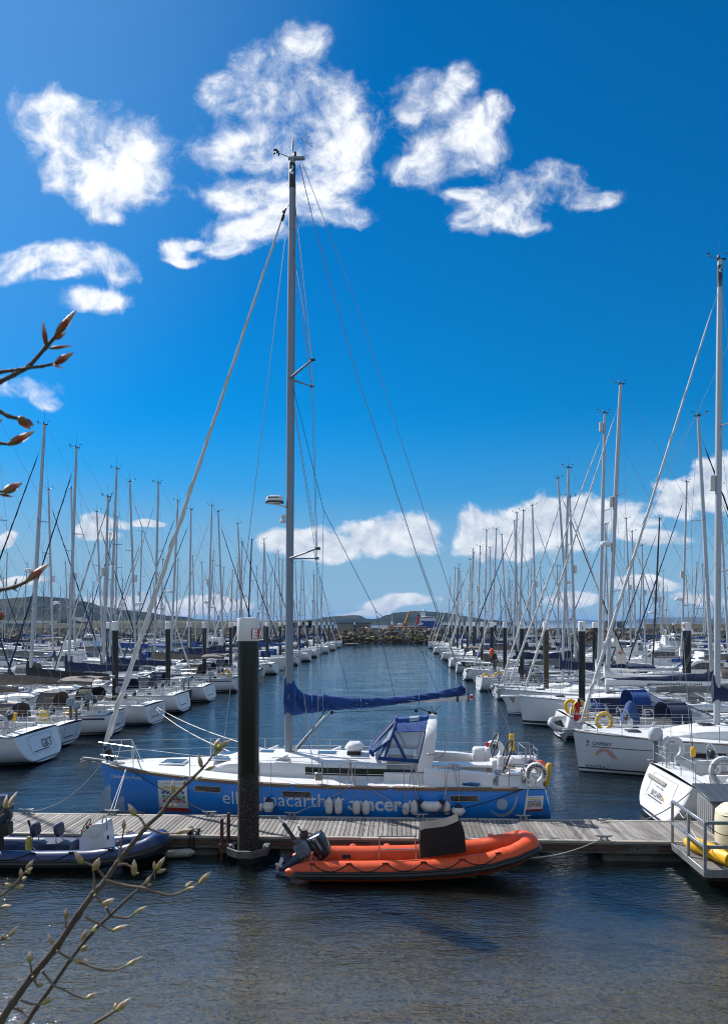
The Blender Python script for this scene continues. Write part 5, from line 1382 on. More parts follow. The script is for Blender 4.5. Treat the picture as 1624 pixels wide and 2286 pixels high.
# ------------------------------------------------------------------ piles
def pile_material(name, zrough):
    m = bpy.data.materials.new(name); m.use_nodes = True; nt = m.node_tree; b = nt.nodes['Principled BSDF']; N = nt.nodes.new; Lk = nt.links.new
    g = N('ShaderNodeNewGeometry'); sp = N('ShaderNodeSeparateXYZ'); Lk(g.outputs['Position'], sp.inputs[0])
    nz = N('ShaderNodeTexNoise'); nz.inputs['Scale'].default_value = 9; nz.inputs['Detail'].default_value = 7; nz.inputs['Roughness'].default_value = .7; Lk(g.outputs['Position'], nz.inputs['Vector'])
    e = N('ShaderNodeMath'); e.operation = 'MULTIPLY_ADD'; Lk(nz.outputs['Fac'], e.inputs[0]); e.inputs[1].default_value = -1.1; e.inputs[2].default_value = zrough+.55
    d = N('ShaderNodeMath'); d.operation = 'SUBTRACT'; Lk(e.outputs[0], d.inputs[0]); Lk(sp.outputs[2], d.inputs[1])
    f = N('ShaderNodeMapRange'); Lk(d.outputs[0], f.inputs[0]); f.inputs[1].default_value = -.05; f.inputs[2].default_value = .25
    cr = N('ShaderNodeValToRGB'); q = cr.color_ramp.elements; q[0].position = .42; q[0].color = (.010,.009,.008,1); q[1].position = .68; q[1].color = (.13,.105,.085,1); k = q.new(.55); k.color = (.035,.028,.022,1)
    v = N('ShaderNodeTexVoronoi'); v.inputs['Scale'].default_value = 26; Lk(g.outputs['Position'], v.inputs['Vector'])
    n2 = N('ShaderNodeTexNoise'); n2.inputs['Scale'].default_value = 26; n2.inputs['Detail'].default_value = 4; Lk(g.outputs['Position'], n2.inputs['Vector']); Lk(n2.outputs['Fac'], cr.inputs[0])
    ms = N('ShaderNodeMapping'); ms.inputs['Scale'].default_value = (18,18,.5); Lk(g.outputs['Position'], ms.inputs[0])
    st = N('ShaderNodeTexNoise'); st.inputs['Scale'].default_value = 1; st.inputs['Detail'].default_value = 4; Lk(ms.outputs[0], st.inputs['Vector'])
    cs = N('ShaderNodeValToRGB'); cs.color_ramp.elements[0].color = (.003,.003,.0035,1); cs.color_ramp.elements[1].color = (.012,.0115,.012,1); Lk(st.outputs['Fac'], cs.inputs[0])
    mx = N('ShaderNodeMix'); mx.data_type = 'RGBA'; Lk(f.outputs[0], mx.inputs[0]); Lk(cs.outputs[0], mx.inputs[6]); Lk(cr.outputs[0], mx.inputs[7]); Lk(mx.outputs[2], b.inputs['Base Color'])
    rr = N('ShaderNodeMath'); rr.operation = 'MULTIPLY_ADD'; Lk(f.outputs[0], rr.inputs[0]); rr.inputs[1].default_value = .6; rr.inputs[2].default_value = .27; Lk(rr.outputs[0], b.inputs['Roughness'])
    hm = N('ShaderNodeMath'); hm.operation = 'MULTIPLY'; Lk(f.outputs[0], hm.inputs[0]); Lk(n2.outputs['Fac'], hm.inputs[1])
    bp = N('ShaderNodeBump'); bp.inputs['Strength'].default_value = 1; bp.inputs['Distance'].default_value = .03; Lk(hm.outputs[0], bp.inputs['Height']); Lk(bp.outputs[0], b.inputs['Normal'])
    return m
PILE = pile_material('sleeved_pile', 2.0); PILE2 = pile_material('far_pile', 1.2)
CAPW = mat('pile_cap_white', (.74,.74,.74), .4, var=.04, scale=2)
def build_big_pile():
    v = 18.33; u = pv(554.5, 1880, v)[0]; r = .253
    root = thing('mooring_pile', 'thick glossy black mooring pile nearest to us, with white cap and red letter E', 'mooring pile', M(u, v), -AZ)
    mb = MB(); mb.lathe([(r,-3),(r,.3),(r*1.0,2.0),(r,5.3)], 40); mb.build('shaft', PILE, root)
    cp = MB(); cp.lathe([(r+.012,5.27),(r+.014,5.275),(r+.014,5.80),(r+.006,5.815),(.0,5.83)], 40); co = cp.build('cap', CAPW, root)
    def on(x, z, off=.018): a = R(-90)+x/(r+off); return ((r+off)*math.cos(a), (r+off)*math.sin(a), z)
    x0, x1 = .120, .43
    q = MB(); nn = 8
    q.add([on(x0+(x1-x0)*i/nn, z) for z in (5.325,5.565) for i in range(nn+1)], [(i,i+1,nn+2+i,nn+1+i) for i in range(nn)])
    q.build('berth_sign', mat('sign_red', (.60,.03,.015), .4), co)
    vs, fs = text_geo('E', .26, .02); xm_ = max(p[0] for p in vs)
    mbt = MB(); mbt.add([on(.150+p[0]*1.0, 5.352+p[1]*1.0, .034) for p in vs], fs); mbt.build('lettering', mat('sign_white', (.78,.78,.78), .4), co)
    ring = MB(); pts = []
    for a in range(8):
        an = 2*math.pi*(a+.5)/8; pts.append(Vector((.47*math.cos(an), .47*math.sin(an)+.0, .30)))
    rings = []
    for p in pts+[pts[0]]:
        d = Vector((p.x,p.y,0)).normalized(); rings.append([p+d*.05+Vector((0,0,.07)), p+d*.05-Vector((0,0,.09)), p-d*.03-Vector((0,0,.09)), p-d*.03+Vector((0,0,.07))])
    ring.loft(rings, True, False)
    for k in range(8): ring.lathe([(.05,-.05),(.05,.05)], 8, pts[k].lerp(pts[(k+1)%8], .5)*.86+Vector((0,0,.04)), Matrix.Rotation(R(90),3,'X'))
    ring.box((-.42,.28,.30), (.16,.5,.16), bev=.02); ring.box((.42,.28,.30), (.16,.5,.16), bev=.02)
    o = ring.build('guide_ring', mat('ring_steel', (.13,.13,.135), .55, metal=.4, var=.3, scale=7), None); o.location = M(u,v); o.rotation_euler = (0,0,-AZ)
    tag(o, 'octagonal galvanised steel collar around the thick pile at the pontoon edge', 'pile guide')
    st = MB(); su = pv(502,1870,18.5)[0]
    for du, dv, t in ((-.06,-.05,.98),(.06,.12,1.08)): st.box((du,dv,(t-.35)/2), (.07,.10,t+.35), bev=.01)
    st.box((0,-.1,.28), (.24,.05,.22), bev=.01)
    o = st.build('steel_post', mat('rusty_steel', (.10,.045,.03), .85, var=.45, scale=9, bump=.4), None, loc=M(su,18.5), rz=-AZ); tag(o, 'short rusty brown steel post bolted to the pontoon left of the thick pile', 'post')
build_big_pile()
# chain and small fender left of the pile
def chain_heap():
    mb = MB(); rnd = random.Random(4)
    for k in range(16):
        c = Vector((rnd.uniform(-.13,.13), rnd.uniform(-.05,.05), .02+rnd.uniform(0,.17)-(.0)))
        pts = [c+Matrix.Rotation(rnd.uniform(0,6), 3, Vector((rnd.random(),rnd.random(),rnd.random())).normalized()) @ Vector((.05*math.cos(a), .03*math.sin(a), 0)) for a in [2*math.pi*i/8 for i in range(8)]]
        mb.tube(pts, .014, 4, closed=True)
    mb.tube([(.02,-.10,.0),(.02,-.12,-.2),(.0,-.12,-.45)], .022, 5); mb.tube([(-.05,-.10,.02),(-.10,-.13,-.15),(-.03,-.13,-.40)], .018, 5)
    u = pv(433,1858,VF+.05)[0]; o = mb.build('mooring_chain', BLACKP, None, loc=M(u, VF+.05, .5), rz=-AZ); tag(o, 'black chain looped over the pontoon edge above the grubby fender', 'chain')
    q = MB(); q.tube([(-.36,0,0),(-.28,0,.0),(.25,0,.02),(.32,0,.02),(.37,0,.02)], [.03,.10,.10,.06,.03], 12)
    u = pv(402,1895,VF-.12)[0]; o = q.build('fender', mat('grubby_fender', (.34,.32,.28), .7, var=.35, scale=7, bump=.3), None, loc=M(u, VF-.16, .11), rz=-AZ+.12); tag(o, 'grubby pale fender lying level just above the water under the pontoon', 'fender')
chain_heap()

# ------------------------------------------------------------------ rigid inflatable boats (bow +x, port... local y away from us)
def build_rib(name, label, u0, v0, L, hw, tubem, strakem, zprof, P):
    root = thing('inflatable_boat', label, 'inflatable boat', M(u0, v0), -AZ)
    n = 40; path = []
    def zt(x): 
        for (a, za), (b, zb) in zip(zprof, zprof[1:]):
            if a <= x <= b: t = (x-a)/(b-a); t = t*t*(3-2*t)*.5+t*.5; return za+(zb-za)*t
        return zprof[-1][1]
    r = P.get('r', .222)
    bow = 1.30
    near = []
    for i in range(22):
        x = L*(i/21)*(1-bow/L); near.append(Vector((x, -hw, zt(x))))
    for i in range(1, 13):
        a = math.pi/2*i/12; x = L-bow+bow*math.sin(a)**.9; near.append(Vector((x, -hw*math.cos(a)**.62, zt(x))))
    full = near + [Vector((p.x, -p.y, p.z)) for p in reversed(near[:-1])]
    cone = [Vector((-.52,-hw,near[0].z-.04)), Vector((-.46,-hw,near[0].z-.03)), Vector((-.22,-hw,near[0].z-.01))]
    pts = cone + full + [Vector((p.x,-p.y,p.z)) for p in reversed(cone)]
    rs = [.06,.09,r*.75] + [r*(1 if min(i, len(full)-1-i) > 0 else .97) for i in range(len(full))] + [r*.75,.09,.06]
    tb = MB(); tb.tube(pts, rs, 20); to = tb.build('buoyancy_tube', tubem, root, ang=60)
    # rubbing strake: heavy band round the outside, below the middle
    def offs(dz, out):
        q = []
        for i, p in enumerate(full):
            t = (full[min(i+1,len(full)-1)]-full[max(i-1,0)]).normalized(); o_ = Vector((t.y,-t.x,0)).normalized()
            q.append(p+o_*out+Vector((0,0,dz)))
        return q
    sk = MB()
    for dz, w in ((.02,.030),(-.04,.055),(-.095,.032)):
        out = math.sqrt(max(0, r*r-dz*dz))-.004
        q = offs(dz, out); q = [q[0]+Vector((-.38,.16,-.02)), q[0]+Vector((-.2,.04,-.01))]+q+[q[-1]+Vector((-.2,-.04,-.01)), q[-1]+Vector((-.38,-.16,-.02))]
        sk.tube(q, w, 8)
    sk.build('rubbing_strake', strakem, to)
    sl_ = MB(); 
    for x in P.get('seams', (.9,2.3,3.7)): sl_.tube([Vector((x, -hw+ (r+.002)*math.cos(a), zt(x)+(r+.002)*math.sin(a))) for a in [2*math.pi*i/20 for i in range(20)]], .006, 4, closed=True)
    sl_.build('tube_seam', tubem, to)
    # grab line scalloped along the near and far side
    for sg in (-1,1):
        gl = MB(); px = P['points']; q = []
        for a, b in zip(px, px[1:]):
            for i in range(8):
                t = i/8; x = a+(b-a)*t; d = 4*t*(1-t); an = R(62-48*d); q.append((x, sg*(hw+(r+.012)*math.cos(an)), zt(x)+(r+.012)*math.sin(an)))
        an = R(62); q.append((px[-1], sg*(hw+(r+.01)*math.cos(an)), zt(px[-1])+(r+.01)*math.sin(an)))
        gl.tube(q, .012, 5); gl.build('grab_line', BROPE, to)
        for x in px:
            pt = MB(); c = Vector((x, sg*(hw+r*math.cos(an)), zt(x)+r*math.sin(an)))
            rot = Matrix.Rotation(sg*R(-28)*-1, 3, 'X'); pt.lathe([(.075,-.004),(.075,.008),(.0,.012)], 12, c, rot, 0); pt.box(c+Vector((0,sg*.01,.015)), (.05,.03,.03), bev=.008, mi=1); pt.build('line_patch', [tubem, STEEL], to)
    # hull and floor
    hu = MB(); rings = []
    for i in range(13):
        x = -.02+(L-.25)*i/12; s_ = i/12; w = hw*.98*(1 if x < L-bow else math.sqrt(max(.02, 1-((x-L+bow)/bow)**2)))
        zz = zt(x)-.10; k = -.28+ .62*max(0,(s_-.45)/.55)**1.8
        rings.append([(x,-w,zz),(x,-w*.55,(zz+k)/2-.03),(x,0,k),(x,w*.55,(zz+k)/2-.03),(x,w,zz)])
    hu.loft(rings, False, False); hu.add(rings[0], [(0,1,2,3,4)]); hu.build('hull', P.get('hullm', mat('rib_hull_grey', (.10,.10,.10), .4)), root)
    fl = MB(); fl.box(((L-bow)/2, 0, .13), (L-bow+.2, hw*2-.25, .05)); fl.build('floor', P.get('floor', mat('rib_floor_grey', (.16,.16,.155), .7)), root)
    tr = MB(); tr.box((.02, 0, .30), (.07, hw*2-.3, .46), bev=.02); tr.build('transom', P.get('transom', WHITE), root)
    return root, zt, full
def build_orange_rib():
    v0 = 17.52; hw = .57
    ua = pv(690, 1940, 16.95)[0]; ub = pv(1199, 1870, v0)[0]; L = ub-ua-.20
    f = lambda px: pv(px, 1940, 16.95)[0]-ua
    zp = [(-1,.215),(f(702),.235),(f(800),.245),(f(900),.275),(f(1000),.345),(f(1080),.45),(f(1140),.60),(f(1175),.72),(L+.3,.84)]
    pts = [f(x) for x in (697,779,860,944,1030,1110)]
    root, zt, full = build_rib('rib', 'bright orange inflatable boat with a black covered console, lying before the pontoon', ua, v0, L, hw, ORANGE, BLACKP, zp, {'points': pts, 'transom': mat('transom_orange', (.5,.09,.02), .5)})
    def lq(px, py, y=0.0): u, z = pv(px, py, v0+y); return Vector((u-ua, y, z))
    z7 = lambda x, y: ((700+x/2.082)/1.1823, (2120+y/2.082)/1.1823)
    z5 = lambda x, y: ((700+x/5.413)/1.1823, (2180+y/5.413)/1.1823)
    # covered console
    ol = [z7(*p) for p in [(848,300),(845,215),(848,145),(868,136),(925,130),(985,121),(1030,105),(1060,90),(1078,120),(1093,165),(1098,215),(1102,268)]]
    cv = MB(); rings = []
    for y, k in ((-.33,.97),(-.30,1.0),(-.1,1.015),(.1,1.015),(.30,1.0),(.33,.97)):
        P3 = [lq(px, py, -.30) for px, py in ol]; c = sum(P3, Vector())/len(P3)
        rings.append([Vector((c.x+(p.x-c.x)*k, y, c.z+(p.z-c.z)*k)) for p in P3])
    cv.loft(rings, True, True); cv.build('console_cover', mat('black_cover', (.014,.013,.013), .8, var=.3, scale=4, bump=.7, bscale=7), root, ang=50)
    # stainless seat frame
    fr = MB(); 
    for y in (-.25,.25):
        a, b = lq(*z7(622,305), y), lq(*z7(828,302), y); c, d = lq(*z7(628,182), y), lq(*z7(822,178), y)
        fr.tube([a, c, d, b], .018, 6); e_, g = a.lerp(c,.42), b.lerp(d,.42); fr.tube([e_, g], .014, 6)
    for q in ((622,182),(822,178)): fr.tube([lq(*z7(*q), -.25), lq(*z7(*q), .25)], .018, 6)
    fr.build('seat_frame', STEEL, root)
    bx = MB()
    for q in ((433,290),(457,290)): bx.lathe([(.05,-.01),(.05,.012)], 12, lq(*z7(*q), hw-.24), Matrix.Rotation(R(90),3,'X'))
    bx.build('valve', BLACKP, root)
    pt = MB(); x = .05; pt.tube([Vector((x+.03*i/3, -hw, zt(x)))+Vector((0,0,0)) for i in range(4)], .226, 20); pt.build('grey_patch', mat('grey_patch', (.10,.11,.13), .6), root)
    # outboard, tilted up: cowling, midsection, bracket, propeller
    ob = thing('outboard_motor', None, None); ob.parent = root
    del_ = None
    cow = MB(); q = [(590,195),(640,165),(700,135),(775,98),(815,140),(870,240),(915,330),(930,380),(900,425),(850,470),(790,500),(740,440),(660,330),(600,240)]
    P3 = [lq(*z5(*p), -.22) for p in q]; c = sum(P3, Vector())/len(P3); rings = []
    for y, k in ((-.30,.78),(-.285,.92),(-.25,1.0),(.05,1.02),(.10,.98),(.14,.80)): rings.append([Vector((c.x+(p.x-c.x)*k, y, c.z+(p.z-c.z)*k)) for p in P3])
    navyp = mat('cowling_navy', (.010,.013,.030), .22, var=.1, coat=.8)
    cow.loft(rings, True, True); co = cow.build('cowling', navyp, ob, ang=50)
    a3, b3 = lq(*z5(715,215), -.30), lq(*z5(800,345), -.30)
    dx = (b3-a3); wd = dx.length; dxn = dx.normalized(); up = Vector((-dxn.z,0,dxn.x))*(1 if dxn.x > 0 else -1)
    vs, fs = text_geo('YAMAHA', .2, .008); w0 = max(p[0] for p in vs)
    mt_ = MB(); mt_.add([a3+dxn*(p[0]/w0*wd)+up*(p[1]*wd/w0*1.0)+Vector((0,-.006,0)) for p in vs], fs); mt_.build('lettering', mat('decal_silver', (.55,.57,.60), .4), co)
    e = MB(); c_ = lq(*z5(698,187), -.306); e.tube([c_+Vector((.042*math.cos(t),0,.042*math.sin(t))) for t in [2*math.pi*i/18 for i in range(18)]], .006, 4, closed=True)
    for t in (90,210,330): e.tube([c_, c_+Vector((.038*math.cos(R(t)),0,.038*math.sin(R(t))))], .007, 4)
    e.build('emblem', mat('decal_silver', (.55,.57,.60), .4), co)
    sw = MB(); sw.add([lq(*z5(650,192), -.304), lq(*z5(672,250), -.304), lq(*z5(735,345), -.304), lq(*z5(690,290), -.304)], [(0,1,2,3)]); sw.build('swoosh', mat('decal_silver', (.55,.57,.60), .4), co)
    sw = MB(); sw.add([lq(*z5(690,280), -.3045), lq(*z5(735,345), -.3045), lq(*z5(765,420), -.3045), lq(*z5(715,330), -.3045)], [(0,1,2,3)]); sw.build('swoosh', REDP, co)
    gm = mat('motor_blue_grey', (.05,.065,.10), .4, var=.15); lm = mat('bracket_blue_grey', (.13,.16,.21), .45, var=.15)
    mid = MB(); mid.tube([lq(*z5(640,330),-.08), lq(*z5(520,420),-.08), lq(*z5(400,500),-.08), lq(*z5(300,560),-.08)], [.20,.15,.11,.09], 10, flat=.8)
    mid.add([lq(*z5(235,400),-.06), lq(*z5(330,400),-.06), lq(*z5(400,520),-.06), lq(*z5(330,600),-.06), lq(*z5(235,400),-.12), lq(*z5(330,400),-.12), lq(*z5(400,520),-.12), lq(*z5(330,600),-.12)], [(0,1,2,3),(7,6,5,4),(0,4,5,1),(1,5,6,2),(2,6,7,3),(3,7,4,0)])
    mid.tube([lq(*z5(340,560),-.09), lq(*z5(260,590),-.09), lq(*z5(200,600),-.09)], [.06,.075,.05], 10)
    mid.tube([lq(*z5(225,405),-.09), lq(*z5(275,430),-.09)], .04, 8)
    mid.build('leg', gm, ob)
    br = MB(); cc = lq(*z5(530,340), -.32); br.box(cc, (.34,.12,.36), bev=.05, rot=Matrix.Rotation(R(-28),3,'Y')*1.0); br.box(cc+Vector((-.02,-.05,.02)), (.03,.08,.34), rot=Matrix.Rotation(R(-28),3,'Y'))
    br.build('bracket', lm, ob)
    pr = MB(); hub = lq(*z5(195,560), -.10); ax = (lq(*z5(120,520),-.10)-lq(*z5(260,590),-.10)).normalized()
    ex = ax.orthogonal().normalized(); ey = ax.cross(ex)
    pr.tube([hub-ax*.06, hub+ax*.09], [.05,.03], 10)
    for k in range(3):
        a = 2*math.pi*k/3+.4; d = ex*math.cos(a)+ey*math.sin(a); t = ax.cross(d)
        pr.add([hub+d*.03-t*.02-ax*.03, hub+d*.17-t*.085-ax*.05, hub+d*.20+ax*.0, hub+d*.17+t*.085+ax*.05, hub+d*.03+t*.02+ax*.03], [(0,1,2,3,4)])
    pr.build('propeller', mat('propeller_white', (.55,.55,.54), .4), ob)
    hd = MB(); hd.lathe([(.05,-.12),(.10,-.08),(.11,.05),(.06,.10)], 10, lq(*z5(550,120), .22)); hd.lathe([(.13,0),(.13,.03)], 12, lq(*z5(465,225),-.25)); hd.lathe([(.10,0),(.10,.02)], 10, lq(*z5(545,60), .2))
    hd.tube([lq(*z5(465,0), .1), lq(*z5(570,175), .1)], .02, 6); hd.tube([lq(*z5(610,95),.2), lq(*z5(670,108),.2)], .015, 5)
    build_each(hd, 'tilt_gear', [mat('corroded_metal', (.12,.09,.08), .7, metal=.3, var=.4, scale=12)], ob)
    cb = MB(); rnd = random.Random(8)
    for k in range(7):
        c_ = lq(*z5(rnd.uniform(580,690), rnd.uniform(430,495)), rnd.uniform(-.35,-.1)); cb.tube([c_+Vector((.05*math.cos(t)+rnd.uniform(-.02,.02), rnd.uniform(-.02,.02), .05*math.sin(t))) for t in [2*math.pi*i/8 for i in range(8)]], .011, 4, closed=True)
    cb.build('cable_bundle', GROPE, ob)
    a, b = lq(622,1823,.35), lq(661,1878,.05); q = MB(); q.tube([a.lerp(b,.28), b], .045, 8, mi=0); q.tube([a, a.lerp(b,.30)], .028, 8, mi=1)
    wm = Matrix.Translation(M(ua, v0)) @ Matrix.Rotation(-AZ, 4, 'Z')
    o = q.build('boat_pole', [BLACKP, STEEL], None); o.matrix_basis = wm; tag(o, 'black pole with silver tip leaning out over the stern of the orange boat', 'pole')
    rope([wm @ Vector((L-.1,0,.42)), Dk(1347,VF+.07,.58)], 'thin pale painter from the orange bow up to a pontoon cleat', WROPE, .012, .12)
    q = MB(); c = wm @ Vector((L-.12,0,.45)); 
    e = root.children
    return root
build_orange_rib()
def build_navy_rib():
    v0 = 17.95; hw = .56; ub = pv(374, 1870, v0)[0]; L = 5.9; ua = ub-L-.2
    f = lambda px: pv(px, 1920, v0-hw)[0]-ua
    navyt = mat('navy_tube', (.009,.032,.12), .30, var=.15, scale=2.5)
    zp = [(-1,.24),(f(100),.245),(f(200),.28),(f(260),.36),(f(310),.47),(f(345),.60),(L+.3,.72)]
    root, zt, full = build_rib('rib', 'navy blue inflatable boat with white console and two backrests, at the left edge', ua, v0, L, hw, navyt, BLACKP, zp, {'points': [f(x) for x in (-120,-40,78,165,252)], 'seams': (f(78), f(165), f(252)), 'hullm': WHITE, 'r': .215})
    def lq(px, py, y=0.0): u, z = pv(px, py, v0+y); return Vector((u-ua, y, z))
    z6 = lambda x, y: ((x/3.123)/1.1823, (2080+y/3.123)/1.1823)
    cs = MB(); ol = [z6(*p) for p in [(680,520),(680,400),(765,300),(800,282),(870,278),(890,400),(900,520)]]
    P3 = [lq(*p, -.1) for p in ol]; cs.loft([[Vector((p.x,y,p.z)) for p in P3] for y in (-.26,.30)], True, True); co = cs.build('console', WHITE, root)
    q = MB(); q.lathe([(.125,-.006),(.125,.006),(.11,.01)], 22, lq(*z6(780,370), -.262), Matrix.Rotation(R(90),3,'X')); q.build('access_hatch', mat('hatch_white', (.66,.67,.68), .4), co)
    q = MB(); c = lq(*z6(878,405), -.10); q.lathe([(.05,0),(.05,.05)], 12, c, Matrix.Rotation(R(90),3,'Y')); q.build('light', BLACKP, co)
    q = MB(); 
    for y in (-.22,.24): q.tube([lq(*z6(845,375),y), lq(*z6(845,260),y), lq(*z6(862,226),y), lq(*z6(878,250),y), lq(*z6(884,350),y)], .016, 6)
    q.build('grab_rail', STEEL, co)
    c = lq(*z6(712,315), .0); q = MB(); ax = Vector((-.85,0,.45)).normalized(); ex = Vector((0,1,0)); ey = ax.cross(ex)
    q.tube([c+(ex*math.cos(a)+ey*math.sin(a))*.19 for a in [2*math.pi*i/20 for i in range(20)]], .014, 6, closed=True)
    for k in range(3): q.tube([c, c+(ex*math.cos(2.1*k)+ey*math.sin(2.1*k))*.19], .010, 5)
    q.tube([c, c-ax*.2], .03, 8); q.build('steering_wheel', BLACKP, root)
    q = MB(); q.tube([lq(*z6(735,290),.1), lq(*z6(772,318),.1)], .022, 6); q.build('throttle', REDP, root)
    q = MB(); a, b = lq(*z6(335,500),0), lq(*z6(620,500),0); zt_ = lq(*z6(480,450),-.2).z
    q.box(((a.x+b.x)/2, 0, (zt_+.14)/2), (b.x-a.x, .5, zt_-.14), bev=.03); se = q.build('seat', mat('navy_vinyl', (.02,.03,.07), .45), root)
    q = MB(); q.box(((a.x+b.x)/2, 0, .17), (b.x-a.x+.06, .56, .07), bev=.01); q.build('seat_base', WHITE, se)
    for xa_, xf in ((268,270),(462,470)):
        bk = MB(); a = lq(*z6(xa_-8+35,390),0); t = lq(*z6(xa_+20,285),0)
        bk.box((a.x, -.0, (a.z+t.z)/2), (.12,.42,a.z-t.z if a.z > t.z else t.z-a.z), bev=.05, rot=Matrix.Rotation(R(-7),3,'Y')); bo = bk.build('backrest', mat('navy_vinyl', (.02,.03,.07), .45), root)
        fr = MB()
        for y in (-.16,.16): fr.tube([(a.x, y, a.z+.05),(a.x+.0, y, .42),(a.x+.14, y, .30),(a.x+.16,y,.15)], .018, 6)
        fr.build('backrest_frame', STEEL, bo)
    wm = Matrix.Translation(M(ua, v0)) @ Matrix.Rotation(-AZ, 4, 'Z')
    q = MB(); a, b = lq(*z6(240,415),-.05), lq(*z6(238,510),-.05); q.tube([a+Vector((0,0,.05)), a, a.lerp(b,.5), b], [.03,.06,.085,.07], 8)
    o = q.build('throw_bag', mat('yellow_bag', (.55,.45,.08), .7, bump=.3), None); o.matrix_basis = wm; tag(o, 'yellow throw line bag hung behind the first backrest of the navy inflatable', 'bag')
    ob = thing('outboard_motor', None, None); ob.parent = root
    q = MB(); c = lq(2,1806,0); q.lathe([(.02,.36),(.14,.34),(.21,.22),(.235,.05),(.22,-.2),(.15,-.36)], 14, c, Matrix.Diagonal(Vector((1.3,1,1)))); q.build('cowling', mat('cowling_grey_navy', (.03,.04,.07), .25, coat=.6), ob)
    q = MB(); q.box(c+Vector((-.05,0,-.75)), (.22,.16,.9), bev=.04); q.box(c+Vector((.12,0,-.45)), (.26,.3,.3), bev=.03); q.build('leg', BLACKP, ob)
    q = MB(); q.tube([lq(*z6(235,260),.1), lq(*z6(258,330),.1)], .03, 6); q.build('pump_handle', BLACKP, root)
build_navy_rib()

# ------------------------------------------------------------------ gangway platform at the right with its rails and the gear on it
def build_gangway():
    u0 = pv(1498,1884,VF)[0]; d = 2.0; w = 3.2
    root = thing('gangway_landing', 'grey steel gangway landing with pipe railings at the right of the pontoon', 'gangway', M(u0, VF), -AZ)
    fl = MB(); sh = []
    for i in range(int(d/.145)): fl.box((w/2, -.08-i*.145, .475), (w-.1, .132, .03), bev=.004)
    fl.build('floor_boards', mat('landing_planks', (.17,.155,.14), .8, var=.3, scale=3, streak=(.8,9,9)), root)
    fr = MB(); fr.box((0,-d/2,.42), (.06,d+.06,.16), bev=.008); fr.box((w/2,-d,.42), (w,.07,.18), bev=.008)
    for i in range(4): fr.lathe([(.03,-.008),(.03,.008)], 10, (.45+i*.6,-d-.035,.42), Matrix.Rotation(R(90),3,'X'))
    fr.build('frame', GALV, root)
    rl = MB(); sq = .028
    def post(x, y): rl.box((x,y,.99), (.06,.06,1.02), bev=.006)
    for y in (-.03,-d*.53,-d+.0): post(0,y)
    for x in (w*.5,w): post(x,-d)
    for z in (1.48,.97):
        rl.box((0,-d/2-.02,z), (.055,d-.08,.07), bev=.006); rl.box((w/2,-d,z), (w-.07,.055,.07), bev=.006)
    rl.build('railing', mat('railing_steel', (.26,.29,.33), .45, metal=.5, var=.2, scale=6), root)
    fo = MB(); fo.box((.9,-.7,-.05), (1.2,1.0,.5), bev=.06); fo.build('float', mat('brown_float', (.12,.085,.06), .9, var=.4, bump=.5), root)
    T_ = lambda p: M(u0, VF) + (Matrix.Rotation(-AZ,3,'Z') @ Vector(p))
    rope([T_((0,-.05,1.5)), T_((.02,-.7,1.25)), T_((.03,-1.0,1.5)), T_((.02,-1.2,1.1)), T_((.0,-d,.95))], 'thin pale cord wound along the sloping railing of the landing', WROPE, .009, .02, 'cord')
    rope([T_((.02,-d,1.46)), T_((.5,-d+.05,1.2)), T_((1.2,-d+.03,1.0))], 'thin black cord drooping from the corner of the landing railing', BROPE, .009, .06, 'cord')
    # rolled yellow boom
    a, b = Vector((.18,-.42,.66)), Vector((.62,-d+.16,.66)); q = MB(); ax = (b-a).normalized(); n = 12; pts = [a.lerp(b,i/n) for i in range(n+1)]
    rs = [.08,.14,.165]+[.172+.006*math.sin(i*2.2) for i in range(n-3)]+[.172]; q.tube(pts, rs, 18, mi=0); q.tube([b-ax*.002, b+ax*.012], .165, 18, mi=0); q.tube([b+ax*.01, b+ax*.02], .035, 12, mi=1)
    o = q.build('fabric_roll', [mat('golden_yellow_pvc', (.74,.40,.008), .5, var=.1, scale=5, bump=.5, bscale=6), GALV], None, loc=M(u0,VF), rz=-AZ); tag(o, 'golden yellow rolled tube lying on the landing beside the rails', 'roll')
    q = MB(); q.lathe([(.40,0),(.50,.05),(.53,.3),(.53,.75),(.50,.98),(.38,1.10),(.15,1.14),(0,1.14)], 30, (0,0,0)); v2 = []
    for x, y, z in q.v:
        a = math.atan2(y, x); k = 1+.02*math.sin(11*a+z*3)*(1 if z > .6 else .4)+.02*math.sin(3*a+z*5); v2.append((x*k, y*k, z))
    q.v = v2; q.tube([(.505*math.cos(a), .505*math.sin(a), .93+.01*math.sin(5*a)) for a in [2*math.pi*i/30 for i in range(30)]], .018, 5, closed=True)
    o = q.build('fabric_bag', mat('cream_pvc', (.58,.53,.40), .55, var=.08, scale=3, bump=.5, bscale=5), None, loc=T_((1.22,-.85,.49)), rz=0, ang=70); tag(o, 'big round cream fabric bag with a drawstring top on the landing', 'bag')
build_gangway()
def build_locker():
    u0 = pv(1588,1840,19.45)[0]; root = thing('dock_locker', 'dark grey clad storage locker with a lean-to lid on the pontoon', 'locker', M(u0+.9, 19.95, .5), -AZ)
    cl = mat('grey_cladding', (.19,.20,.21), .6, var=.12, scale=3); q = MB()
    q.box((0,0,.40), (1.76,1.0,.80)); 
    for i in range(13): q.box((-.81+i*.135,-.505,.38), (.115,.02,.74), bev=.006)
    for i in range(8): q.box((-.885,-.44+i*.126,.38), (.02,.108,.74), bev=.006)
    q.build('body', cl, root)
    q = MB(); rot = Matrix.Rotation(R(9),3,'X'); q.box((0,-.02,.90), (1.98,1.24,.06), bev=.01, rot=rot)
    for i in range(9): q.box((-.9+i*.225,-.02,.935), (.02,1.24,.02), rot=rot)
    q.build('lid', mat('slate_grey_lid', (.05,.065,.085), .45, var=.15), root)
build_locker()
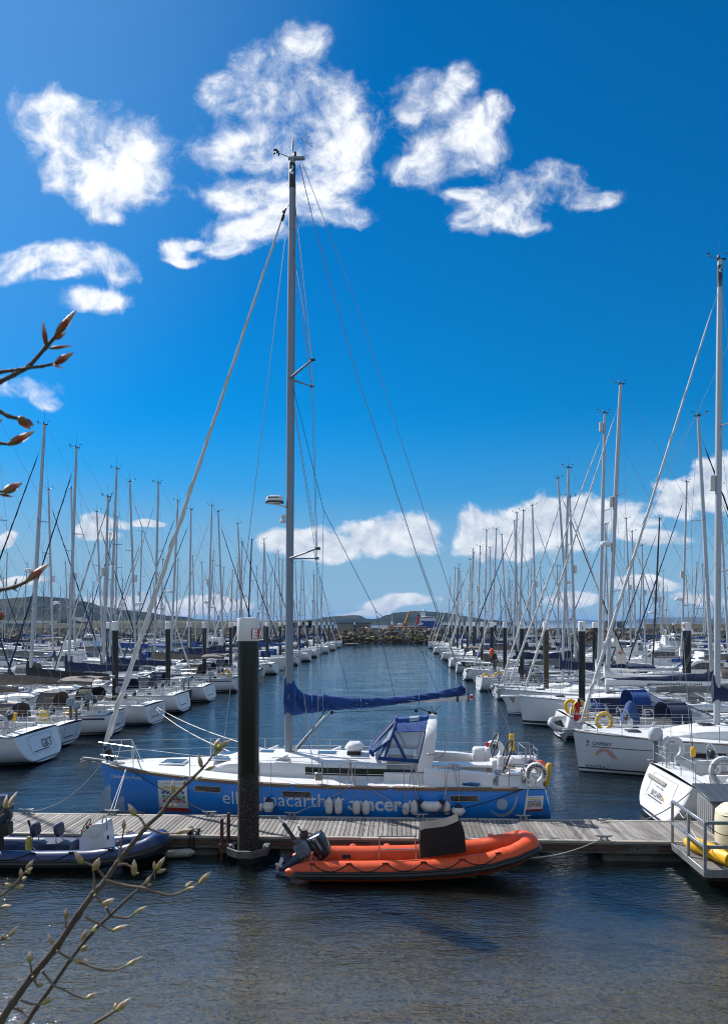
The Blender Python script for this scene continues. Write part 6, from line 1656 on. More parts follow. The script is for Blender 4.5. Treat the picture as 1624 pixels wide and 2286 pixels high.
# ------------------------------------------------------------------ the marina: rows of yachts, fingers, piles
ORD = ['first','second','third','fourth','fifth','sixth','seventh','eighth','ninth','tenth','eleventh','twelfth','thirteenth','fourteenth','fifteenth','sixteenth','seventeenth','eighteenth','nineteenth','twentieth','twenty-first','twenty-second','twenty-third','twenty-fourth','twenty-fifth','twenty-sixth','twenty-seventh','twenty-eighth','twenty-ninth','thirtieth','thirty-first','thirty-second','thirty-third','thirty-fourth','thirty-fifth','thirty-sixth','thirty-seventh','thirty-eighth','thirty-ninth','fortieth','forty-first','forty-second','forty-third','forty-fourth']
rnd = random.Random(21)
FL_, FR_ = -16.7, 9.5       # ends of the fingers
def put(root, u, v, head):
    """head 'L': bow to the left, 'R': bow to the right; u is the end nearest the fairway or the centre"""
    root.location = M(u, v); root.rotation_euler = (0, 0, (math.pi if head == 'L' else 0) - AZ)
def side_text(root, F, s_, x0, w, z, m, side, size=None, bold=.0, parent=None):
    """lettering on the hull side; side +1 port. Reads left to right seen from outside"""
    vs, fs = text_geo(s_, 1.0, bold); a0 = min(p[0] for p in vs); W_ = max(p[0] for p in vs)-a0; k = w/W_
    mb = MB()
    for p in vs:
        x = x0-side*(p[0]-a0)*k; zz = z+p[1]*k; mb.v.append((x, side*(F.side(x, zz)+.008), zz))
    mb.f = list(fs); me = bpy.data.meshes.new('lettering'); me.from_pydata(mb.v, [], mb.f); me.materials.append(m)
    o = bpy.data.objects.new('lettering', me); COL.objects.link(o); o.parent = parent or root; return o
def transom_text(root, F, s_, w, y0, z, m, parent):
    vs, fs = text_geo(s_, 1.0, .01); a0 = min(p[0] for p in vs); W_ = max(p[0] for p in vs)-a0; k = w/W_
    pts = [( -F.L/2+F.shift(0, z+p[1]*k)-.088, y0-(p[0]-a0)*k, z+p[1]*k) for p in vs]
    me = bpy.data.meshes.new('lettering'); me.from_pydata(pts, [], fs); me.materials.append(m); o = bpy.data.objects.new('lettering', me); COL.objects.link(o); o.parent = parent; return o
def child(root, nm):
    for c in root.children:
        if c.name.split('.')[0] == nm: return c
INK = mat('dark_lettering', (.05,.05,.055), .5)
RINGW = mat('grey_white_ring', (.55,.55,.58), .65, var=.08); RINGY = mat('yellow_ring', (.70,.42,.02), .6, var=.1)
def lifebuoy(root, p, label, m, ax='x', r=.27):
    q = MB(); horseshoe(q, (0,0,0), r, .09, ax); o = q.build('lifebuoy', m); o.matrix_basis = root.matrix_basis @ Matrix.Translation(Vector(p)); return tag(o, label, 'lifebuoy', 'lifebuoys on the yachts')
bpy.context.view_layer.update()

# ---- near boats, each built for itself -------------------------------------------------
BIG = dict(L=13.2, B=4.2, fb=1.55, fs=1.22, tw=.88, stem=.15, scoop=.12)
STD = dict(L=11.9, B=3.9, fb=1.40, fs=1.12, tw=.86, stem=.25, scoop=.25)
MID = dict(L=11.0, B=3.6, fb=1.32, fs=1.05, tw=.82, stem=.45, scoop=.10)
SML = dict(L=9.8, B=3.25, fb=1.22, fs=.98, tw=.78, stem=.6, scoop=-.15)
OLD = dict(L=12.6, B=3.8, fb=1.45, fs=1.12, tw=.66, stem=.9, scoop=-.35)
def hull_logo_s(root, F, x, z, side, s_=.10):
    q = MB(); sp_ = [(.3,.95),(.0,1.15),(-.4,.9),(-.25,.5),(.25,.3),(.45,-.1),(.3,-.55),(-.2,-.75),(-.6,-.45)]
    q.tube([(x-side*a*s_, side*(F.side(x, z+b*s_)+.006), z+b*s_) for a, b in sp_], [.004,.016,.018,.018,.02,.022,.022,.018,.006], 5); q.build('emblem', INK, child(root,'hull'))

# white yacht with the bird mark (bow to the fairway), right row
rt, F = make_yacht(dict(form=BIG, H=19.5, coach=.40, hood=None, cover=NAVY, mast_t=.592, rake=.12, mr=.12, reflector=.52, strake=TEAK, boom=4.6, label='white yacht with a bird mark and OSPREY on its bow, right of the blue yacht'))
put(rt, 6.55+F.L/2, 30.0, 'L'); bpy.context.view_layer.update()
h = child(rt,'hull'); xb = F.L/2
side_text(rt, F, 'OSPREY', xb-.62, .62, 1.10, INK, 1, parent=h, bold=.01)
hull_logo_s(rt, F, xb-.48, 1.14, 1)
side_text(rt, F, 'BENETEAU', xb-.45, .75, .205, INK, 1, parent=h)
q = MB(); q.loft([[(x, F.side(x,z)+.006, z) for z in (1.02,1.045)] for x in [xb-.6-i*.2 for i in range(30)]], closed=False, caps=False); q.build('cove_line', INK, h)
q = MB()
for a in range(10):
    t = R(20+a*16); 
mk = [(0,0),(.05,.17),(.17,.27),(.32,.28),(.45,.20),(.55,.05),(.66,-.12),(.52,-.08),(.44,-.02),(.36,.12),(.27,.17),(.18,.13),(.10,.03)]
q.add([(xb-.72-a*1.15, F.side(xb-.72-a*1.15, .72+b)+.007, .72+b*1.0) for a, b in mk], [(0,1,12),(1,2,11,12),(2,3,10,11),(3,4,9,10),(4,5,8,9),(5,6,7,8)]); q.build('bird_mark', mat('salmon_mark', (.62,.33,.25), .5), h)
q = MB(); q.add([(xb-.72-a*1.15, F.side(xb-.72-a*1.15, .72+b)+.008, .72+b) for a, b in [(0,0),(.02,.09),(.08,.06),(.06,-.03)]], [(0,1,2,3)]); q.build('bird_beak', mat('yellow_mark', (.7,.5,.05), .5), h)
for x0, x1 in ((xb-3.9,xb-5.0),(xb-6.6,xb-7.6)):
    q = MB(); q.loft([[(x, F.side(x,z)+.008, z) for z in (.86,1.06)] for x in (x0,(x0+x1)/2,x1)], closed=False, caps=False); q.build('window', GLASS, h)
q = MB(); xm = -F.L/2+.592*F.L; f = .965
q.tube([(xm-.12*.945,0,18.45),(xm-.12*.985,0,19.28)], .094, 12); q.build('masthead_band', BLACKP, child(rt,'mast'))
q = MB(); sp_ = [(.3,.95),(.0,1.15),(-.4,.9),(-.25,.5),(.25,.3),(.45,-.1),(.3,-.55),(-.2,-.75),(-.6,-.45)]
q.tube([(xm-.12+a*.07, .10, 19.08+b*.12) for a, b in sp_], [.008,.02,.022,.022,.026,.028,.026,.022,.01], 5); q.build('masthead_emblem', FENDW, child(rt,'mast'))

# stern-to white yacht at the pontoon end, right row
rt, F = make_yacht(dict(form=dict(L=12.4, B=3.95, fb=1.50, fs=1.30, tw=.90, stem=.2, scoop=.42, tdraft=-.06), H=17.5, coach=.4, hood=None, cover=NAVY, outboard=False, strake=TEAK, label='white yacht showing its rounded stern lettered SKYLARK beside the grey landing'))
put(rt, 7.75+F.L/2, 22.82, 'R'); bpy.context.view_layer.update()
h = child(rt,'hull'); transom_text(rt, F, 'SKYLARK', .92, .62, .62, INK, h)
q = MB(); z=.62; q.tube([(-F.L/2+F.shift(0,.66)-.088, -.36-a, .62+b) for a, b in ((0,0),(.07,.13),(.14,0))], .012, 4); q.build('gold_mark', YEL, h)
side_text(rt, F, 'Oceanis 4', -F.L/2+.95, 1.05, .82, INK, -1, parent=h)
q = MB(); q.loft([[(x, -F.side(x,z)-.006, z) for z in (.70,.715)] for x in [-F.L/2+.8+i*.25 for i in range(12)]], closed=False, caps=False); q.build('cove_line', INK, h)
hull_logo_s(rt, F, -F.L/2+.28, .95, -1, .09)
q = MB(); zb = F.zs(0); q.box((-F.L/2+F.shift(0,.98)-.060,.55,.98), (.02,1.5,.26)); q.build('locker_recess', mat('recess_beige', (.38,.36,.31), .7), h)
q = MB(); q.tube([(-F.L/2+F.shift(0,.98)-.10,1.3,1.05),(-F.L/2+F.shift(0,.98)-.10,-.15,1.02),(-F.L/2+F.shift(0,.9)-.10,-.15,.90),(-F.L/2+F.shift(0,.9)-.10,.5,.92)], .014, 5); q.build('recess_rail', STEEL, h)
q = MB(); x0 = -F.L/2+.1
for k in range(4): q.tube([(x0, .95, zb+.2+k*.16),(x0,.55,zb+.2+k*.16)], .014, 5)
for y in (.95,.55): q.tube([(x0,y,zb),(x0,y,zb+.82),(x0+.2,y,zb+.86),(x0+.2,y,zb+.05)], .016, 5)
q.build('boarding_ladder', STEEL, rt)
ob = thing('outboard_motor', None, None); ob.parent = rt
q = outboard_mesh((-F.L/2+.12, F.b(0)*.93, zb+.78), 1.25); q.build('motor_body', [mat('outboard_silver', (.50,.52,.55), .3, coat=.4), mat('outboard_leg_silver', (.16,.17,.19), .4)], ob)
lifebuoy(rt, (-F.L/2+.55, F.b(0)*.80, zb+.52), 'pale horseshoe lifebuoy on the far quarter rail, next to the silver outboard motor', RINGW, 'y', .33)
lifebuoy(rt, (-F.L/2+.85, -F.b(0)*.92, zb+.42), 'grey white horseshoe lifebuoy on the near quarter, beside the khaki bag', RINGW, 'y', .33)
q = MB(); q.box((0,0,0), (.48,.22,.66), bev=.07); q.box((0,-.01,.22), (.50,.24,.18), bev=.05); o = q.build('rescue_bag', mat('khaki_yellow_bag', (.34,.25,.06), .8, var=.15, bump=.3), None); o.matrix_basis = rt.matrix_basis @ Matrix.Translation((-F.L/2+2.15,-F.b(.15)*.95,zb+.42)); tag(o, 'khaki yellow rescue bag hung on the rail above the grey locker', 'rescue bag')
q = MB(); q.box((0,0,0), (.14,.12,.30), bev=.04); q.tube([(0,0,-.5),(-.05,0,.9)], .012, 5, mi=1); o = q.build('rail_light', [YEL, BLACKP], None); o.matrix_basis = rt.matrix_basis @ Matrix.Translation((-F.L/2+.55,-.3,zb+.72)); tag(o, 'small yellow rescue light on a dark rod between the two black wheels', 'rescue light')
WS = lambda p: rt.matrix_basis @ Vector(p)
rope([WS((-F.L/2+.2,-F.b(0)*.95,zb+.1)), Dk(1440, VR-.1)], 'grey stern rope of the SKYLARK yacht reaching the pontoon towards the left', GROPE, .016, .12)
rope([WS((-F.L/2+.3,-F.b(0)*.97,zb+.1)), M(9.2, VR-.1, .55)], 'dark grey rope from the SKYLARK quarter down towards the grey locker', GROPE, .018, .05)
rope([Dk(1335,VR-.1), Dk(1350,VR-.25), Dk(1332,VR-.3), Dk(1356,VR-.15), Dk(1366,VR-.2)], 'small heap of grey rope on the pontoon edge left of SKYLARK', GROPE, .02)

# navy hooded yacht stern-to behind the bird mark yacht
rt, F = make_yacht(dict(form=dict(STD, scoop=-.1, tw=.74), H=19.2, coach=.42, hood=NAVY, hoodh=.12, cover=GREYC, canister=True, mast_t=.60, rake=.45, hull=HULL_W2, boom=4.6, label='white yacht with blue side stripe, navy hood and yellow ring, behind OSPREY'))
put(rt, 8.3+F.L/2, 34.6, 'R'); bpy.context.view_layer.update(); h = child(rt,'hull')
q = MB()
for sg in (1,-1): q.loft([[(x, sg*(F.side(x,z)+.006), z) for z in (F.zs(F.tx(x))-.18, F.zs(F.tx(x))-.08)] for x in [-F.L/2+.05+i*.35 for i in range(32)]], closed=False, caps=False)
q.build('cove_stripe', mat('stripe_blue', (.02,.07,.24), .4), h)
lifebuoy(rt, (-F.L/2+.25, -F.b(0)*.95, F.zs(0)+.42), 'yellow lettered ring on the stern rail in front of the blue wheel cover', RINGY, 'y', .33)
q = MB(); q.lathe([(.42,0),(.40,.3),(.18,.9),(.04,1.0)], 9, (0,0,0)); o = q.build('wheel_cover', mat('mid_blue_canvas', (.025,.07,.20), .85, bump=.4), None); o.matrix_basis = rt.matrix_basis @ Matrix.Translation((-F.L/2+1.75,0,F.zs(0)+.15)); tag(o, 'pointed mid blue canvas cover over a steering wheel behind the yellow ring', 'wheel cover')
def ensign(root, p, label):
    q = MB(); q.tube([(0,0,0),(-.5,0,1.25)], .014, 5, mi=0)
    def fl(a, b): return (-.42+.02-a*.25+.06*math.sin(b*7), .05*math.sin(a*9), 1.05-b*.8-a*.25)
    n = 8; vs = [fl(i/n, j/4) for j in range(5) for i in range(n+1)]; fs = [(j*(n+1)+i, j*(n+1)+i+1, (j+1)*(n+1)+i+1, (j+1)*(n+1)+i) for j in range(4) for i in range(n)]
    q.add(vs, fs, 1); q.box((-.47,.0,.98),(.10,.03,.2),mi=2)
    o = q.build('ensign', [STEEL, REDP, NAVY], None); o.matrix_basis = root.matrix_basis @ Matrix.Translation(Vector(p)); return tag(o, label, 'flag')
ensign(rt, (-F.L/2+.1,.6,F.zs(0)+.1), 'red ensign drooping from its staff beside the grey outboard and yellow ring')
q = MB(); q.tube([(-.55,0,0),(-.5,0,.0),(.45,0,0),(.55,0,0)], [.12,.26,.26,.14], 12); o = q.build('rolled_dinghy', NAVY, None); o.matrix_basis = rt.matrix_basis @ Matrix.Translation((2.55,0,F.zs(.7)+.72)); tag(o, 'navy wrapped bundle on the deck just ahead of the white raft canister', 'bundle')
q = outboard_mesh((0,0,0), .9); o = q.build('outboard', [mat('outboard_pale', (.42,.43,.45), .35, coat=.3), mat('outboard_yellow_leg', (.55,.36,.02), .5)], None); o.matrix_basis = rt.matrix_basis @ Matrix.Translation((-F.L/2+.1,.9,F.zs(0)+.75)); tag(o, 'pale outboard clamped to a stern rail near the red ensign', 'outboard motor')

# yacht with the blue tent and lettered boom
rt, F = make_yacht(dict(form=STD, H=16.0, coach=.4, hood=BLUE, hoodh=.25, cover=NAVY, mast_t=.62, rake=.75, genoa=BLACKC, boom=5.3, stack=.5, drop=-.08, boomr=.15, boomm=WHITE, label='white yacht with bright blue cockpit tent and lettered boom, right row'))
put(rt, 8.1+F.L/2, 39.3, 'R'); bpy.context.view_layer.update()
bo = child(rt,'boom'); xm = -F.L/2+.62*F.L; zt = None
vs, fs = text_geo('gowestsailing.com', .25, .006); w0 = max(p[0] for p in vs)
bz = max(v.co.z for v in bo.data.vertices); 
me = bpy.data.meshes.new('lettering'); zb_ = sum(v.co.z for v in bo.data.vertices if abs(v.co.x-(xm-.08)) < .02)/max(1,sum(1 for v in bo.data.vertices if abs(v.co.x-(xm-.08)) < .02))
me.from_pydata([(xm-3.3+p[0]/w0*2.7, -.156, zb_-.035+p[1]*.75) for p in vs], [], fs); me.materials.append(INK); o = bpy.data.objects.new('lettering', me); COL.objects.link(o); o.parent = bo
bo.scale = (1,1,1)
q = MB(); q.box((-F.L/2+3.4,-F.b(.2)*.98,F.zs(.2)+.35), (3.4,.03,.55)); q.box((-F.L/2+3.4,F.b(.2)*.98,F.zs(.2)+.35), (3.4,.03,.55)); dg = build_each(q, 'weather_cloth', NAVY, rt)[0]
vs, fs = text_geo('DI  EVE', .42, .01); w0 = max(p[0] for p in vs)
me = bpy.data.meshes.new('lettering'); me.from_pydata([(-F.L/2+2.2+p[0]/w0*2.3, -F.b(.2)*.98-.02, F.zs(.2)+.18+p[1]) for p in vs], [], fs); me.materials.append(FENDW); o = bpy.data.objects.new('lettering', me); COL.objects.link(o); o.parent = dg
q = MB(); q.box((0,0,0), (.9,.9,.5), bev=.12); o = q.build('stern_cover', BLUE, None); o.matrix_basis = rt.matrix_basis @ Matrix.Translation((-F.L/2+1.4,-.5,F.zs(0)+.35)); tag(o, 'low bright blue canvas cover at the stern left of the blue tent', 'cover')
for k, (dx, y, lab) in enumerate(((.15,-.9,'yellow ring at the stern, left of the pale outboard and behind the rolled headsail'),(.5,-1.4,'second yellow ring, closer to the blue tent than its twin'))): lifebuoy(rt, (-F.L/2+dx, y, F.zs(0)+.5), lab, RINGY, 'y')
q = MB(); q.box((0,0,0), (.30,.30,.75), bev=.06); o = q.build('rescue_bag', YEL, None); o.matrix_basis = rt.matrix_basis @ Matrix.Translation((-F.L/2+.3,-1.0,F.zs(0)+.05)); tag(o, 'tall lemon yellow rescue bag between the two yellow rings', 'rescue bag')
# grey tender hung by the stern
def tender(label, u, v, z, rz, s_=1.0, tilt=0.0):
    root = thing('tender', label, 'dinghy', M(u, v, z), rz-AZ, 'small inflatable tenders'); root.rotation_euler.x = tilt
    gm = mat('tender_grey', (.42,.44,.47), .5, var=.06)
    q = MB(); pts = [(-1.2,-.5,.22),(-.9,-.55,.22),(.4,-.55,.24),(.9,-.38,.32),(1.15,0,.38),(.9,.38,.32),(.4,.55,.24),(-.9,.55,.22),(-1.2,.5,.22)]
    sm = []
    for i in range(len(pts)-1):
        for k in range(4): sm.append(Vector(pts[i]).lerp(Vector(pts[i+1]), k/4))
    sm.append(Vector(pts[-1])); q.tube([p*s_ for p in sm], [.06]+[.2*s_]*(len(sm)-2)+[.06], 12); t = q.build('buoyancy_tube', gm, root, ang=60)
    q = MB(); q.box((-.1*s_,0,.12*s_), (1.9*s_,.9*s_,.04)); q.build('floor', mat('tender_floor', (.10,.10,.11), .7), root)
    q = MB(); q.box((-.95*s_,0,.25*s_), (.05,.85*s_,.36*s_), bev=.01); q.build('transom', WHITE, root)
    q = MB(); q.box((.1*s_,0,.33*s_), (.22,.9*s_,.04), bev=.01); q.build('thwart', WHITE, root)
    return root
tender('small grey inflatable tender hanging with its bow to the left beside the black banded bow', 7.95, 38.2, .62, math.pi+.2, .72, R(-38))
tender('long grey inflatable tender resting on deck height behind the first leaning white headsail', 12.8, 50.4, 1.0, math.pi, 1.55)

# black banded white yacht, bow to the fairway
HULL_B = hull_mat('white_hull_black_band', (.74,.75,.77), [(.10,(.015,.015,.018)),(.17,(.62,.63,.64)),(.30,(.015,.015,.018))])
rt, F = make_yacht(dict(form=dict(BIG, fb=1.62), H=18.9, coach=.36, hood=GREYC, cover=WHITE if False else SAIL, stack=.10, hull=HULL_B, radome=.48, reflector=.62, rake=.75, mast_t=.635, mr=.12, label='white yacht with a broad black waterline band, bow pointing at the fairway'))
put(rt, 6.5+F.L/2, 43.4, 'L'); bpy.context.view_layer.update()
xb = F.L/2; q = MB(); q.box((xb+.45,0,F.zs(1)+.0), (1.1,.3,.12), bev=.03); q.build('bowsprit', WHITE, rt)
W3 = lambda p: rt.matrix_basis @ Vector(p)
rope([W3((xb-1.2,F.b(.92)+.03,F.zs(.92)+.05)), W3((xb-3.9,F.b(.7)+.05,.75))], 'black rope sloping along the bow of the black banded white yacht', BROPE, .03, .05)
rt, F = make_yacht(dict(form=BIG, H=18.7, coach=.36, hood=None, cover=SAIL, stack=.10, reflector=.95, rake=.40, mast_t=.56, mr=.11, hull=HULL_W2, label='white yacht named Calico Moon on its bow, bow pointing at the fairway'))
put(rt, 6.35+F.L/2, 48.6, 'L'); bpy.context.view_layer.update()
side_text(rt, F, 'Calico Moon', F.L/2-.95, 1.15, 1.08, INK, 1, parent=child(rt,'hull'))

# GKT: stern-to at the left
rt, F = make_yacht(dict(form=dict(L=12.7, B=4.1, fb=1.45, fs=1.22, tw=.90, stem=.15, scoop=.40, tdraft=-.05), H=17.5, coach=.4, hood=None, cover=TAUPE, boom=5.4, label='white yacht with GKT in big grey letters on its stern, left edge'))
put(rt, -15.05-F.L/2, 31.2, 'L'); bpy.context.view_layer.update()
h = child(rt,'hull'); transom_text(rt, F, 'GKT', .92, .05, .58, mat('gkt_grey', (.13,.13,.14), .5), h)
side_text(rt, F, '419', -F.L/2+1.95, .30, .80, INK, 1, parent=h)
lifebuoy(rt, (-F.L/2+.75, F.b(0)*.80, F.zs(0)+.48), 'grey white horseshoe lifebuoy behind the steering wheel of the GKT yacht', RINGW, 'y', .30)

# ---- the standing designs, copied through the rows -------------------------------------
DES = {}
def design(k, **P):
    r_, F = make_yacht(P); DES[k] = (r_, F, P); return r_
design('A', form=STD, H=17.0, ports=((-.02,.08),(.20,.28)), mast_t=.62, boom=5.0, stack=.5, hood=NAVY, cover=NAVY, rake=.65, genoa=NAVY, outboard=True)
design('B', form=MID, H=16.4, bimini=TAUPE, stripe=mat('stripe_navy', (.015,.025,.07), .4), mast_t=.60, stack=.5, hood=TAUPE, hoodh=.08, cover=TAUPE, rake=.5, genoa=SAIL, boom=4.6)
design('C', form=SML, H=14.4, stripe=mat('stripe_blue', (.02,.07,.24), .4), mast_t=.60, stack=.4, hood=BLUE, cover=BLUE, rake=.35, genoa=SAIL, reflector=.6, coach=.38, outboard=True)
design('D', form=BIG, H=18.4, ports=((-.12,-.04),(.06,.14),(.24,.31)), mast_t=.60, stack=.52, hood=BLACKC, cover=BLACKC, rake=.8, genoa=BLACKC, radome=.45, mr=.11, boom=5.4)
design('E', form=STD, H=17.4, mast_t=.59, hood=GREYC, cover=SAIL, stack=.05, rake=.4, genoa=SAIL, reflector=.5, radome=.36)
design('G', form=OLD, H=16.8, hood=NAVY, cover=NAVY, rake=.35, genoa=NAVY, hull=HULL_N, coach=.45, spread=[(.45,1.0,.1)], back=1)
CANV = {'navy': NAVY, 'blue': BLUE, 'black': BLACKC, 'taupe': TAUPE, 'grey': GREYC, 'white': SAIL}
LITE = {'deck_gear','cockpit_seat','winch','hatch','transom_panel','steering_wheel','anchor','rubbing_strake','frame','outboard_motor','guard_rail'}
def copy_some(o, parent, swap, skip):
    c = o.copy(); COL.objects.link(c)
    if parent is not None: c.parent = parent
    if swap and c.data is not None and c.material_slots:
        nm = o.name.split('.')[0]
        if nm in swap and swap[nm] is not None: c.material_slots[0].link = 'OBJECT'; c.material_slots[0].material = swap[nm]
    for ch in list(o.children):
        if ch.name.split('.')[0] not in skip: copy_some(ch, c, swap, skip)
    return c
SPRUCE = mat('varnished_spruce', (.42,.22,.05), .4, var=.15)
used = set(); ROWN = {}
HULLN = {'white': None, 'navy': HULL_N, 'black': HULL_K, 'cream': HULL_C, 'white with a blue waterline': HULL_W2}
FEAT = {'A': 'short outboard on the rail', 'B': 'tall canvas hood', 'C': 'small low hull', 'D': 'radar dome on the mast', 'E': 'slim boom', 'G': 'narrow stern'}
def yacht(k, row, u, v, head, cover=None, genoa=None, hull=None, scale=1.0, lite=False, extra='', hood=None, mastm=None):
    r_, F, P = DES[k]
    cv = cover; sw = {}
    if cover: sw['sail_cover'] = CANV[cover]; sw['bimini'] = sw['sprayhood'] = CANV[hood or (cover if cover != 'white' else 'grey')]
    if genoa: sw['furled_sail'] = CANV[genoa]
    if mastm: sw['mast'] = mastm
    if hull and hull != 'white': sw['hull'] = HULLN[hull]
    if k not in used and not lite and not sw: c = r_; used.add(k)
    else: c = copy_some(r_, None, sw, LITE if lite else set())
    L = F.L*scale
    put(c, u+(L/2 if row[0] == 'R' else -L/2), v, head); c.scale = (scale,)*3
    c.rotation_euler.x = rnd.gauss(0, R(.9)); c.rotation_euler.y = rnd.gauss(0, R(.35)); c.rotation_euler.z += rnd.gauss(0, R(1.3))
    n = ROWN.get(row, 0); ROWN[row] = n+1
    hn = hull or ('navy' if k == 'G' else 'white'); cvn = cover or {'A':'navy','B':'taupe','C':'blue','D':'black','E':'white','G':'navy'}[k]
    where = {'R1':'right fairway row','L1':'left fairway row','R2':'second right row','L2':'second left row','R3':'third right row','L3':'third left row','R4':'outermost right row','L4':'outermost left row'}[row]
    c['label'] = f"{hn.split(' ')[0]}-hulled yacht with {cvn} sail cover, {ORD[n]} from the front in the {where}"
    c['category'] = 'sailing yacht'; c['group'] = 'yachts berthed in the marina rows'
    return c, F, L
PROTO_PARK = []
# left row along the fairway (stern to the fairway unless told otherwise)
ROWN['L1'] = 1; ROWN['R1'] = 6
left1 = [('C',-14.6,35.3,'L','taupe',None,None,1.0), ('B',-14.1,39.3,'L',None,None,None,1.0), ('D',-13.3,43.5,'L',None,None,None,.93), ('A',-13.4,49.0,'L',None,None,None,1.0),
 ('C',-14.0,52.6,'L','grey',None,'navy',1.0), ('A',-13.4,56.0,'L','navy','black',None,1.0), ('E',-15.6,60.6,'R','white','white',None,.97), ('B',-13.0,64.0,'L','taupe','white',None,1.06),
 ('D',-13.3,70.5,'L','navy','navy',None,.92), ('G',-13.0,75.0,'L',None,None,None,1.0), ('A',-13.3,80.5,'R','navy','black',None,1.02), ('E',-13.4,85.6,'L','white','white',None,1.08),
 ('D',-13.2,92.5,'R','black','navy',None,.96), ('C',-13.4,97.5,'L','blue',None,None,1.1), ('B',-13.4,104.2,'L','blue','white',None,1.04), ('A',-13.4,109.4,'R','navy','navy',None,1.04), ('E',-13.0,114,'L','white','white',None,1.0),
 ('D',-13.4,122,'R','navy','white',None,.93), ('A',-13.4,128,'L','grey','navy',None,1.0), ('C',-13.4,133,'L','blue','white',None,1.15), ('A',-13.4,139,'R','navy','white',None,.98), ('D',-13.2,146,'L','black','white',None,1.0), ('B',-13.4,152.5,'R','navy','white',None,1.1), ('E',-13.2,160,'L','white','white',None,1.06), ('A',-13.4,168,'R','blue','white',None,1.0), ('C',-13.0,176,'L','navy','white',None,1.15), ('D',-13.4,184,'R','navy','white',None,.9)]
for a in left1: yacht(a[0], 'L1', a[1]-.75, *a[2:4], cover=a[4], genoa=a[5], hull=a[6], scale=a[7], lite=a[2] > 82, mastm=BLACKP if a[2] == 104.2 else None)
right1 = [('B',6.6,53.8,'L','navy','white',None,1.0), ('C',6.9,58.6,'R','grey','white',None,1.05), ('D',6.6,66.3,'R','navy','black','white with a blue waterline',.98), ('A',6.4,72.5,'L','navy','white',None,.95), ('E',6.4,77.5,'R','white','white',None,1.0), ('G',6.2,83.5,'L','black','black','black',1.04), ('B',6.3,88.5,'R','taupe','white',None,1.05),
 ('A',6.2,94,'L','navy','white',None,1.0), ('D',6.2,99.5,'R','blue','navy',None,.92), ('E',6.0,105.5,'L','white','white',None,1.05), ('C',6.2,111,'L','navy','white',None,1.15), ('A',6.2,117,'R','blue','navy',None,1.0), ('B',6.1,123,'L','grey','white',None,1.06), ('D',6.1,130,'L','navy','white',None,.95), ('G',6.1,137,'L','navy','navy','cream',1.0), ('E',6.1,144,'R','white','white',None,1.0), ('A',6.0,151,'L','blue','white',None,1.0), ('C',6.2,157,'L','navy','white',None,1.15), ('B',6.0,164,'L','black','white',None,1.05), ('A',6.2,172,'R','navy','white',None,1.0), ('D',6.0,181,'L','navy','white',None,.88)]
for a in right1: yacht(a[0], 'R1', *a[1:4], cover=a[4], genoa=a[5], hull=a[6], scale=a[7], lite=a[2] > 82)
def fill(row, u, v0, v1, step, sgn, seed):
    r_ = random.Random(seed); v = v0
    while v < v1:
        if r_.random() < .86:
            k = r_.choice('AABBCCDEEG'); head = r_.choice('LR')
            cv = r_.choice(['navy','navy','blue','blue','black','taupe','grey','white']); gn = r_.choice(['white','white','white','navy','blue','black'])
            hl = r_.choice([None]*8+['navy','black','cream'])
            if k == 'G' and hl is None: hl = r_.choice(['navy','cream','white with a blue waterline'])
            yacht(k, row, u+r_.uniform(-.4,.4), v+r_.uniform(-.5,.5), head, cover=cv, genoa=gn, hull=hl, scale=r_.uniform(.82,1.12), lite=True, mastm=r_.choice([None]*14+[SPRUCE, BLACKP]))
        v += step*r_.uniform(.9,1.15)
fill('L2', -26.3, 52, 200, 5.6, -1, 1); fill('R2', 19.6, 47, 200, 5.6, 1, 2)
fill('L3', -57, 110, 205, 6.0, -1, 3);  fill('R3', 50, 112, 205, 6.2, 1, 4)
fill('L4', -71, 132, 208, 6.4, -1, 5);  fill('R4', 63, 140, 208, 6.8, 1, 6)
for k in list(DES):
    if k not in used:
        def kill(o):
            for c in list(o.children): kill(c)
            bpy.data.objects.remove(o)
        kill(DES[k][0])

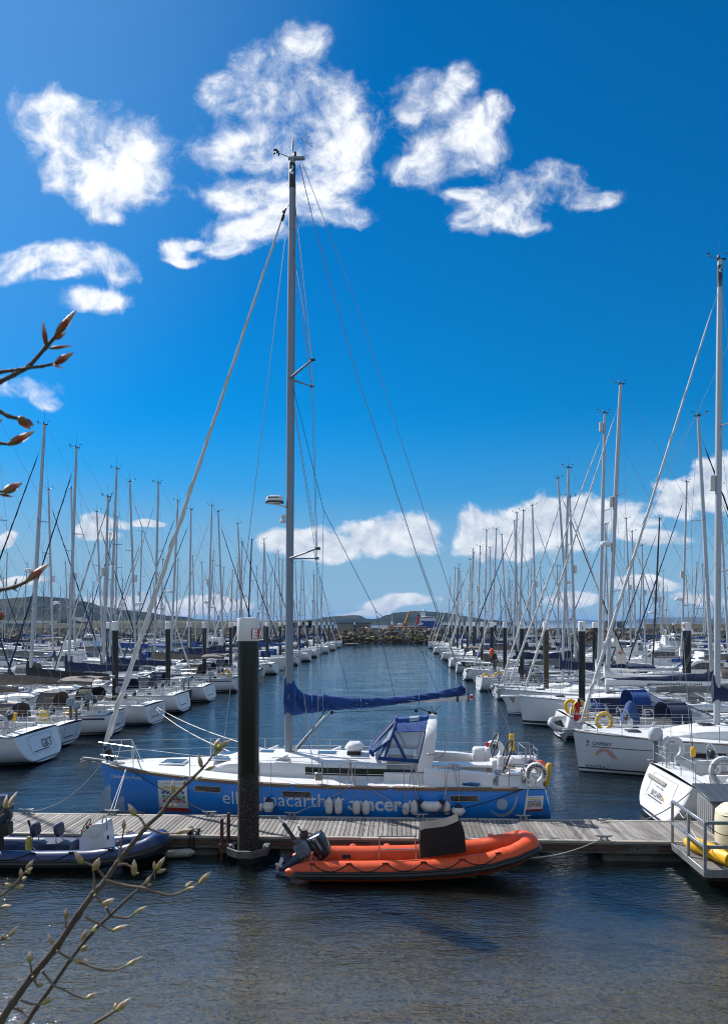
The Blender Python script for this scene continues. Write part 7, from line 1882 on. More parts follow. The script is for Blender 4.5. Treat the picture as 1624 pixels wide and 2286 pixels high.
# ---- motor cruisers among them ---------------------------------------------------------
def make_cruiser():
    root = thing('motor_cruiser', 'white motor cruiser', 'motor boat')
    F = Form(L=10.0, B=3.5, fb=1.55, fs=1.15, tw=.92, stem=1.1, scoop=.1); hull_mesh(F).build('hull', HULL_W, root)
    deck_mesh(F, well=(.04,.26), wellw=.7).build('deck', DECK, root)
    q = MB(); rings = []
    for x, w, h0, h1 in ((-1.9,1.35,0,1.25),(-1.7,1.38,0,1.35),(.2,1.38,0,1.40),(.6,1.36,0,1.32),(1.7,1.25,0,.42),(3.6,.55,0,.22),(4.1,.1,0,.05)):
        z = F.zs(F.tx(x))+.05; rings.append([(x,w,z),(x,w*.97,z+h1*.5),(x,w*.86,z+h1),(x,0,z+h1+.06),(x,-w*.86,z+h1),(x,-w*.97,z+h1*.5),(x,-w,z)])
    q.loft(rings, False, False); q.add(rings[0], [tuple(range(7))]); ca = q.build('cabin', DECK, root)
    for sg in (1,-1):
        q = MB(); q.loft([[(x, sg*(w+.012), z0), (x, sg*(w2+.012), z1)] for x, w, w2, z0, z1 in ((-1.5,1.35,1.24,2.0,2.5),(.2,1.36,1.24,2.02,2.55),(.55,1.35,1.25,2.02,2.45),(1.2,1.30,1.29,2.02,2.06))], False, False); q.build('window', GLASS, ca)
    q = MB(); zz = F.zs(.6); q.add([(.72,-1.0,zz+1.28),(.72,1.0,zz+1.28),(1.62,1.05,zz+.56),(1.62,-1.05,zz+.56)], [(0,1,2,3)]); q.v = [(x,y,z+.035) for x,y,z in q.v]; q.build('windscreen', GLASS, ca)
    q = MB(); q.box((-.9,0,F.zs(.4)+1.62), (2.0,2.2,.45), bev=.15); q.box((-.1,0,F.zs(.4)+1.98), (.08,2.0,.35), bev=.02); fb = q.build('flybridge', DECK, root)
    q = MB(); 
    for sg in (1,-1): q.tube([(-1.8,sg*1.0,F.zs(.4)+1.7),(-1.6,sg*.9,F.zs(.4)+2.6),(-1.6,0,F.zs(.4)+2.75)], .05, 6)
    q.lathe([(.25,0),(.27,.08),(.2,.16),(0,.18)], 12, (-1.6,0,F.zs(.4)+2.75)); q.build('radar_arch', WHITE, root)
    q = MB(); 
    for sg in (1,-1):
        q.tube([(x, sg*(F.b(F.tx(x))-.06), F.zs(F.tx(x))+.65) for x in (0,1.2,2.4,3.6,4.5)]+[(5.1,0,F.zs(1)+.7)], .016, 5)
        for x in (0,1.2,2.4,3.6,4.5): q.tube([(x, sg*(F.b(F.tx(x))-.06), F.zs(F.tx(x))), (x, sg*(F.b(F.tx(x))-.06), F.zs(F.tx(x))+.65)], .014, 5)
    q.build('guard_rail', STEEL, root)
    return root
mc = make_cruiser(); spots = [(-33,74,'L','behind the left piles'),(-34,92,'R','beyond the second left row'),(-62,150,'L','far out on the left'),(24,64,'L','behind the beige sea wall end'),(27,84,'L','in the second row on the right'),(26,97,'R','in front of the rubble on the right'),(30,118,'L','well out on the right'),(55,160,'R','far out by the right edge'),(-30,120,'L','in the middle of the left rows')]
wl = [f'{w} of the cruisers on the {d} side' for w, d in (('nearest','left'),('second nearest','left'),('farthest','left'),('nearest','right'),('second nearest','right'),('third nearest','right'),('fourth nearest','right'),('farthest','right'),('third nearest','left'))]
for i, (u, v, hd, _) in enumerate(spots):
    c = mc if i == 0 else copy_some(mc, None, None, set()); put(c, u, v, hd); c.scale = (1.0+.06*(i%3),)*3
    c['label'] = f"white motor cruiser with flybridge, {wl[i]}"; c['group'] = 'motor cruisers in the marina'; c['category'] = 'motor boat'

# ---- pontoon fingers, walkways and their piles -----------------------------------------
def small_pontoon(u0, u1, v0, v1, label, name='pontoon_finger', group='pontoon fingers between the berths'):
    q = MB(); d = mat('finger_deck', (.24,.22,.20), .85, var=.25, scale=3); fl = mat('finger_side', (.09,.085,.08), .8, var=.4)
    q.box(((u0+u1)/2, (v0+v1)/2, .43), (u1-u0, v1-v0, .06), mi=0); q.box(((u0+u1)/2, (v0+v1)/2, .27), (u1-u0+.04, v1-v0+.04, .24), mi=1); q.box(((u0+u1)/2, (v0+v1)/2, .0), ((u1-u0)*.9, (v1-v0)*.8, .4), mi=1)
    o = q.build(name, [d, fl], None, rz=-AZ); return tag(o, label, 'pontoon', group)
small_pontoon(-25.7,-23.9,34,200,'long walkway pontoon behind the left fairway row of yachts','walkway_pontoon','walkway pontoons')
small_pontoon(17.3,19.1,28,200,'long walkway pontoon behind the right fairway row of yachts','walkway_pontoon','walkway pontoons')
small_pontoon(-70,-68.4,100,206,'long walkway pontoon among the outermost left rows','walkway_pontoon','walkway pontoons')
small_pontoon(61.2,62.8,110,206,'long walkway pontoon among the outermost right rows','walkway_pontoon','walkway pontoons')
def make_pile(r=.175, top=5.78):
    root = thing('mooring_pile', 'black mooring pile', 'mooring pile')
    q = MB(); q.lathe([(r,-2),(r,top-.5)], 18); q.build('shaft', PILE2, root)
    q = MB(); q.lathe([(r+.02,top-.52),(r+.02,top-.02),(r,top),(0,top+.02)], 18); q.build('cap', CAPW, root)
    return root
pp = make_pile(); pw = make_pile(.25, 5.75)
first = {id(pp): True, id(pw): True}
def pile(p0, u, v, label):
    if first[id(p0)]: c = p0; first[id(p0)] = False
    else: c = copy_some(p0, None, None, set())
    c.location = M(u, v); c['label'] = label; c['category'] = 'mooring pile'; c['group'] = 'black piles with white caps'; return c
vl = [44.4+10.2*i for i in range(15)]; vr = [41.4+10.2*i for i in range(15)]
brown = mat('brown_pile', (.05,.036,.022), .75, var=.5, scale=3)
for i, v in enumerate(vl):
    if i == 4: pass
    pile(pp, FL_, v, f"slim black pile with white cap, {ORD[i]} along the left fairway row")
    small_pontoon(-24.0, FL_+.5, v-.45, v+.45, f"narrow pontoon finger at the {ORD[i]} slim pile of the left fairway row")
for i, v in enumerate(vr):
    c = pile(pp, FR_, v, f"slim {'brown' if i == 1 else 'black'} pile with white cap, {ORD[i]} along the right fairway row")
    if i == 1: s_ = child(c,'shaft'); s_.material_slots[0].link = 'OBJECT'; s_.material_slots[0].material = brown
    if i < 3:
        t = {0:'5',1:'7',2:'9'}[i]; vs, fs = text_geo(t, .2, .006); r = .2
        def on(x, z): a = R(-96)+x/r; return (r*math.cos(a), r*math.sin(a), z)
        me = bpy.data.meshes.new('lettering'); me.from_pydata([on(p[0]-.06, 5.36+p[1]) for p in vs], [], fs); me.materials.append(INK); o = bpy.data.objects.new('lettering', me); COL.objects.link(o); o.parent = child(c,'cap')
    small_pontoon(FR_-.5, 17.4, v-.45, v+.45, f"narrow pontoon finger at the {ORD[i]} slim pile of the right fairway row")
for i, v in enumerate((65,90,115,140,165,188)): pile(pw, -25.0, v, f"thick black pile with white cap, {ORD[i]} along the left walkway")
for i, v in enumerate((48.5,74,100,126,152,178)):
    c = pile(pw, 17.5 if i == 0 else 18.2, v, f"thick black pile with white cap, {ORD[i]} along the right walkway")
    if i == 0:
        q = MB(); q.tube([(-.272*math.cos(.35)+0*a, -.10+.085*math.cos(a)*1.0-.05, 5.5+.12*math.sin(a)) for a in [2*math.pi*k/16 for k in range(16)]], .022, 5, closed=True); q.build('red_ring_mark', REDP, child(c,'cap'))
for i, v in enumerate((120,150,180)):
    pile(pw, -69.2, v, f"thick black pile with white cap, {ORD[i]} along the outermost left walkway"); pile(pw, 62, v, f"thick black pile with white cap, {ORD[i]} along the outermost right walkway")
# the pontoon end and its pile out in the fairway
small_pontoon(-14.5,-11.2,196,199,'low grey pontoon end standing out into the fairway, far off','pontoon_end','walkway pontoons'); pile(pp, -12.0, 196.5, 'slim black pile with white cap on the far pontoon end in the fairway')

# ---- small things seen along the rows --------------------------------------------------
def windsock(px, v, pyt, pyb, w, label, crown=False):
    u, zt = pv(px, pyt, v); zb = pv(px, pyb, v)[1]; q = MB()
    q.loft([[(0,0,zt),(0.03,.02,zt)],[(.0,0,zt-(zt-zb)*.5),(w*.42,.12,zt-(zt-zb)*.5)],[(0,0,zb),(w,0,zb+.15)]], False, False)
    q2 = [(x,y+.03,z) for x,y,z in q.v]; n = len(q.v); q.add(q2, [tuple(i) for i in q.f])
    o = q.build('storm_sail', mat('cream_sail', (.62,.58,.52), .8, var=.05), None, loc=M(u,v), rz=-AZ)
    if crown:
        c = MB(); zc = zb+(zt-zb)*.36; c.add([(w*.18,-.04,zc),(w*.40,-.04,zc),(w*.44,-.04,zc+.22),(w*.34,-.04,zc+.10),(w*.29,-.04,zc+.26),(w*.24,-.04,zc+.10),(w*.14,-.04,zc+.22)], [(0,1,2,3),(0,3,4,5),(0,5,6)]); c.build('crown_mark', mat('rust_mark', (.40,.10,.04), .6), o)
    return tag(o, label, 'sail')
windsock(1374, 52.6, 1420, 1482, .9, 'small cream triangular sail with a crown mark, near the white mast on the right', True)
windsock(1340, 60, 1405, 1462, .5, 'small pale triangular sail beside the brown pile on the right')
def flag(px, py, v, label, m, w=.9, h=.55):
    u, z = pv(px, py, v); q = MB(); n = 8
    vs = [(i/n*w, .06*math.sin(i*1.1), -j*h/2+.05*math.sin(i*.9)) for j in range(3) for i in range(n+1)]
    q.add(vs, [(j*(n+1)+i, j*(n+1)+i+1, (j+1)*(n+1)+i+1, (j+1)*(n+1)+i) for j in range(2) for i in range(n)]); q.add([(x,y+.01,z_) for x,y,z_ in vs], [(j*(n+1)+i, j*(n+1)+i+1, (j+1)*(n+1)+i+1, (j+1)*(n+1)+i) for j in range(2) for i in range(n)])
    q.tube([(0,0,.1),(0,0,-3.0)], .02, 5, mi=1)
    o = q.build('flag', [m, STEEL], None, loc=M(u,v,z), rz=-AZ); return tag(o, label, 'flag')
flag(1456,1333,150,'small white and blue flag flying high among the right masts', mat('pale_flag', (.50,.58,.72), .8), 1.6, .9)
flag(211,1430,62,'small pale blue flag with white cross beside a left mast', mat('saltire_flag', (.25,.42,.62), .8), .5, .4)
def person(px, py_feet, v, h, label, m_top, m_low):
    u, z = pv(px, py_feet, v); me = bpy.data.meshes.new('person'); k = h/1.75
    J = [(0,0,.95),(0,0,1.20),(0,0,1.44),(0,0,1.52),(0,.02,1.66),(0,0,1.74), (.10,0,.90),(.11,.03,.50),(.11,0,.06),(.11,-.14,.03), (-.10,0,.90),(-.12,-.05,.50),(-.12,.02,.06),(-.12,-.12,.03), (.19,0,1.40),(.25,.02,1.12),(.20,-.18,.98),(.17,-.26,.97), (-.19,0,1.40),(-.26,.03,1.12),(-.22,-.14,.95),(-.19,-.22,.93)]
    E = [(0,1),(1,2),(2,3),(3,4),(4,5),(0,6),(6,7),(7,8),(8,9),(0,10),(10,11),(11,12),(12,13),(2,14),(14,15),(15,16),(16,17),(2,18),(18,19),(19,20),(20,21)]
    rr = [.15,.15,.15,.06,.105,.07,.095,.07,.05,.045,.095,.07,.05,.045,.075,.05,.04,.035,.075,.05,.04,.035]
    me.from_pydata([Vector(p)*k for p in J], E, []); o = bpy.data.objects.new('person', me); COL.objects.link(o)
    sk = o.modifiers.new('skin','SKIN'); sub = o.modifiers.new('sub','SUBSURF'); sub.levels = sub.render_levels = 1
    for i, r in enumerate(rr): me.skin_vertices[0].data[i].radius = (r*k, r*k*(.75 if i < 3 else 1))
    me.skin_vertices[0].data[0].use_root = True
    dg = bpy.context.evaluated_depsgraph_get(); m2 = bpy.data.meshes.new_from_object(o.evaluated_get(dg)); bpy.data.objects.remove(o)
    skin = mat('skin', (.45,.28,.20), .6); hair = mat('dark_hair', (.03,.022,.018), .8)
    for m in (m_top, m_low, skin, hair): m2.materials.append(m)
    for p in m2.polygons:
        c = p.center/k; p.material_index = 1 if c.z < .92 and abs(c.x) < .19 and c.y > -.16 else 3 if c.z > 1.68 or (c.z > 1.58 and c.y > .03) else 2 if c.z > 1.50 or (c.z < 1.02 and c.y < -.17) else 0
        p.use_smooth = True
    o = bpy.data.objects.new('person', m2); COL.objects.link(o); o.location = M(u,v,z); o.rotation_euler = (0,0,.6); return tag(o, label, 'person')
person(1103,1498,66.0,1.75,'person in a black jacket standing in a cockpit between two piles', mat('black_jacket', (.012,.012,.014), .8), mat('dark_trousers', (.02,.025,.05), .8))
q = MB(); q.ball((0,0,0), .28, 10, 7, sc=(.8,.6,1.5)); q.ball((.12,0,-.35), .2, 8, 6); u, z = pv(1097,1457,66.2); o = q.build('lifejacket_bundle', mat('hi_vis_orange', (.80,.10,.02), .6, bump=.4), None, loc=M(u,66.2,z)); tag(o, 'bright orange bundle hung at a boom end above the person in black', 'bundle')
for dx, lab in ((0,'yellow ring on the stern below the person in black, left one'),(1.0,'yellow ring on the stern below the person in black, right one')):
    q = MB(); horseshoe(q, (0,0,0), .30, .10, 'y'); u, z = pv(1083,1512,65); o = q.build('lifebuoy', RINGY, None, loc=M(u+dx,64.8-.3*dx,z+.15*dx), rz=-AZ); tag(o, lab, 'lifebuoy', 'lifebuoys on the yachts')
# stern gear along the near left row
for (px, py, v, r_, m_, lab) in ((160,1600,38.0,.30,RINGY,'faded yellow ring on the stern beside the outboard, left row'),(183,1598,38.9,.30,RINGW,'grey ring on the stern of the small yacht left of the first slim pile'),(368,1566,52.0,.3,RINGY,'yellow ring at a white stern behind the second slim pile, left row'),(506,1504,63.5,.3,RINGY,'yellow ring on the stern rail just left of the thick pile')):
    q = MB(); horseshoe(q, (0,0,0), r_, .09, 'y'); u, z = pv(px,py,v); o = q.build('lifebuoy', m_, None, loc=M(u,v,z), rz=-AZ); tag(o, lab, 'lifebuoy', 'lifebuoys on the yachts')
q = MB(); q.box((0,0,0), (.42,.16,.62), bev=.04); u, z = pv(99,1600,34.6); o = q.build('rescue_bag', mat('bright_yellow_bag', (.78,.50,.01), .6), None, loc=M(u,34.6,z), rz=-AZ); tag(o, 'square bright yellow rescue bag on the rail behind the GKT yacht', 'rescue bag')
q = MB(); q.box((0,0,0), (.13,.1,.42), bev=.04); u, z = pv(34,1600,31); o = q.build('rail_light', YEL, None, loc=M(u,31,z), rz=-AZ+.2); o.rotation_euler.y = .3; tag(o, 'narrow yellow rescue light leaning on the rail of the GKT yacht', 'rescue light')
for (px, py, v, s_, lab) in ((158,1573,36.4,1.1,'grey outboard hung on the rail right of the yellow bag'),(197,1560,38.6,1.1,'grey outboard on the rail beside the grey ring, left row'),(266,1545,42.6,1.1,'grey outboard with yellow leg just right of the first slim pile')):
    q = outboard_mesh((0,0,0), s_); u, z = pv(px,py,v); o = q.build('outboard', [mat('outboard_blue_grey', (.20,.24,.29), .35, coat=.3), mat('outboard_leg', (.08,.09,.11), .45)], None, loc=M(u,v,z), rz=-AZ); tag(o, lab, 'outboard motor', 'outboards on stern rails')
for (px, py, v, lab) in ((419,1553,52.9,'long blue fender hanging from a white stern, right one of two'),(392,1560,50.5,'long blue fender hanging from a white stern, left one of two')):
    q = MB(); q.lathe([(.03,0),(.11,.06),(.13,.2),(.13,.7),(.10,.85),(.03,.95)], 12, (0,0,-.5)); u, z = pv(px,py,v); o = q.build('fender', NAVY, None, loc=M(u,v,z)); tag(o, lab, 'fender')
rope([pv(342,1577,44)[0] and M(pv(342,1577,44)[0],44,pv(342,1577,44)[1]), M(pv(541,1688,24.5)[0],24.5,pv(541,1688,24.5)[1])], 'long white line from a left stern down to the blue yacht, lower of two', WROPE, .022, .25)
rope([M(pv(345,1575,44)[0],44,pv(345,1575,44)[1]), M(pv(636,1684,23.4)[0],23.4,pv(636,1684,23.4)[1])], 'long white line from a left stern to the blue mast foot, upper of two', WROPE, .022, .25)

# ---- beyond the breakwater -------------------------------------------------------------
def build_tug():
    v = 330; u, _ = pv(935,1395,v); k = v/1725.0
    root = thing('tug', 'blue and white tug with a red funnel, seen over the breakwater', 'ship', M(u, v, 0), -AZ)
    X = lambda px: (px-935)*k; Z = lambda py: CAM_H-(py-1390)*k
    bl = mat('tug_blue', (.02,.07,.30), .5); rd = mat('tug_red', (.50,.05,.04), .5); wt = mat('tug_white', (.72,.73,.74), .5)
    q = MB(); q.loft([[(x,-w,0),(x,-w*1.1,h),(x,w*1.1,h),(x,w,0)] for x, w, h in ((X(930),3.5,Z(1396)),(X(950),4,Z(1393)),(X(975),3.8,Z(1392)),(X(982),2.2,Z(1390)))]); q.build('hull', bl, root)
    q = MB(); q.box(((X(937)+X(972))/2,0,(Z(1397)+Z(1386))/2), (X(972)-X(937),6,Z(1386)-Z(1397)), bev=.1, mi=0); q.box(((X(937)+X(970))/2,0,(Z(1386)+Z(1380))/2), (X(970)-X(937),5,Z(1380)-Z(1386)), bev=.1, mi=1); q.box(((X(940)+X(969))/2,0,(Z(1380)+Z(1376))/2), (X(969)-X(940),4.6,Z(1376)-Z(1380)), bev=.15, mi=1); su = q.build('superstructure', [bl, wt], root)
    q = MB(); q.box(((X(941)+X(968))/2,-2.33,Z(1378.3)), (X(967)-X(942),.1,Z(1377.5)-Z(1379.2))); q.build('bridge_window', GLASS, su)
    q = MB(); q.add([(X(926),-1.5,Z(1395)),(X(934),-1.5,Z(1395)),(X(936),-1.5,Z(1374)),(X(931),-1.5,Z(1374)),(X(926),1.5,Z(1395)),(X(934),1.5,Z(1395)),(X(936),1.5,Z(1374)),(X(931),1.5,Z(1374))], [(0,1,2,3),(7,6,5,4),(0,4,5,1),(1,5,6,2),(2,6,7,3),(3,7,4,0)], 0); q.box(((X(931)+X(936))/2,0,Z(1373.3)), (X(936)-X(931),3,.5), mi=1); q.build('funnel', [rd, BLACKP], root)
    q = MB(); q.tube([(X(945),0,Z(1376)),(X(945),0,Z(1362))], [.6,.2], 6); q.ball((X(945),0,Z(1362.5)), .55, 8, 6, 1); q.tube([(X(941),0,Z(1367)),(X(949),0,Z(1367))], .15, 5); q.box((X(943),0,Z(1371)), (2.0,1.2,2.0), mi=1); q.build('mast', [mat('ship_mast', (.08,.09,.12), .6), wt], root)
    q = MB(); q.add([(X(928),-3.1,Z(1397)),(X(938),-3.1,Z(1388)),(X(944),-3.1,Z(1391)),(X(940),-3.1,Z(1397))], [(0,1,2,3)]); q.build('bow_flash', wt, root)
build_tug()
def build_crane():
    v = 300; k = v/1725.0; u, _ = pv(904,1395,v); root = thing('crane_barge', 'ochre crane with slanted jib beside the tug beyond the breakwater', 'crane', M(u, v, 0), -AZ)
    X = lambda px: (px-904)*k; Z = lambda py: CAM_H-(py-1390)*k; oc = mat('crane_ochre', (.30,.17,.02), .6)
    q = MB(); q.tube([(X(903),0,Z(1395)),(X(909),0,Z(1378)),(X(913),0,Z(1366)),(X(917),0,Z(1364.5))], [.6,.5,.35,.2], 6); q.build('jib', oc, root)
    q = MB(); q.box((X(904),0,Z(1394)), (1.6,2,1.6), bev=.1); q.build('cab', oc, root)
    q = MB(); q.box((X(915),0,(Z(1399)+.0)/2), (X(960)-X(885),5,Z(1396.5)), bev=.2); q.build('barge', mat('barge_rust', (.22,.10,.05), .7), root)
    q = MB(); q.box((X(893),0,Z(1394.2)), (1.8,1.8,1.0), bev=.2); q.build('wheelhouse', WHITE, root)
build_crane()
q = MB(); k = 300/1725.0; q.loft([[(x,-w,0),(x,-w,h),(x,w,h),(x,w,0)] for x, w, h in ((-1.6,.9,4.2),(1.0,1,4.2),(1.8,.2,4.7))], mi=0); q.box((.2,0,5.2), (1.1,1.3,1.5), bev=.1, mi=1); q.tube([(0,0,5.8),(0,0,10)], .12, 5, mi=1); q.box((0,0,4.5),(2.6,1.9,.5),mi=2)
u, z = pv(874,1392,300); o = q.build('workboat', [mat('boat_orange', (.55,.16,.03), .6), WHITE, mat('boat_orange', (.55,.16,.03), .6)], None, loc=M(u,300), rz=-AZ); tag(o, 'small orange and white workboat just showing over the breakwater, left of the crane', 'boat')
# shore town at the left
def shed(px0, px1, pyt, v, label, m, roofm, gable=False, name='shed'):
    u0, zt = pv(px0, pyt, v); u1 = pv(px1, pyt, v)[0]; w = u1-u0
    root = thing(name, label, 'building', M((u0+u1)/2, v, 0), -AZ, 'buildings on the far shore')
    q = MB(); hz = zt*(.72 if gable else .86); q.box((0,0,hz/2), (w,14,hz)); q.build('wall', m, root)
    q = MB()
    if gable: q.loft([[(-w/2-.4,y,hz),(0,y,zt),(w/2+.4,y,hz)] for y in (-7.4,7.4)], True, True)
    else: q.box((0,0,(hz+zt)/2), (w+.8,15,zt-hz))
    q.build('roof', roofm, root)
    q = MB()
    n = max(2, int(w/6))
    for i in range(n): q.box((-w/2+(i+.5)*w/n, -7.02, hz*.5), (w/n*.5,.06,hz*.35))
    build_each(q, 'window', GLASS, root)
bt = mat('blue_grey_sheeting', (.05,.07,.10), .7); pw_ = mat('pale_roof', (.60,.62,.64), .6); gw = mat('grey_wall', (.20,.21,.21), .8); st_ = mat('stone_wall', (.24,.20,.16), .85); sl_ = mat('slate_roof', (.07,.075,.085), .7)
shed(26,75,1387,330,'long low shed with a pale roof on the left shore', gw, pw_); shed(143,194,1377,360,'dark blue gabled boat shed on the left shore', bt, sl_, True)
shed(85,110,1390,340,'small grey flat building between the pale roof and the boat shed', gw, pw_); shed(338,372,1383,420,'stone house with slate roof on the left shore, right of the moor', st_, sl_, True, 'house')
shed(398,430,1387,430,'low pale roofed house near the end of the left shore', st_, pw_, True, 'house'); shed(225,250,1388,380,'small stone house with slate roof right of the boat shed', st_, sl_, True, 'house')
shed(-40,10,1388,340,'long grey shed cut by the left edge of the view', gw, sl_)
q = MB(); q.loft([[(x,0,-1),(x,10,5.2+.3*math.sin(x*.1)),(x,120,7),(x,140,-1)] for x in range(-330,-45,8)], False, False); o = q.build('shore_bank', mat('shore_green', (.022,.030,.014), 1.0, var=.5, scale=.08), None, loc=M(0,318), rz=-AZ); tag(o, kind='structure')
for i, (px, py) in enumerate(((843,1376),(857,1376.5))):   # pylons on the island
    v = 3000; u, zt = pv(px, py, v); zb = zt-26; q = MB(); 
    for a, b in ((-3,-3),(3,-3),(3,3),(-3,3)): q.tube([(a,b,zb-20),(0,0,zt)], .5, 4)
    for f in (.55,.75,.9): q.tube([(-6*(1.2-f)*2,0,zb+26*f),(6*(1.2-f)*2,0,zb+26*f)], .5, 4)
    o = q.build('pylon', mat('pylon_grey', (.10,.11,.12), .6), None, loc=M(u,v), rz=-AZ); tag(o, f"thin grey electricity pylon on the low island, {'left' if i == 0 else 'right'} one of two", 'pylon', 'pylons on the island')
for px0, px1, pyt, lab in ((1345,1372,1384,'grey round storage tank beyond the right breakwater, left one'),(1375,1392,1386,'smaller grey storage tank beyond the right breakwater')):
    v = 900; u0, zt = pv(px0,pyt,v); u1 = pv(px1,pyt,v)[0]; q = MB(); r = (u1-u0)/2; q.lathe([(r,0),(r,zt*.95),(r*.6,zt),(0,zt*1.02)], 20); o = q.build('storage_tank', mat('tank_grey', (.12,.125,.13), .7), None, loc=M((u0+u1)/2,v)); tag(o, lab, 'tank', 'storage tanks beyond the breakwater')
# ------------------------------------------------------------------ budding shrub in front of the camera (stands on the shore bank at the left)
def build_shrub():
    bark = mat('twig_bark', (.085,.062,.050), .75, var=.35, scale=60, bump=.3, bscale=200)
    bark2 = mat('young_twig_bark', (.15,.105,.075), .7, var=.3, scale=60)
    bm = bpy.data.materials.new('bud_scale'); bm.use_nodes = True; nt = bm.node_tree; b = nt.nodes['Principled BSDF']; N = nt.nodes.new; Lk = nt.links.new
    tc = N('ShaderNodeTexCoord'); sp = N('ShaderNodeSeparateXYZ'); Lk(tc.outputs['Object'], sp.inputs[0])
    nz = N('ShaderNodeTexNoise'); nz.inputs['Scale'].default_value = 5; nz.inputs['Detail'].default_value = 3; Lk(tc.outputs['Object'], nz.inputs['Vector'])
    ad = N('ShaderNodeMath'); ad.operation = 'MULTIPLY_ADD'; Lk(nz.outputs['Fac'], ad.inputs[0]); ad.inputs[1].default_value = .5; Lk(sp.outputs[2], ad.inputs[2])
    cr = N('ShaderNodeValToRGB'); e = cr.color_ramp.elements; e[0].position = .2; e[0].color = (.30,.31,.07,1); e[1].position = 1.15 if False else 1.0; e[1].color = (.60,.46,.35,1)
    k = e.new(.52); k.color = (.36,.29,.10,1); k = e.new(.75); k.color = (.42,.24,.15,1)
    Lk(ad.outputs[0], cr.inputs[0]); Lk(cr.outputs[0], b.inputs['Base Color']); b.inputs['Roughness'].default_value = .5; b.inputs['Subsurface Weight'].default_value = .15; b.inputs['Subsurface Radius'].default_value = (.01,.006,.003); b.inputs['Subsurface Scale'].default_value = .3
    # bud along +z, length 1: overlapping pointed scales
    q = MB(); q.lathe([(.10,0),(.20,.10),(.27,.28),(.265,.45),(.20,.68),(.10,.88),(.02,1.0)], 12)
    for s_ in range(5):
        a0 = s_*2.4; zt = .55+.08*s_; n = 5; vs = []
        for i in range(n+1):
            t = i/n; w = .95*(1-t**1.8)
            for j in (-1,0,1):
                a = a0+j*w*.9; z = t*zt; rr = .012+(.27*math.sin(min(1,(z+.06)/.36)*math.pi/2) if z < .36 else .27*max(.05,1-((z-.36)/.68)**1.7)); vs.append((rr*math.cos(a)*1.05, rr*math.sin(a)*1.05, z))
        q.add(vs, [(i*3+j, i*3+j+1, (i+1)*3+j+1, (i+1)*3+j) for i in range(n) for j in range(2)])
    bud_me = q.mesh('bud', bm, 60)
    red = bm.copy(); red.name = 'red_bud_scale'
    for nd in red.node_tree.nodes:
        if nd.type == 'VALTORGB':
            for el, c in zip(nd.color_ramp.elements, ((.16,.15,.03,1),(.26,.09,.035,1),(.40,.06,.03,1),(.58,.36,.26,1))): el.color = c
    bud_red = bud_me.copy(); bud_red.name = 'red_bud'; bud_red.materials[0] = red
    root = thing('budding_shrub', 'brown budding shrub whose twigs reach in from the left, close to us', 'shrub', (-1.55, .9, 4.0))
    base = Vector(root.location)
    rn = random.Random(12)
    def P(px, py, Y): return Vector(((px-812)/1725*Y, Y, CAM_H-(py-1390)/1725*Y)) - base
    z8 = lambda x, y: (x/3.097, 1691.6+y/3.097)
    zA = lambda x, y: (x/2.627/1.1823, (780+y/2.627)/1.1823)
    def branch(pts, w, Y, fn, parent, m=bark, name='branch', dY=.0):
        n = len(pts); P3 = []
        for i, p in enumerate(pts): P3.append(P(*fn(*p), Y+dY*i/max(1,n-1)+.006*math.sin(i*1.7)))
        sm = []; rs = []
        sc = 3.097 if fn is z8 else 2.627*1.1823
        for i in range(n-1):
            p0, p1, p2, p3 = P3[max(0,i-1)], P3[i], P3[i+1], P3[min(n-1,i+2)]
            for k in range(5):
                t = k/5; sm.append(.5*((2*p1)+(-p0+p2)*t+(2*p0-5*p1+4*p2-p3)*t*t+(-p0+3*p1-3*p2+p3)*t**3))
                ww = w[0]+(w[1]-w[0])*(i+t)/(n-1); rs.append(ww/2/sc*Y/1725*(1+(.28 if k == 0 and i > 0 else 0)+rn.uniform(-.05,.05)))
        sm.append(P3[-1]); rs.append(w[1]/2/sc*Y/1725)
        mb = MB(); mb.tube(sm, rs, 9); return mb.build(name, m, parent, ang=70)
    def bud(a, c, w, Y, fn, parent):
        A, C = P(*fn(*a), Y+rn.uniform(-.01,.01)), P(*fn(*c), Y+rn.uniform(-.03,.03)); d = C-A; L = d.length
        sc = 3.097 if fn is z8 else 2.627*1.1823; r = w/2/sc*Y/1725*(.82 if fn is zA else .84)*rn.uniform(.9,1.08)
        o = bpy.data.objects.new('bud', bud_red if fn is zA else bud_me); COL.objects.link(o); o.parent = parent
        o.rotation_mode = 'QUATERNION'; o.rotation_quaternion = d.to_track_quat('Z','Y') @ Matrix.Rotation(rn.uniform(0,6), 3, 'Z').to_quaternion()
        o.location = A; o.scale = (r/.27, r/.27, L); return o
    Y1, Y2 = 1.62, 1.80
    main = branch([(-260,2150),(-120,1985),(0,1830),(90,1690),(230,1500),(390,1310),(540,1085),(650,935),(735,840),(820,715),(1010,480),(1110,385),(1180,285),(1310,160),(1400,70),(1450,10),(1506,-74)], (62,13), Y1, z8, root, dY=.10)
    sec = branch([(60,2010),(180,1839),(250,1730),(370,1565),(480,1405),(640,1205),(760,1090),(870,985),(980,890),(1040,830),(1082,768)], (34,13), Y2, z8, root)
    z1b = lambda x, y: ((200+x/2.32)*2.619, (1780+y/2.32-2000)*2.619)
    for a, c, w in (((868,448),(952,400),44),((850,452),(882,388),40),((852,474),(908,452),34),((772,572),(752,482),34),((795,582),(862,558),28),((735,645),(776,622),26),((658,690),(668,640),26),((592,735),(598,642),38),((578,772),(590,752),30),((575,800),(622,800),30),((845,500),(850,470),24)): bud(z1b(*a), z1b(*c), w, Y1+.10, z8, main)
    tw = lambda pts, w=(18,11), Y=Y1, par=main, m=bark2: branch(pts, w, Y, z8, par, m, 'twig')
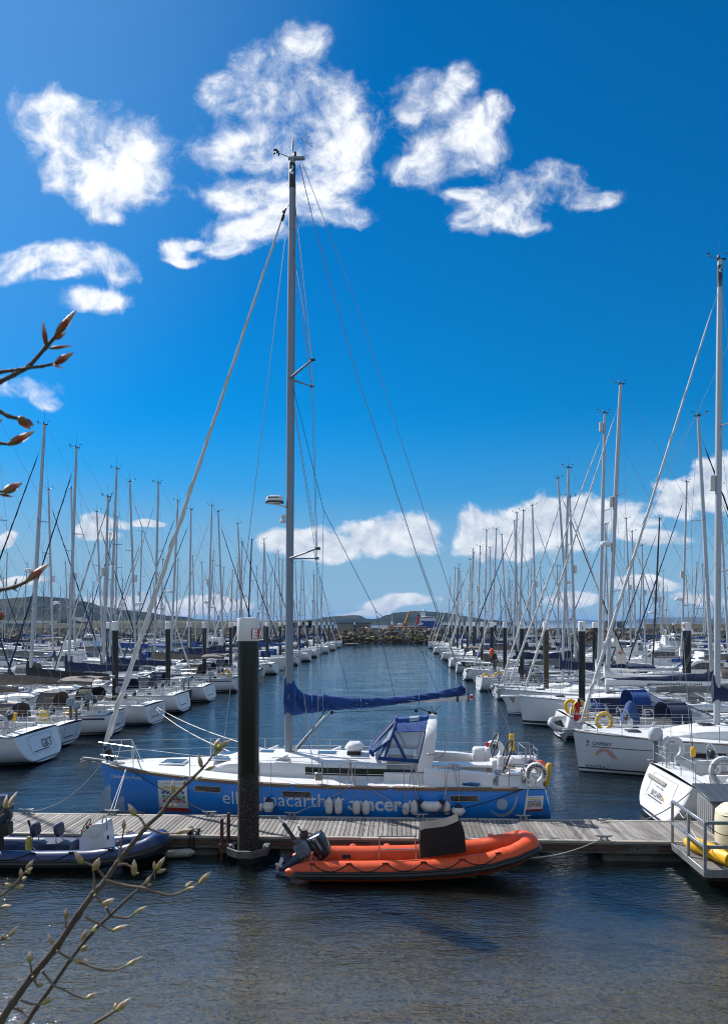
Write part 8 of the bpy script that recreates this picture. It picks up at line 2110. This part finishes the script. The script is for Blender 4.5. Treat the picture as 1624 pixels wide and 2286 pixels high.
    tw([(1010,480),(975,420),(940,395)]); bud((940,400),(888,318),46,Y1,z8,main)
    tw([(1010,480),(1090,510),(1150,522),(1222,520)]); bud((1215,522),(1338,488),34,Y1,z8,main)
    tw([(820,720),(840,600),(858,490)]); bud((858,492),(858,418),36,Y1,z8,main); bud((872,520),(928,494),24,Y1,z8,main)
    tw([(735,845),(690,785),(640,745),(575,715)]); bud((572,728),(513,638),48,Y1,z8,main); bud((655,772),(690,690),55,Y1,z8,main)
    tw([(655,925),(655,850),(645,770)])
    tw([(820,735),(875,735),(925,765)]); bud((928,808),(930,702),52,Y1,z8,main); bud((935,800),(962,792),16,Y1,z8,main)
    tw([(730,845),(860,880),(1000,900),(1150,945),(1215,942),(1290,910),(1385,862)], (22,12)); bud((1275,915),(1348,888),28,Y1,z8,main); bud((1285,890),(1335,850),26,Y1,z8,main); bud((1378,866),(1462,783),46,Y1,z8,main)
    tw([(655,945),(690,985),(715,1020)]); bud((708,1018),(797,972),46,Y1,z8,main)
    tw([(735,1030),(770,1092)], par=sec, Y=Y2); tw([(765,1092),(880,1105),(940,1072)], par=sec, Y=Y2); bud((928,1076),(1018,1022),32,Y2,z8,sec)
    tw([(585,1095),(690,1150),(785,1195)]); bud((772,1197),(887,1153),36,Y1,z8,main)
    tw([(455,1175),(460,1105)]); bud((460,1112),(463,1038),40,Y1,z8,main)
    bud((366,1288),(334,1218),36,Y1,z8,main)
    tw([(395,1330),(465,1375),(545,1412),(700,1460),(800,1465),(885,1432)]); bud((872,1437),(992,1368),32,Y1,z8,main); bud((512,1398),(615,1402),42,Y1,z8,main)
    tw([(222,1495),(210,1400)]); bud((210,1412),(208,1338),44,Y1,z8,main)
    tw([(228,1510),(265,1585)]); bud((258,1578),(315,1556),36,Y1,z8,main)
    tw([(290,1470),(340,1530),(372,1570),(440,1600),(540,1650),(605,1664)]); bud((595,1663),(675,1622),36,Y1,z8,main)
    tw([(140,1670),(220,1700),(300,1700)]); bud((286,1702),(403,1638),46,Y1,z8,main)
    tw([(95,1728),(150,1750),(195,1790)])
    for a, c, w in (((1082,768),(1142,682),36),((1072,775),(1066,713),26),((1088,788),(1148,768),28),((1008,872),(1038,818),30),((562,1332),(612,1288),36),((568,1258),(607,1178),32),((648,1202),(682,1145),38),((1020,880),(1050,872),24)): bud(a, c, w, Y2, z8, sec)
    b3 = branch([(560,1940),(650,1839),(730,1790),(805,1742)], (24,20), Y2, z8, root, bark2); bud((800,1752),(905,1657),48,Y2,z8,b3); bud((792,1742),(803,1688),26,Y2,z8,b3)
    Y3 = 1.5
    b4 = branch([(-220,1120),(-100,1020),(0,958),(90,890),(160,810),(192,768)], (24,13), Y3, z8, root)
    for a, c, w in (((185,768),(234,703),34),((182,792),(228,755),26),((148,825),(148,763),30),((200,800),(205,760),26),((112,902),(170,876),36),((82,885),(36,866),34),((160,845),(182,818),28),((20,940),(35,920),18)): bud(a, c, w, Y3, z8, b4)
    b5 = branch([(-220,1070),(-100,1045),(20,1030)], (16,11), Y3, z8, root); bud((8,1032),(82,1018),28,Y3,z8,b5)
    b6 = branch([(-200,1350),(-90,1290),(0,1258),(68,1232)], (18,11), Y3, z8, root); bud((60,1238),(128,1162),28,Y3,z8,b6); bud((8,1256),(78,1246),20,Y3,z8,b6); bud((10,1244),(35,1218),20,Y3,z8,b6)
    b7 = branch([(-200,700),(-90,520),(0,395),(42,338)], (22,12), Y3, z8, root); bud((34,345),(52,255),30,Y3,z8,b7); bud((50,345),(122,232),36,Y3,z8,b7); bud((60,338),(98,315),24,Y3,z8,b7); bud((-10,400),(30,385),24,Y3,z8,b7)
    Y4 = 1.30
    c1 = branch([(-260,720),(-120,650),(0,598),(100,548),(200,490),(320,358),(385,285)], (34,24), Y4, zA, root)
    branch([(-120,560),(0,530),(140,512),(200,500),(290,490),(385,470)], (26,20), Y4, zA, c1, bark, 'twig')
    for a, c, w in (((385,278),(532,96),62),((382,302),(460,256),34),((322,352),(300,174),42),((340,366),(508,346),30),((380,472),(516,392),58),((372,478),(442,505),24)): bud(a, c, w, Y4, zA, c1)
    c2 = branch([(-220,720),(-90,770),(0,802),(60,835),(150,855)], (34,26), Y4, zA, root); bud((135,845),(215,925),82,Y4,zA,c2); bud((165,862),(238,900),60,Y4,zA,c2)
    c3 = branch([(-220,1000),(-90,1015),(0,1022),(75,1032)], (26,20), Y4, zA, root); bud((62,1032),(246,938),62,Y4,zA,c3); bud((-70,900),(18,855),64,Y4,zA,c3)
    c4 = branch([(-220,1340),(-90,1352),(40,1358)], (26,20), Y4, zA, root); bud((28,1362),(158,1296),68,Y4,zA,c4); bud((0,1376),(98,1395),28,Y4,zA,c4)
    c5 = branch([(-220,2080),(-90,2052),(0,2040),(105,2018),(195,1978)], (30,24), Y4, zA, root); bud((183,1982),(347,1852),62,Y4,zA,c5); branch([(100,2020),(120,1960)], (20,8), Y4, zA, c5, bark, 'twig'); branch([(85,2025),(125,2050)], (18,6), Y4, zA, c5, bark, 'twig')
    c6 = branch([(-220,2300),(-90,2262),(0,2240)], (24,18), Y4, zA, root); bud((-30,2225),(52,2212),70,Y4,zA,c6)
    # limbs out of view that carry the twigs
    tops = [(-260,2150,z8,Y1),(60,2010,z8,Y2),(560,1940,z8,Y2),(-220,1120,z8,Y3),(-220,1070,z8,Y3),(-200,1350,z8,Y3),(-200,700,z8,Y3),(-260,720,zA,Y4),(-220,720,zA,Y4),(-220,1000,zA,Y4),(-220,1340,zA,Y4),(-220,2080,zA,Y4),(-220,2300,zA,Y4)]
    mb = MB(); mb.tube([(0,0,-.1),(-.05,.0,.5),(-.02,.1,1.0),(-.06,.2,1.7),(-.02,.25,2.4)], [.07,.06,.05,.035,.015], 10)
    for x, y, fn, Y in tops:
        e = P(*fn(x,y), Y); s_ = Vector((-.04,.12,max(.2, min(2.2, e.z-.4)))); mb.tube([s_, s_.lerp(e,.5)+Vector((-.03,0,-.05)), e], [.022,.016,.011], 7)
    mb.build('trunk', bark, root, ang=70)
build_shrub()
